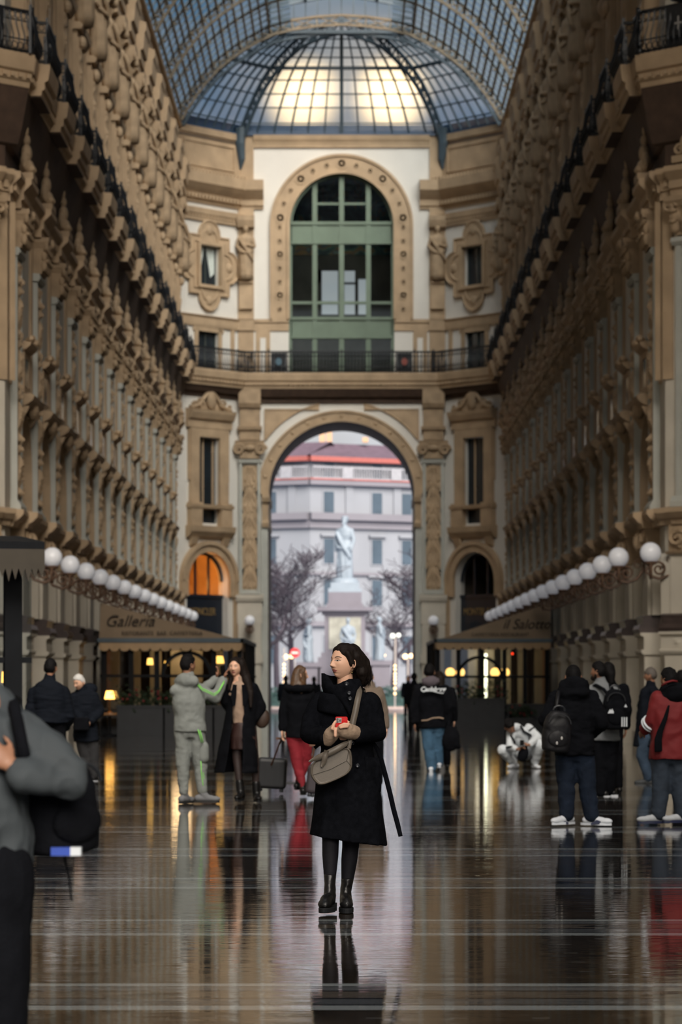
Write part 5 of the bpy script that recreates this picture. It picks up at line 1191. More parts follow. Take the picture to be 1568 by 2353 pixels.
    def hair(h, m_, style='short', th=.014, extra=None, res=(56, 44), voxel=None, name='hair', wr=None, smooth=4):
        def f(x, y, z):
            p = headpt(x, y, z); a = abs(math.atan2(x, -y)); k = sm(-.010, .012, p.z-hairline(a, style))
            if y < 0 and p.z < .05: p = Vector((.0765*x*(1-.2*max(0, -z)), .095*y, .118*z))
            nrm = Vector((x/.0765, y/.095, z/.118)).normalized(); t = th*(.8+.35*noise.noise(Vector((x*4, y*4, z*4))))*(1+.5*sm(.3, 1, z))
            return p+nrm*(-.012+(t+.012)*k)
        v, fc = headgrid(res[0], res[1], f); m = h.mb(); m.add([h.j['head']+h.HM @ p for p in v], fc)
        if extra: extra(m)
        if voxel: return solid(m, name, m_, h.root, voxel, smooth, wr)
        return m.build(name, m_, h.root, smooth=True)
    def sleeves(h, m, r=(.075, .068, .058), cuff=.02):
        j = h.j
        for q in 'RL':
            e = j['el'+q]; w = j['wr'+q]; w2 = w+(e-w).normalized()*cuff; m.chain([j['sh'+q], e, w2], [a*h.s for a in r], 14)
    def jacket(h, m_, hem=-.12, w=.20, d=.145, sh=.195, name='jacket', r=(.078, .070, .060), voxel=.012, wr=(.010, 9), puff=0, flare=0, collar=.055, hood=False, rows=None, fold=None, seed=0, extra=None, cuff=.02):
        m = h.mb(); h.torso(m, rows or [(hem, w+flare, d+flare*.7), (hem+.12, w+flare*.8, d+flare*.5), (.3, w-.015, d-.01), (.6, w, d), (.82, sh, d-.02), (.95, sh*.72, d*.72), (1.03, .085, .085)], fold=fold)
        h.sleeves(m, r, cuff); s = h.s; nk = h.j['neck']
        if collar: m.cap(nk-Vector((0, 0, .02)), nk+(h.j['head']-nk)*.35, .085*s, .078*s)
        if hood: b = nk-h.fwd*.09*s; m.ell(b+Vector((0, 0, .01*s)), (.12*s, .075*s, .095*s), Matrix.Rotation(math.radians(h.yaw), 3, 'Z')); m.cap(nk+h.rt*.09*s-h.fwd*.04*s, nk-h.rt*.09*s-h.fwd*.04*s, .075*s)
        if extra: extra(m)
        return solid(m, name, m_, h.root, voxel, 5, wr, seed=seed)
    def trousers(h, m_, r=(.105, .085, .068), top=.02, name='trousers', voxel=.012, wr=(.009, 10), seed=3, low=.03, w=.165):
        m = h.mb(); j = h.j; s = h.s
        h.torso(m, [(-.14, .13, .11), (-.05, w, .125), (.08+top, w, .12), (.14+top, w-.01, .11)])
        for q in 'RL':
            a = j['an'+q]; a = a+(j['kn'+q]-a).normalized()*low*s; m.chain([j['hip'+q], j['kn'+q], a], [x*s for x in r], 14)
        return solid(m, name, m_, h.root, voxel, 4, wr, seed=seed)
    def shoes(h, m_, sole=None, L_=.27, hgt=.0, name='shoe', boot=0, heel=0):
        s = h.s
        for q in 'RL':
            a = h.j['an'+q].copy(); t = h.toe[q]; g = a.z-.085*s; up = Vector((0, 0, 1)); R_ = Matrix((t, up.cross(t), up)).transposed(); base = Vector((a.x, a.y, g)); k = L_/.27
            m = h.mb(); heel_p = base-t*.055*s*k+up*.055*s; m.cap(heel_p, base+t*.10*s*k+up*.052*s, .043*s, .040*s); m.ell(base+t*.135*s*k+up*.045*s, (.075*s*k, .048*s, .036*s), R_); m.cap(base+t*.05*s+up*.06*s, a+up*.03*s, .045*s, .045*s)
            if boot: m.cap(a-up*.02, a+(h.j['kn'+q]-a).normalized()*boot, .052*s, .056*s)
            o = solid(m, name, m_, h.root, .008, 3)
            m = h.mb(); pts = []
            for i in range(20):
                an = 2*PI*i/20; c, sn = math.cos(an), math.sin(an); pts.append(base+t*(.045*k+.155*k*c)*s+R_ @ Vector((0, sn*(.046 if c > 0 else .040)*s, 0)))
            m.loft([[p+up*z for p in pts] for z in (.0, .028*s)]); so = m.build('sole', sole or m_, o)
    def on(h, pts, r, m_, name, n=6):     # cord or stripe lying on the clothes
        m = h.mb(); m.tube(pts, r, n); return m.build(name, m_, h.root, smooth=True)
def bag_obj(name, label, cat, D, build, mats, voxel=None, group=None, wr=None, ox=None):
    o = ox or Vector((0, 0, 0)); m = MB(); build(m)
    if voxel: ob = solid(m, name, mats, None, voxel, 4, wr)
    else: ob = m.build(name, mats, smooth=False)
    return tag(ob, label, cat, group)
BLACKC = mat('black_cloth', (.0055, .006, .008), .9, .3, 8, .4, 120, spec=.06)
NAVYC = mat('navy_cloth', (.0048, .0068, .0115), .85, .2, 6, .3, 60, spec=.12)
JEAN = mat('dark_denim', (.008, .014, .028), .85, .3, 8, .3, 90, spec=.2)
JEANL = mat('blue_denim', (.055, .12, .20), .85, .35, 7, .3, 90, spec=.2)
GREYF = mat('grey_fleece', (.21, .225, .215), .9, .08, 8, .2, 90, spec=.2)
GREYJ = mat('light_grey_wool', (.17, .18, .19), .9, .1, 8, .3, 90, spec=.2)
WHT = mat('white_cotton', (.62, .66, .70), .9, .06, 6, spec=.2)
WSHOE = mat('white_leather', (.60, .63, .68), .5, .05)
BSHOE = mat('black_leather', (.006, .006, .0065), .34, .2, spec=.35)
LIMEG = mat('lime_tape', (.22, .62, .12), .6, .05)
NAVYM = mat('navy_mark', (.01, .015, .05), .5)
# ---------------------------------------------------------------- the woman in the middle
WD = 19.0
h = Human('woman in black wool coat looking aside, holding a red phone, walking in the middle', WD, 783, 1.73,
          head=(791, 1522), neck=(795, 1592, .03), shL=(738, 1612), shR=(852, 1612), elL=(722, 1680, -.04), elR=(858, 1678, -.04), wrL=(760, 1690, -.27), wrR=(815, 1686, -.27),
          hipL=(766, 1765), hipR=(812, 1765), knL=(760, 1932, -.06), knR=(806, 1945, .02), anL=(758, 2052, -.14), anR=(795, 2066, .0), toeL=-14, toeR=2, hyaw=-50, pitch=-5, roll=0, hs=.985)
h.j['anL'].z = max(h.j['anL'].z, .115); h.j['anR'].z = .10
TIGHT = mat('black_tights', (.007, .007, .010), .7, .2, 40, spec=.15)
MITT = mat('beige_knit', (.33, .235, .165), .95, .12, 60, .15, 140)
COAT = mat('black_wool_coat', (.0055, .0060, .0080), .95, .35, 30, .25, 160, spec=.02)
h.body(SKIN, .006, hands=((Vector((-1, -.15, .35)), Vector((0, -1, .25)), .55), (Vector((.75, -.2, .75)), Vector((-.3, -1, .2)), .5)), fem=True, leg=.72, arm=.65, res=(320, 260), handsc=.92)
k_ = WD/F
def W_(px, py, dy=0): return P(px, py, WD+dy)
# tights
m = h.mb(); j = h.j
for q in 'LR':
    kn, an = j['kn'+q], j['an'+q]; m.cap(j['hip'+q], kn, .084, .056); a = kn.lerp(an, .28)+Vector((0, .012, 0)); m.cap(kn, a, .056, .054, 14); m.cap(a, an, .054, .030, 14)
solid(m, 'tights', TIGHT, h.root, .008, 3)
# ankle boots: shaft, vamp, chunky sole and heel
SOLE = mat('black_rubber_sole', (.012, .013, .015), .7, spec=.2)
for q, pit, yw in (('L', .10, -14), ('R', 0, 2)):
    a = j['an'+q]; an = math.radians(yw); t = Vector((math.sin(an), -math.cos(an), 0)); up = Vector((0, 0, 1)); sd = up.cross(t); g = Vector((a.x, a.y, .0 if q == 'R' else .012)); up2 = up
    tt = (t-up*pit*.6).normalized() if q == 'L' else t
    m = h.mb(); top = a.lerp(j['kn'+q], .36)
    ring = lambda c, rx, ry, tx=t: [c+sd*math.cos(2*PI*i/20)*rx+tx*math.sin(2*PI*i/20)*ry for i in range(20)]
    b0 = g+up*.055
    m.loft([ring(b0+up*.0+t*.02, .040, .060), ring(b0+up*.045+t*.0, .039, .056), ring(a+up*.06-t*.008, .035, .046), ring(a.lerp(top, .7), .038, .046), ring(top, .042, .048)])
    R_ = Matrix((tt, sd, up)).transposed(); m.ell(b0+t*.075+up*.022, (.088, .043, .046), R_, 16, 12); m.ell(b0+t*.125+up*.004, (.052, .045, .034), R_, 16, 12)
    bo = solid(m, 'ankle_boot', BSHOE, h.root, .006, 3, (.003, 22))
    m = h.mb(); pts = []
    for i in range(24):
        an_ = 2*PI*i/24; c, sn = math.cos(an_), math.sin(an_); pts.append((c, sn))
    f_ = lambda z, k: [g+t*(.068+.112*c*k)+sd*sn*.048*k+up*z for c, sn in pts]
    m.loft([f_(.004, 1), f_(.030, 1.02), f_(.036, .98)]); m.loft([[g-t*.045+t*c*.034+sd*sn*.036+up*z for c, sn in pts] for z in (.004, .055)])
    m.build('sole', SOLE, bo, smooth=False)
# coat
rows = [(1590, 756, 838, .085), (1599, 724, 864, .10), (1618, 716, 869, .115), (1655, 724, 862, .14), (1695, 736, 858, .14), (1722, 738, 858, .135), (1760, 730, 866, .15), (1800, 724, 872, .165), (1850, 721, 879, .18), (1895, 716, 885, .20), (1931, 711, 890, .215)]
m = h.mb(); rings = []
for ri, (py, xl, xr, hd) in enumerate(rows):
    r = []; z0 = W_(0, py).z; c = W_((xl+xr)/2, py); hw = (xr-xl)/2*k_
    for i in range(72):
        a = 2*PI*i/72; ca, sa = math.cos(a), math.sin(a); f = max(0, (py-1730)/200)*.055; kk = 1+f*math.sin(a*8+.8)+f*.5*math.sin(a*13)
        x = math.copysign(abs(ca)**.88, ca)*hw; y = math.copysign(abs(sa)**.88, sa)*hd*kk; z = z0
        if ri == len(rows)-1: z = z0-(ca*13)*k_
        r.append(Vector((c.x+x, WD+.02+y, z)))
    rings.append(r)
m.loft(rings)
m.chain([j['shL'], W_(716, 1650, 0), W_(711, 1686, -.05), W_(752, 1696, -.24)], [.070, .066, .064, .056], 18)
m.chain([j['shR'], W_(861, 1650, 0), W_(868, 1684, -.05), W_(824, 1690, -.24)], [.070, .066, .064, .056], 18)
coat = solid(m, 'coat', COAT, h.root, .008, 5, (.009, 7, .6), seed=2)
# standing funnel collar: thick band, low in front towards the throat, high at both sides
def band(mb, c0, r0, c1, r1, top, th=.012, n=48):
    v = []
    for i in range(n):
        a = 2*PI*i/n; ca, sa = math.cos(a), math.sin(a)
        b = c0+Vector((ca*r0[0], sa*r0[1], 0)); t = c1+Vector((ca*r1[0], sa*r1[1], 0)); t.z = top(a); ov = .010*math.sin(3*a)
        q = Vector((ca, sa, 0)); mid = b.lerp(t, .5)+q*.012
        v += [b, mid, t, t-q*th, mid-q*th, b-q*th]
    f = []
    for i in range(n):
        for k in range(6): f.append((i*6+k, i*6+(k+1) % 6, ((i+1) % n)*6+(k+1) % 6, ((i+1) % n)*6+k))
    mb.add(v, f)
zc = lambda py: W_(0, py).z
def ctop(a):    # a: 0 picture-right, -90 front, 180 picture-left
    d = math.degrees(a) % 360
    pts = [(0, 1560), (60, 1556), (120, 1553), (165, 1548), (195, 1547), (220, 1551), (236, 1562), (250, 1574), (264, 1571), (282, 1565), (302, 1560), (330, 1560), (360, 1560)]
    for (a0, y0), (a1, y1) in zip(pts[:-1], pts[1:]):
        if a0 <= d <= a1: t = (d-a0)/(a1-a0); t = t*t*(3-2*t); return zc(y0+(y1-y0)*t)
m = h.mb(); band(m, W_(792, 1606, .0), (.125, .105), W_(783, 1575, .0), (.125, .105), ctop, .016); m.build('collar', COAT, coat, smooth=True)
def front(px, off): # distance of the coat front at a photo column
    c, hw = 792, 74; u = max(-.97, min(.97, (px-c)/hw)); return .02-.142*(1-u*u)**.5-off
def patch(poly_l, poly_r, off, th, name, m_, par, nx=14):
    # sheet between two edges given as lists of photo points, lying on the coat front
    v = []; n = len(poly_l)
    for (a, b), (c, d) in zip(poly_l, poly_r):
        for i in range(nx+1): t = i/nx; px, py = a+(c-a)*t, b+(d-b)*t; e = off*min(1, 4*min(t, 1-t)+.35); v.append(W_(px, py, front(px, e)))
    w = nx+1; N_ = len(v); v += [p+Vector((0, th, 0)) for p in v]; f = []
    for r in range(n-1):
        for i in range(nx): f.append((r*w+i, r*w+i+1, (r+1)*w+i+1, (r+1)*w+i))
    f += [tuple(N_+i for i in q[::-1]) for q in f]
    m = h.mb(); m.add(v, f)
    e = []
    for r in range(n-1): e += [(r*w, (r+1)*w, N_+(r+1)*w, N_+r*w), (r*w+nx, N_+r*w+nx, N_+(r+1)*w+nx, (r+1)*w+nx)]
    for i in range(nx): e += [(i, N_+i, N_+i+1, i+1), ((n-1)*w+i, (n-1)*w+i+1, N_+(n-1)*w+i+1, N_+(n-1)*w+i)]
    m.f += e; m.m += [0]*len(e); return m.build(name, m_, par, smooth=True)
patch([(737, 1590), (731, 1608), (728, 1630), (730, 1633)], [(790, 1600), (800, 1618), (803, 1640), (806, 1650)], .035, .02, 'lapel', COAT, coat)
patch([(764, 1599), (778, 1612), (792, 1630), (806, 1650)], [(826, 1572), (824, 1590), (820, 1615), (812, 1645)], .050, .02, 'lapel', COAT, coat)
patch([(838, 1738), (838, 1760), (839, 1800), (842, 1818)], [(872, 1742), (874, 1765), (877, 1800), (876, 1820)], .03, .02, 'pocket', COAT, coat)
BUTT = mat('dark_horn_button', (.022, .025, .032), .25)
for px, py, oo in ((797, 1571, .07), (803, 1592, .075), (805, 1605, .072), (811, 1707, .03), (822, 1759, .045)):
    c = W_(px, py, front(px, oo)); v = MB(); v.lathe((0, 0, 0), [(.011, 0), (.0125, .003), (.0105, .006), (.009, .003), (.002, .003)], 16); m = h.mb(); m.add([c+Vector((x, -z, y)) for x, y, z in v.v], v.f); m.build('button', BUTT, coat, smooth=True)
# hanging belt end and the loop on the other hip
def strap(mb, pts, w, th=.006, wd=None):
    v = []; n = len(pts)
    for i, p in enumerate(pts):
        d = (pts[min(i+1, n-1)]-pts[max(0, i-1)]).normalized(); sd = d.cross(Vector((0, 1, 0))).normalized(); ww = w if not hasattr(w, '__len__') else w[i]
        for a, b in ((-1, -1), (1, -1), (1, 1), (-1, 1)): v.append(p+sd*a*ww/2+Vector((0, b*th/2, 0)))
    f = [(0, 1, 2, 3), (4*n-1, 4*n-2, 4*n-3, 4*n-4)]
    for i in range(n-1):
        for k in range(4): f.append((4*i+k, 4*i+(k+1) % 4, 4*i+4+(k+1) % 4, 4*i+4+k))
    mb.add(v, f)
m = h.mb(); strap(m, [W_(856, 1703, -.02), W_(868, 1722, 0), W_(878, 1750, .0), W_(887, 1785, 0), W_(896, 1820, 0), W_(905, 1860, 0), W_(914, 1893, 0), W_(921, 1922, 0)], [.02, .028, .03, .032, .032, .032, .032, .028], .007); m.build('belt', COAT, coat, smooth=True)
m = h.mb(); strap(m, [W_(738, 1708, -.03), W_(730, 1713, -.04), W_(723, 1719, -.04)], .022, .007); m.build('belt_loop', COAT, coat)
# knitted fingerless mitts
m = h.mb()
m.chain([W_(755, 1700, -.26), W_(762, 1688, -.29), W_(770, 1678, -.31)], [.044, .050, .044], 16); m.cap(W_(771, 1680, -.31), W_(778, 1674, -.33), .044, .034, 14)
m.chain([W_(816, 1684, -.26), W_(805, 1681, -.30), W_(792, 1680, -.33)], [.046, .050, .046], 16); m.cap(W_(800, 1674, -.33), W_(785, 1676, -.345), .036, .034, 14)
solid(m, 'knitted_mitts', MITT, h.root, .005, 4, (.003, 24))
m = h.mb()
for pts in ([(801, 1665), (791, 1664), (781, 1668)], [(764, 1674), (767, 1665), (771, 1658)], [(771, 1690), (771, 1680), (773, 1674)], [(798, 1669), (790, 1670), (783, 1672)]): m.chain([W_(x, y, -.392) for x, y in pts], [.0115, .011, .009], 10)
solid(m, 'fingers', SKIN, h.root, .004, 2)
# hair: shell tucked behind the ear, falling to the coat collar
def wh(m):
    for a, b, ra, rb in (((800, 1500, -.075), (809, 1524, -.055), .018, .024), ((822, 1522, .0), (832, 1538, .04), .026, .034), ((820, 1508, -.01), (836, 1545, .05), .036, .040), ((832, 1545, .02), (834, 1570, .04), .040, .018), ((840, 1530, .06), (846, 1560, .06), .034, .016), ((810, 1500, .05), (832, 1525, .09), .062, .055), ((832, 1525, .09), (838, 1555, .10), .055, .044), ((838, 1552, .10), (836, 1572, .09), .044, .022), ((822, 1520, .06), (826, 1560, .08), .055, .04), ((826, 1558, .08), (826, 1578, .05), .036, .014),
                         ((800, 1496, .0), (824, 1515, .05), .050, .055), ((842, 1545, .11), (846, 1570, .10), .026, .010), ((815, 1560, .09), (820, 1572, .07), .04, .02), ((783, 1495, -.03), (806, 1498, .0), .032, .05)):
        m.cap(W_(*a), W_(*b), ra, rb, 14)
h.hair(HAIRD, 'tucked', .012, wh, (120, 90), voxel=.0055, wr=(.003, 40, .25), smooth=16)
rd = random.Random(5); m = h.mb()
for k in range(150):
    t = rd.random(); x0 = 795+t*50; p0 = W_(x0, 1490+t*30+rd.uniform(-3, 3), .02+t*.1); x1 = 822+rd.uniform(0, 28); p1 = W_(x1+4, 1535, .07); p2 = W_(x1+rd.uniform(-4, 8), 1560+rd.uniform(0, 22), .07+rd.uniform(-.04, .04))
    m.tube([p0, p0.lerp(p1, .5)+Vector((.004, 0, .002)), p1, p1.lerp(p2, .6), p2], [.0015, .0025, .0028, .002, .0006], 4)
m.build('hair_strands', HAIRD, h.root, smooth=True)
GOLDM = mat('gold', (.7, .45, .15), .25, metal=1)
c = h.H_((.080, .0, -.050)); m = h.mb(); m.tube([c+h.HM @ Vector((0, .010*math.cos(t), -.012+.012*math.sin(t))) for t in [k*PI/8 for k in range(16)]], .0014, 6, closed=True); m.build('earring', GOLDM, h.root)
# red phone
PH = mat('red_phone_case', (.62, .012, .014), .35, .03)
ph = empty('phone', 'bright red phone with triple camera held by the woman in the middle', 'phone', W_(785, 1660, -.36)); ph.rotation_euler = (math.radians(12), 0, math.radians(4))
m = MB(); w_, h_, r_ = .0385, .062, .009; pts = []
for cx_, cz_, a0 in ((w_-r_, h_-r_-.025, 0), (-w_+r_, h_-r_-.025, 90), (-w_+r_, -h_+r_, 180), (w_-r_, -h_+r_, 270)): pts += [(cx_+r_*math.cos(math.radians(a0+q)), cz_+r_*math.sin(math.radians(a0+q))) for q in (0, 30, 60, 90)]
n = len(pts); m.add([(x, -.005, z) for x, z in pts]+[(x, .005, z) for x, z in pts], [tuple(range(n)), tuple(range(2*n-1, n-1, -1))]+[(i, i+n, (i+1) % n+n, (i+1) % n) for i in range(n)]); m.build('case', PH, ph)
m = MB(); m.box(-.034, -.000, -.0075, -.004, -.001, .031); cm = m.build('camera_plate', mat('silver_plate', (.45, .44, .42), .3), ph)
for x, z in ((-.026, .023), (-.026, .007), (-.009, .015)):
    v = MB(); v.lathe((0, 0, 0), [(.0068, 0), (.0068, .003), (.004, .003)], 14); m = MB(); m.add([(x+a, -.0075-c_, z+b) for a, b, c_ in v.v], v.f); m.build('lens', IRIS, cm)
# grey shoulder bag
BAGM = mat('taupe_leather', (.115, .095, .075), .45, .12, 12, .08, 220)
BAGD = mat('taupe_leather_edge', (.03, .025, .02), .6)
sb = empty('shoulder_bag', 'taupe leather shoulder bag worn across the coat by the woman in the middle', 'bag', W_(765, 1755, -.27)); bo = sb.location.copy()
def bagmb(): q = MB(); q.T = Matrix.Translation(-bo); return q
m = bagmb()
F_ = [(716, 1752), (750, 1738), (795, 1716), (806, 1722), (810, 1745), (808, 1774), (775, 1792), (737, 1806), (724, 1797), (713, 1780)]
for _ in range(2): F_ = [q for (a, b), (c_, d_) in zip(F_, F_[1:]+F_[:1]) for q in ((a*.75+c_*.25, b*.75+d_*.25), (a*.25+c_*.75, b*.25+d_*.75))]
cen = Vector((765, 1760, 0)); rings = []
for dy, k in ((-.30, .90), (-.31, .97), (-.295, 1.0), (-.235, 1.02), (-.20, 1.0), (-.19, .9)):
    rings.append([W_(cen.x+(x-cen.x)*k, cen.y+(y-cen.y)*k, dy) for x, y in F_])
m.loft(rings); b1 = m.build('bag_body', BAGM, sb); bv = b1.modifiers.new('b', 'BEVEL'); bv.width = .005; bv.segments = 3; bv.limit_method = 'ANGLE'
m = bagmb(); m.tube([W_(x, y, -.306) for x, y in ((716, 1782), (760, 1768), (790, 1752), (797, 1748), (807, 1760))], .0012, 4); m.tube([W_(x, y, -.304) for x, y in ((797, 1748), (800, 1735), (801, 1722))], .0012, 4); m.build('seam', BAGD, sb)
m = bagmb(); strap(m, [W_(x, y, dy) for x, y, dy in ((710, 1750, -.302), (728, 1742, -.325), (748, 1734, -.33), (772, 1722, -.33), (793, 1710, -.32), (800, 1706, -.30))], [.010, .034, .042, .042, .034, .02], .006); m.build('flap', BAGM, sb, smooth=True)
m = bagmb(); strap(m, [W_(x, y, dy) for x, y, dy in ((751, 1724, -.335), (748, 1735, -.345), (745, 1750, -.338), (739, 1762, -.325))], [.030, .034, .032, .012], .006); m.build('closing_tab', BAGM, sb, smooth=True)
m = bagmb(); strap(m, [W_(x, y, dy) for x, y, dy in ((802, 1720, -.29), (804, 1705, -.30), (806, 1690, -.25), (810, 1665, -.235), (817, 1635, -.235), (823, 1605, -.22), (827, 1588, -.16), (831, 1582, -.07), (834, 1585, .02), (836, 1600, .12), (838, 1640, .20))], [.026, .028, .036, .040, .040, .038, .036, .036, .036, .036, .036], .005); m.build('strap', BAGM, sb, smooth=True)
# ---------------------------------------------------------------- the man in the tracksuit filming
def lin(n0, n1, k): return [n0+(n1-n0)*i/(k-1) for i in range(k)]
D = 35.7
h = Human('man in pale grey tracksuit with lime stripes holding up a phone', D, 442, 1.80, 150, head=(432, 1528), neck=(433, 1566), shL=(461, 1586, .05), shR=(404, 1588, -.05), elL=(494, 1604, .08), wrL=(515, 1560, .14), elR=(440, 1606, .32), wrR=(497, 1560, .36),
          hipL=(452, 1680), hipR=(420, 1680), knL=(461, 1765, .02), knR=(421, 1765), anL=(466, 1828), anR=(423, 1830), toeL=88, toeR=150, hyaw=135)
h.body(SKIND, .011, hands=((Vector((.3, 0, 1)), Vector((1, 0, .2)), .7), (Vector((.35, -.1, 1)), Vector((-.6, 0, .3)), .7)))
h.hair(HAIRB, 'short', .014)
h.jacket(GREYF, -.02, .20, .15, .20, 'hoodie', (.080, .072, .058), wr=(.014, 7), hood=True, seed=5)
h.trousers(GREYF, (.108, .080, .064), wr=(.013, 8), low=.06)
m = h.mb(); q = h.j['knL'].lerp(h.j['hipL'], .45); m.cap(q+Vector((.05, -.02, .06)), q+Vector((.055, -.02, -.08)), .075, .075); solid(m, 'cargo_pocket', GREYF, h.root, .012, 6)
def Q(px, py, dy): return P(px, py, D+dy)
for pts in ([(453, 1571, -.07), (465, 1583, -.10), (480, 1590, -.09), (492, 1596, -.06), (503, 1588, -.03), (513, 1570, .02), (516, 1566, .05)],): 
    h.on([Q(x, y-1.5, dy) for x, y, dy in pts], .006, LIMEG, 'sleeve_stripe'); h.on([Q(x, y+2.5, dy-.01) for x, y, dy in pts], .006, LIMEG, 'sleeve_stripe')
for a in ([(455, 1676, -.13), (460, 1692, -.14), (463, 1707, -.13)], [(462, 1746, -.06), (463, 1775, -.06), (466, 1798, -.05), (468, 1813, -.04)]):
    h.on([Q(x, y, dy) for x, y, dy in a], .007, LIMEG, 'leg_stripe'); h.on([Q(x+4, y, dy+.02) for x, y, dy in a], .007, LIMEG, 'leg_stripe')
h.shoes(mat('grey_suede', (.16, .165, .175), .9), mat('black_sole', (.01, .01, .01)), .275)
a = Q(507, 1547, .28); ph = MB(); ph.box(-.04, .04, -.005, .005, -.075, .075); o = ph.build('phone', BSHOE, loc=a+Vector((.03, 0, .02))); o.rotation_euler = (0, -.15, .9); tag(o, 'dark phone held up by the man in the grey tracksuit', 'phone')
# ---------------------------------------------------------------- woman in the long open coat
D = 36.0
h = Human('woman with long dark hair in an open long black coat and brown skirt', D, 562, 1.74, 0, head=(541, 1534, -.02), neck=(549, 1566), shL=(527, 1581), shR=(582, 1579), elL=(516, 1612, .0), wrL=(532, 1638, .08), elR=(602, 1625, .04), wrR=(586, 1650, .0),
          hipL=(545, 1672), hipR=(575, 1672), knL=(545, 1745), knR=(585, 1748), anL=(554, 1824, -.04), anR=(590, 1826, .06), toeL=-15, toeR=10, hyaw=-14, pitch=-3)
h.body(SKIN, .010, fem=True, leg=.8, arm=.55, res=(120, 100))
m = h.mb()
for q in 'LR': m.chain([h.j['hip'+q], h.j['kn'+q], h.j['an'+q]], [.082, .058, .040], 12)
solid(m, 'tights', mat('sheer_black_tights', (.030, .018, .016), .6), h.root, .011, 3)
h.torso(m := h.mb(), [(.05, .13, .115), (.2, .125, .11), (.45, .14, .12), (.75, .16, .12), (.92, .12, .09), (1.0, .065, .06), (1.12, .058, .055)]); solid(m, 'sweater', mat('oatmeal_knit', (.34, .235, .17), .9), h.root, .011, 4, (.006, 12))
h.torso(m := h.mb(), [(-.48, .165, .13), (-.2, .165, .14), (.05, .135, .125), (.12, .128, .12)], fold=(.05, .07, 9)); solid(m, 'skirt', mat('dark_brown_leather', (.035, .016, .014), .4), h.root, .012, 3)
def opencoat(h, m, rows, gap, th=.02, n=40):   # coat shell open at the front: rows (py, xl, xr, halfdepth), gap half-angle
    rings = []
    for (py, xl, xr, hd, gp, gc) in rows:
        c = P((xl+xr)/2, py, h.D); hw = (xr-xl)/2*h.D/F; r = []
        for pas in (0, 1):
            for i in range(n+1):
                t = i/n if pas == 0 else 1-i/n; an = -PI/2+gc+gp+(2*PI-2*gp)*t; k = 1 if pas == 0 else (1-th/hw); fo = 1+.04*math.sin(an*9)*max(0, (py-1690)/90)
                r.append(Vector((c.x+hw*k*math.cos(an), h.D+hd*k*fo*math.sin(an), c.z)))
        rings.append(r)
    m.loft(rings)
m = h.mb(); opencoat(h, m, [(1574, 526, 586, .09, .5, -.1), (1590, 521, 591, .13, .42, -.15), (1630, 519, 592, .15, .36, -.2), (1670, 513, 588, .17, .34, -.15), (1720, 502, 592, .20, .36, -.1), (1776, 491, 594, .24, .40, -.1)], 0)
for q, r in (('L', (.062, .056, .05)), ('R', (.066, .062, .058))): m.chain([h.j['sh'+q], h.j['el'+q], h.j['wr'+q]], r, 12)
solid(m, 'coat', BLACKC, h.root, .012, 4, (.008, 8))
m = h.mb(); strap(m, [P(x, y, D-.15) for x, y in ((540, 1573), (537, 1600), (538, 1622))], [.05, .07, .03], .01); strap(m, [P(x, y, D-.15) for x, y in ((560, 1573), (565, 1600), (561, 1622))], [.05, .08, .03], .01); m.build('lapels', BLACKC, h.root)
def lh(m):
    for a, b, ra, rb in (((553, 1525, .0), (566, 1560, .0), .075, .062), ((566, 1560, -.02), (575, 1590, -.08), .060, .045), ((575, 1590, -.10), (577, 1625, -.15), .045, .02), ((533, 1528, .0), (531, 1562, .0), .040, .035), ((531, 1560, -.04), (527, 1585, -.08), .04, .02), ((545, 1530, .08), (553, 1575, .12), .09, .07)): m.cap(P(a[0], a[1], D+a[2]), P(b[0], b[1], D+b[2]), ra, rb, 12)
h.hair(HAIRD, 'long', .014, lh, voxel=.011, wr=(.008, 18, .3))
h.shoes(BSHOE, SOLE, .27, name='ankle_boot', boot=.14)
o = MB(); o.ell((0, 0, 0), (.10, .05, .13)); a = P(602, 1650, D+.06); tag(solid(o, 'handbag', mat('brown_leather', (.04, .022, .014), .5), None, .012, 3, loc=a), 'brown leather bag tucked under the arm of the woman in the long open coat', 'bag')
# ---------------------------------------------------------------- woman in red trousers with suitcase
D = 38.0
h = Human('woman in black jacket and red trousers walking away pulling a suitcase', D, 692, 1.71, 165, head=(690, 1551), neck=(688, 1584), shR=(660, 1592), shL=(712, 1592), elR=(650, 1632), wrR=(649, 1676), elL=(722, 1630), wrL=(716, 1650, .2),
          hipR=(674, 1685), hipL=(702, 1685), knR=(684, 1758), knL=(703, 1750, .1), anR=(697, 1812, -.02), anL=(686, 1800, .10), toeR=178, toeL=150, hyaw=100)
h.body(SKIN, .011, fem=True, res=(100, 80)); h.jacket(BLACKC, -.10, .185, .14, .185, 'jacket', (.07, .064, .055))
h.trousers(mat('red_trousers', (.23, .008, .018), .8, .12, 6), (.110, .075, .052), low=.02, w=.175)
def rh(m):
    for a, b, ra, rb in (((685, 1545, -.02), (678, 1578, -.06), .075, .08), ((676, 1575, -.06), (670, 1590, -.06), .06, .03), ((690, 1575, -.07), (692, 1595, -.08), .065, .025), ((695, 1550, -.03), (698, 1580, -.04), .05, .04)): m.cap(P(a[0], a[1], D+a[2]), P(b[0], b[1], D+b[2]), ra, rb, 12)
h.hair(HAIRC, 'long', .014, rh, voxel=.011, wr=(.007, 18, .3))
m = h.mb(); m.tube([h.j['neck']+Vector((.15*math.cos(t), .11*math.sin(t), .01)) for t in [k*PI/6 for k in range(12)]], .06, 10, closed=True); solid(m, 'scarf', BLACKC, h.root, .012, 3, (.01, 9))
h.shoes(BSHOE, BSHOE, .24, name='ankle_boot', boot=.10)
SUITC = mat('black_suitcase_shell', (.010, .011, .013), .4, .2)
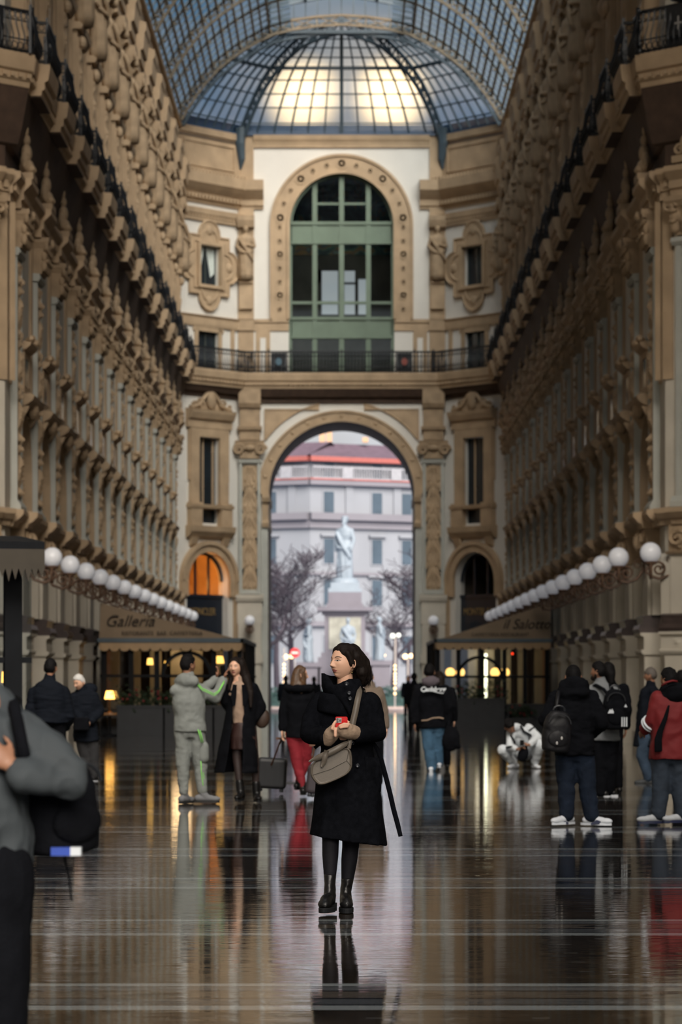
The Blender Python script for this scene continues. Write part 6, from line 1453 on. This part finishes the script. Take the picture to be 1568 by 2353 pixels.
def suitcase(px, pyt, pyb, D, w, tilt, mt, label, handle):
    a = P(px, pyb, D); a.z = 0; r = empty('suitcase', label, 'suitcase', a); hgt = (pyb-pyt)*D/F
    m = MB(); m.T = Matrix.Rotation(tilt, 4, 'Y'); m.box(-w/2, w/2, -.13, .13, .07, hgt); o = m.build('shell', mt, r); b = o.modifiers.new('b', 'BEVEL'); b.width = .05; b.segments = 4
    m = MB(); m.T = Matrix.Rotation(tilt, 4, 'Y')
    for k in range(5): m.box(-w/2+.05+k*(w-.1)/4-.008, -w/2+.05+k*(w-.1)/4+.008, -.137, .137, .12, hgt-.05)
    m.build('shell_rib', mt, r)
    for sx in (-1, 1):
        for sy in (-1, 1): m = MB(); m.T = Matrix.Rotation(tilt, 4, 'Y'); m.lathe((sx*(w/2-.06), sy*.09, 0), [(.012, .03), (.026, .035), (.026, .06), (.012, .08)], 10); m.build('wheel', IRON, r)
    if handle:
        m = MB(); p = [Vector(q)-a for q in handle]; m.tube(p, .012, 6); m.bar(p[-1]+Vector((-.07, 0, 0)), p[-1]+Vector((.07, 0, 0)), .03); m.build('handle', mat('copper_handle', (.16, .07, .035), .4), r)
suitcase(622, 1746, 1829, 38.9, .40, .06, SUITC, 'black hard suitcase with copper handle pulled by the woman in red trousers', [P(624, 1758, 38.75), P(647, 1697, 38.2)])
suitcase(714, 1744, 1824, 37.2, .16, .12, mat('plum_suitcase', (.045, .035, .042), .4), 'plum coloured suitcase half hidden behind the main woman bag', [P(716, 1752, 37.2), P(724, 1712, 37.1)])
# person hidden behind the woman in the middle
D = 40.5
h = Human('person in taupe coat almost hidden behind the woman in the middle', D, 853, 1.66, 180, head=(845, 1556), shL=(872, 1588), elL=(884, 1632), wrL=(888, 1672), shR=(830, 1588))
h.body(SKIN, .012); h.jacket(mat('taupe_wool', (.16, .12, .09), .9), -.25, .19, .14, .19, 'coat', (.07, .062, .055)); h.trousers(BLACKC); h.hair(HAIRD, 'short', .014); h.shoes(BSHOE)
# ---------------------------------------------------------------- man in lettered jacket and companion
D = 48.7
h = Human('man in black jacket with white lettering and blue jeans walking away', D, 994, 1.80, 180, head=(987, 1544), neck=(990, 1572), shR=(962, 1584), shL=(1022, 1584), elR=(953, 1625), wrR=(953, 1660), elL=(1031, 1622), wrL=(1031, 1657, .05),
          hipR=(983, 1668), hipL=(1007, 1668), knR=(986, 1715), knL=(1005, 1712, .06), anR=(992, 1762), anL=(1008, 1752, .14), toeR=170, toeL=190, hyaw=172)
h.body(SKIND, .012); h.hair(HAIRB, 'short', .018); h.jacket(BLACKC, -.05, .225, .17, .215, 'jacket', (.09, .085, .07), voxel=.014, wr=(.016, 6), seed=9); h.trousers(JEANL, (.125, .098, .088), voxel=.014, low=.0)
m = h.mb(); n_ = h.j['neck']; m.ell(n_+Vector((0, -.10, .04)), (.15, .09, .10)); m.tube([n_+Vector((.11*math.cos(t), .09*math.sin(t), .06)) for t in [k*PI/6 for k in range(12)]], .05, 8, closed=True); solid(m, 'hood', mat('mauve_grey_hood', (.085, .07, .085), .9), h.root, .012, 4, (.01, 9))
m = h.mb(); m.tube([P(x, y, D-.17) for x, y in ((969, 1656), (982, 1655), (994, 1650), (1010, 1649), (1020, 1651))], .012, 6); m.build('jacket_hem', mat('tan_hem', (.35, .25, .18), .9), h.root)
h.shoes(WSHOE, WSHOE, .29)
t = text('Carlsberg', .105, WHT, h.root, P(995, 1584, D-.235)-h.o, (PI/2, 0, 0), shear=.25, ext=.008, name='jacket_lettering', bold=.004); 
m = h.mb(); m.tube([P(972+48*k/8, 1590-3*math.sin(k/8*PI*1.6), D-.235) for k in range(9)], .009, 6); m.build('jacket_flourish', WHT, h.root)
a = P(1036, 1690, D); m = MB(); m.ell((0, 0, -.05), (.17, .10, .22)); m.cap((-.05, 0, .1), (-.02, 0, .22), .05, .03); m.cap((.08, 0, -.15), (.13, 0, -.18), .08, .05); tag(solid(m, 'duffel_bag', BLACKC, None, .014, 3, (.02, 7), loc=a), 'black soft bag carried by the man in the lettered jacket', 'bag')
D = 49.6
h = Human('dark clothed person with long brown hair walking beside the lettered jacket man', D, 1014, 1.66, 180, head=(1011, 1560), toeR=180)
h.body(SKIN, .012); h.hair(HAIRD, 'long', .02, lambda m: m.cap(P(1012, 1560, D-.06), P(1015, 1590, D-.1), .085, .06), voxel=.012); h.jacket(BLACKC, -.35, .18, .14, .18, 'coat'); h.trousers(BLACKC); h.shoes(BSHOE)
# ---------------------------------------------------------------- crouching man in white
D = 50.2
h = Human('man in white tracksuit crouching low over his phone', D, 1197, 1.75, 0, head=(1172, 1670, -.32), neck=(1190, 1672, -.12), shL=(1176, 1682, -.12), shR=(1216, 1674, -.02), elL=(1173, 1716, -.34), wrL=(1188, 1722, -.50), elR=(1236, 1696, -.20), wrR=(1216, 1712, -.48),
          hipL=(1188, 1732, .22), hipR=(1214, 1732, .22), knL=(1156, 1724, -.28), knR=(1240, 1712, -.26), anL=(1184, 1756, -.05), anR=(1229, 1757, -.05), toeL=-38, toeR=20, hyaw=18, pitch=42, roll=-22, hs=.98)
h.fwd = Vector((0, -1, 0))
h.body(SKIND, .011, hands=((Vector((-.8, -.3, .3)), Vector((0, -.3, 1)), .6), (Vector((.9, -.4, .4)), Vector((0, -.3, 1)), .6)), res=(80, 64))
def bh(m):
    for k in range(16): a = k*2.4; m.ell(h.H_((.05*math.cos(a), .03+.05*math.sin(a), .10)), .035, nu=8, nv=6)
h.hair(HAIRB, 'short', .02, bh, voxel=.010, wr=(.01, 30))
h.jacket(WHT, -.05, .19, .15, .17, 'tracksuit_top', (.085, .078, .062), voxel=.012, wr=(.014, 9), cuff=.06, collar=.06)
h.trousers(WHT, (.12, .098, .072), voxel=.012, wr=(.013, 9), low=.06)
for pts in ([(1197, 1668, -.26), (1204, 1680, -.20), (1214, 1686, -.14), (1221, 1690, -.2)], [(1174, 1690, -.26), (1181, 1700, -.38), (1184, 1708, -.42)], [(1217, 1680, -.12), (1222, 1675, -.15), (1228, 1672, -.1)], [(1164, 1718, -.40), (1172, 1716, -.46), (1180, 1716, -.46)]): h.on([P(x, y, D+dy) for x, y, dy in pts], .018, BLACKC, 'dark_band')
h.shoes(WSHOE, GREYJ, .28)
a = P(1203, 1733, D-.50); m = MB(); m.ell((0, 0, 0), (.095, .07, .14), Matrix.Rotation(.3, 3, 'Y')); m.cap((-.03, 0, .1), (.05, 0, .12), .03); tag(solid(m, 'crossbody_bag', BLACKC, None, .010, 2, (.006, 12), loc=a), 'small black bag hanging between the knees of the crouching man', 'bag')
m = MB(); m.box(-.035, .035, -.07, .07, -.004, .004); o = m.build('phone', BSHOE, loc=P(1200, 1707, D-.60)); o.rotation_euler = (.7, .1, 0); tag(o, 'phone in the hands of the crouching man in white', 'phone')
# ---------------------------------------------------------------- backpack maker: soft shell, pocket, straps
def backpack(label, c, w, hgt, dep, ang, mt, straps=(), tilt=0, extra=None):
    r = empty('backpack', label, 'backpack', c, math.radians(ang)); Mx = Matrix.Rotation(tilt, 4, 'Y')
    m = MB(); m.T = Mx; rr = []
    for z, kw, kd in ((-.5, .72, .7), (-.46, .92, .9), (-.2, 1, 1), (.15, .98, .95), (.36, .85, .8), (.47, .55, .55), (.5, .3, .3)):
        rr.append([Vector((w/2*kw*math.copysign(abs(math.cos(a))**.7, math.cos(a)), dep/2*kd*math.copysign(abs(math.sin(a))**.7, math.sin(a)), hgt*z)) for a in [k*PI/12 for k in range(24)]])
    m.loft(rr); solid(m, 'shell', mt, r, .012, 3, (.008, 9))
    m = MB(); m.T = Mx; m.ell((0, -dep*.44, -hgt*.18), (w*.38, dep*.16, hgt*.22)); solid(m, 'pocket', mt, r, .012, 2, (.005, 9))
    m = MB(); m.T = Mx; m.tube([(w*.38*math.cos(t), -dep*.50, hgt*.20+hgt*.22*math.sin(t)) for t in [PI*k/8 for k in range(9)]], .006, 5); m.tube([(.06*math.cos(t), 0, hgt*.5+.05*math.sin(t)) for t in [PI*k/6 for k in range(7)]], .012, 6); m.build('handle', IRON, r)
    for p in straps:
        m = MB(); q = [(Matrix.Rotation(-math.radians(ang), 3, 'Z') @ (Vector(x)-c)) for x in p]; m.tube(q, .022, 6); m.build('strap', mt, r, smooth=True)
    if extra: extra(r, Mx)
    return r
# ---------------------------------------------------------------- right-side group
BKLE = mat('black_shiny_fabric', (.006, .006, .008), .55, .3, 10, spec=.3)
D = 30.2
h = Human('man in black hooded puffer jacket, dark jeans and white trainers, back turned', D, 1318, 1.68, 180, head=(1318, 1556), neck=(1319, 1585), shR=(1280, 1606), shL=(1360, 1606), elR=(1256, 1652, -.02), wrR=(1272, 1680, .22), elL=(1382, 1660, -.02), wrL=(1356, 1690, .2),
          hipR=(1300, 1728), hipL=(1340, 1728), knR=(1302, 1800), knL=(1350, 1800), anR=(1303, 1876), anL=(1360, 1878), toeR=-50, toeL=72)
h.body(SKIND, .012); h.hair(HAIRB, 'short', .012, lambda m: m.ell(h.H_((0, 0, .02)), (.085, .10, .115)), voxel=.010)
h.jacket(BLACKC, -.06, .225, .18, .215, 'puffer_jacket', (.098, .092, .07), voxel=.013, wr=(.018, 6, 2), hood=True, seed=12, extra=lambda m: (m.ell(P(1320, 1580, D-.05), (.17, .13, .13)), m.ell(P(1320, 1592, D-.06), (.19, .14, .09))))
h.trousers(JEAN, (.125, .10, .085), voxel=.013, wr=(.012, 8), low=.02, w=.19); h.shoes(WSHOE, WSHOE, .30, name='trainer')
for s, cx in ((1, 1293), (-1, 1372)):
    m = h.mb(); strap(m, [P(cx-10*s if s > 0 else 1358, 1894, D-.065), P(cx, 1889, D-.065), P(cx+(14 if s > 0 else 16), 1892, D-.06)][::1], [.012, .045, .02], .012); m.build('side_mark', NAVYM, h.root)
backpack('black leather-look backpack slung on one shoulder of the black puffer man', P(1281, 1680, D-.27), .30, .42, .20, 8, BKLE, ([P(1277, 1640, D-.24), P(1281, 1615, D-.22), P(1284, 1592, D-.12), P(1286, 1588, D)],), tilt=.10,
         extra=lambda r, Mx: [MB().ell((x, -.13, z), (.012, .005, .018)).build('zip_pull', mat('silver_plate', (.45, .44, .42), .3), r) for x, z in ((.02, -.07), (-.03, -.12))])
D = 38.0
h = Human('bearded man in light grey jacket and black trousers with a black backpack', D, 1388, 1.77, 195, head=(1376, 1543), neck=(1382, 1572), shR=(1353, 1588), shL=(1412, 1590), elR=(1348, 1630, .1), wrR=(1342, 1660, .25), elL=(1415, 1635, .1), wrL=(1400, 1660, .3),
          hipR=(1376, 1692), hipL=(1403, 1692), knR=(1380, 1760), knL=(1402, 1760), anR=(1381, 1818), anL=(1400, 1816, .1), toeR=-110, toeL=-110, hyaw=-120)
h.body(SKIND, .012); h.hair(HAIRB, 'short', .017)
def beard(m): m.ell(h.H_((0, -.055, -.085)), (.055, .045, .04)); m.ell(h.H_((.05, -.02, -.06)), (.02, .045, .04)); m.ell(h.H_((-.05, -.02, -.06)), (.02, .045, .04))
m = h.mb(); beard(m); solid(m, 'beard', HAIRD, h.root, .008, 3)
h.jacket(GREYJ, -.08, .205, .16, .205, 'jacket', (.085, .078, .062), voxel=.013, wr=(.013, 7), collar=.07); h.trousers(BLACKC, (.125, .10, .088), voxel=.013, low=.0); h.shoes(BSHOE, WSHOE, .30, name='trainer')
def bp(r, Mx):
    for k in range(3): MB().box(.06+k*.030, .075+k*.030, -.155, -.13, -.22, -.10).build('white_bar', WHT, r)
    m = MB(); m.add([(-.12, -.15, -.05), (-.04, -.15, -.05), (-.04, -.15, -.03), (-.06, -.15, .01), (-.075, -.15, -.01), (-.09, -.15, .005)], [(0, 1, 2, 3, 4, 5)]); m.build('patch', WHT, r)
    m = MB(); m.add([(.10, -.13, .03), (.14, -.13, .03), (.12, -.13, .07)], [(0, 1, 2)]); m.build('patch', WHT, r)
backpack('black backpack with three white bars on the man in the light grey jacket', P(1413, 1630, D-.26), .31, .52, .24, 6, BLACKC, ([P(1398, 1597, D-.24), P(1388, 1584, D-.2), P(1370, 1574, D-.12), P(1360, 1580, D+.02)], [P(1412, 1590, D-.22), P(1404, 1576, D-.1), P(1398, 1572, D)]), extra=bp)
D = 38.9
h = Human('person with black tied hair almost hidden behind the light grey jacket man', D, 1402, 1.74, 190, head=(1399, 1545)); h.body(SKIND, .013); h.hair(HAIRB, 'long', .022, lambda m: m.cap(P(1405, 1550, D-.08), P(1406, 1568, D-.1), .06, .04), voxel=.012); h.jacket(BLACKC, -.05); h.trousers(BLACKC); h.shoes(BSHOE)
D = 43.0
h = Human('balding man in long navy jacket and jeans walking towards the red jacket', D, 1490, 1.71, 250, head=(1496, 1552), neck=(1497, 1580), shR=(1484, 1592, -.12), shL=(1500, 1592, .14), elR=(1482, 1635, -.16), wrR=(1478, 1668, -.2), elL=(1505, 1630, .2), wrL=(1500, 1660, .2),
          hipR=(1484, 1695, -.08), hipL=(1490, 1695, .08), knR=(1476, 1738, -.08), knL=(1500, 1745, .1), anR=(1492, 1792, -.08), anL=(1512, 1786, .1), toeR=-95, toeL=-95, hyaw=-115)
h.body(SKIND, .012); h.hair(HAIRG, 'bald', .010); h.jacket(NAVYC, -.18, .15, .19, .14, 'jacket', (.085, .08, .065), voxel=.013, wr=(.014, 6), flare=.03, collar=.07); h.trousers(mat('mid_blue_denim', (.03, .055, .095), .85, .2, 8), (.115, .09, .072), voxel=.013); h.shoes(mat('dark_grey_trainer', (.04, .045, .05)), GREYJ, .29, name='trainer')
D = 30.4
RED = mat('red_ski_fabric', (.15, .004, .006), .75, .12, 6)
h = Human('man in red and black ski jacket and jeans at the edge of the picture', D, 1540, 1.68, 215, head=(1538, 1562), neck=(1545, 1592), shR=(1512, 1606, -.03), shL=(1592, 1612, .02), elR=(1503, 1654, -.02), wrR=(1482, 1676, .12), elL=(1610, 1660, .02), wrL=(1585, 1690, .2),
          hipR=(1520, 1735), hipL=(1560, 1735), knR=(1520, 1805), knL=(1562, 1805), anR=(1514, 1874), anL=(1570, 1872), toeR=-80, toeL=-70, hyaw=-140)
h.body(SKIND, .012); h.hair(HAIRB, 'short', .018); h.jacket(RED, -.07, .225, .18, .22, 'ski_jacket', (.092, .086, .066), voxel=.013, wr=(.014, 6), seed=4)
m = h.mb(); m.chain([P(1590, 1590, D-.02), P(1550, 1594, D-.06), P(1528, 1600, D-.02)], [.11, .12, .09], 14); m.ell(P(1550, 1588, D), (.17, .14, .09)); solid(m, 'black_hood', BLACKC, h.root, .012, 5, (.012, 8))
m = h.mb(); m.tube([P(x, y, D+dy) for x, y, dy in ((1521, 1576, -.14), (1533, 1568, -.17), (1546, 1564, -.17), (1557, 1566, -.15))], .012, 6); m.build('red_piping', RED, h.root, smooth=True)
m = h.mb(); strap(m, [P(x, y, D+dy) for x, y, dy in ((1538, 1620, -.20), (1530, 1650, -.215), (1518, 1680, -.22), (1513, 1700, -.22), (1514, 1728, -.21))], [.02, .045, .06, .08, .08], .05); solid(m, 'black_side_panel', BLACKC, h.root, .012, 3)
m = h.mb(); m.T = m.T; q = h.j['elR'].lerp(h.j['wrR'], .25); d_ = (h.j['wrR']-h.j['elR']).normalized()
for o_ in (0, .035): m.tube([q+d_*(o_+k*.005) for k in range(5)], [.088, .096, .097, .096, .088], 20)
m.build('sleeve_band', WHT, h.root, smooth=True)
h.trousers(mat('washed_dark_denim', (.018, .028, .045), .85, .35, 7), (.125, .10, .085), voxel=.013, low=.02, w=.19); h.shoes(mat('pale_grey_mesh', (.42, .44, .47), .8), NAVYM, .32, name='trainer')
D = 41.0
h = Human('dark figure with a bowed head at the very edge behind the red jacket', D, 1574, 1.70, 200, head=(1567, 1560)); h.body(SKIND, .013); h.hair(HAIRB, 'short', .014); h.jacket(NAVYC, -.1); h.trousers(BLACKC); h.shoes(BSHOE)
# ---------------------------------------------------------------- left-side pair
D = 40.0
h = Human('dark haired man in quilted navy jacket seen from behind by the fringed kiosk', D, 118, 1.80, 185, head=(116, 1535), neck=(113, 1565), shR=(80, 1592), shL=(146, 1592), elR=(70, 1642), wrR=(78, 1675, .15), elL=(158, 1645, .02), wrL=(150, 1672, .2), hyaw=165)
h.body(SKIND, .012); h.hair(HAIRB, 'short', .014); h.jacket(NAVYC, -.06, .235, .18, .225, 'quilted_jacket', (.095, .088, .068), voxel=.013, wr=(.012, 5, 4), collar=.08, seed=21); h.trousers(BLACKC, (.12, .095, .08)); h.shoes(BSHOE, GREYJ)
D = 43.8
h = Human('white haired older man in dark navy jacket looking down beside the quilted jacket man', D, 198, 1.66, -20, head=(182, 1568, -.05), neck=(192, 1590), shL=(172, 1603), shR=(214, 1600), elL=(170, 1635, -.05), wrL=(188, 1655, -.22), elR=(229, 1635, .02), wrR=(208, 1658, -.18),
          hipL=(187, 1690), hipR=(209, 1690), knR=(214, 1738), knL=(196, 1738), anR=(216, 1785), anL=(200, 1785), hyaw=-40, pitch=18, toeR=-30, toeL=-30)
h.body(SKIN, .012, res=(80, 64)); h.hair(HAIRW, 'short', .014); h.jacket(NAVYC, -.14, .205, .165, .20, 'jacket', (.09, .084, .066), voxel=.013, wr=(.013, 6, 3), hood=True, seed=30)
m = h.mb(); m.ell(P(205, 1583, D+.1), (.13, .09, .09)); solid(m, 'hood', NAVYC, h.root, .013, 3)
h.trousers(mat('charcoal_trousers', (.018, .018, .020), .9), (.12, .095, .082), voxel=.013); h.shoes(mat('black_trainer', (.015, .015, .017)), WSHOE, .29, name='trainer')
a = P(187, 1664, D-.28); m = MB(); m.box(-.12, .12, -.05, .05, -.10, .10); o = m.build('belt_bag', BLACKC, loc=a); b = o.modifiers.new('b', 'BEVEL'); b.width = .03; b.segments = 3; tag(o, 'small black belt bag on the white haired older man', 'bag')
# ---------------------------------------------------------------- distant walkers
for px, D, H, yaw, hx, jm, lb in ((657, 98, 1.68, 180, 3, NAVYC, 'distant walker in dark blue by the portal, above the suitcase'), (722, 104, 1.65, 180, 2, BLACKC, 'distant walker seen between the red trousers woman and the middle woman'), (952, 82, 1.72, 175, 0, BLACKC, 'distant person in black beside the lettered jacket arm'), (938, 118, 1.7, 0, 0, NAVYC, 'faint distant person near the hedge beside the lettered jacket')):
    h = Human(lb, D, px, H, yaw); h.body(SKIN, .02, res=(30, 24)); h.hair(HAIRB, 'short', .016, res=(30, 24)); h.jacket(jm, -.15, voxel=.02, wr=None); h.trousers(BLACKC, voxel=.02, wr=None); h.shoes(BSHOE)
# ---------------------------------------------------------------- close figure cut off by the left edge of the picture
D = 9.8
GPUF = mat('pale_grey_puffer', (.044, .052, .058), .75, .08, 6, spec=.3)
h = Human('person in pale grey puffer jacket gripping a strap, cut off by the edge', D, -55, 1.74, -70, head=(-75, 1500), neck=(-50, 1560), shR=(20, 1660, .12), shL=(60, 1690, -.14), elR=(20, 1850, .25), wrR=(-60, 1850, .1), elL=(140, 1778, -.16), wrL=(28, 1762, -.24),
          hipR=(-20, 2010, .10), hipL=(-15, 2010, -.10), knR=(-60, 2290, .1), knL=(0, 2290, -.1), anR=(-30, 2510, .2), anL=(0, 2510, -.1), toeR=-75, toeL=-70, hyaw=-80)
h.body(SKIND, .009, hands=(None, (Vector((-.75, -.1, .65)), Vector((.3, -1, .2)), .7)), arm=.8, leg=.8); h.hair(HAIRB, 'short', .016)
m = h.mb(); rings = []
for py, xl, xr, hd in ((1612, -100, 20, .12), (1650, -110, 66, .18), (1700, -120, 76, .21), (1800, -130, 74, .22), (1900, -130, 78, .23), (1965, -125, 82, .22), (1988, -120, 80, .21)):
    c = P((xl+xr)/2, py, D); hw = (xr-xl)/2*D/F; rings.append([Vector((c.x+hw*math.cos(a), D+hd*math.sin(a), c.z)) for a in [k*PI/16 for k in range(32)]])
m.loft(rings); m.chain([P(52, 1668, D-.12), P(100, 1725, D-.14), P(150, 1790, D-.16)], [.062, .078, .075], 18); m.chain([P(150, 1790, D-.16), P(100, 1785, D-.2), P(48, 1775, D-.24)], [.075, .07, .055], 18); m.chain([P(-5, 1625, D), P(15, 1640, D-.05)], [.09, .06])
solid(m, 'puffer_jacket', GPUF, h.root, .009, 4, (.030, 6, .8), seed=8)
m = h.mb()
for q in 'RL': m.chain([h.j['hip'+q], h.j['kn'+q], h.j['an'+q]], [.14, .10, .09], 14)
h.torso(m, [(-.2, .15, .13), (.02, .15, .13), (.1, .15, .12)]); solid(m, 'trousers', BLACKC, h.root, .014, 4, (.01, 8)); h.shoes(BSHOE, SOLE)
backpack('large black backpack hanging behind the pale grey puffer jacket at the edge', P(128, 1845, D+.10), .27, .34, .26, 40, BLACKC, ([P(62, 1770, D-.17), P(52, 1720, D-.23), P(40, 1660, D-.20), P(32, 1622, D-.10), P(35, 1612, D+.05)],), tilt=-.1,
         extra=lambda r, Mx: MB().tube([(.0, -.05, -.18), (.02, -.05, -.25), (.03, -.05, -.33)], .004, 5).build('dangling_strap', BLACKC, r))
m = MB(); m.box(-.055, .01, -.02, .02, -.014, .014); m.box(.01, .045, -.021, .021, -.014, .014, 1); tag(m.build('packet', [mat('blue_packet', (.01, .05, .35), .5), WHT], loc=P(156, 1956, D-.02)), 'small blue and white packet poking from under the big black backpack', 'packet')
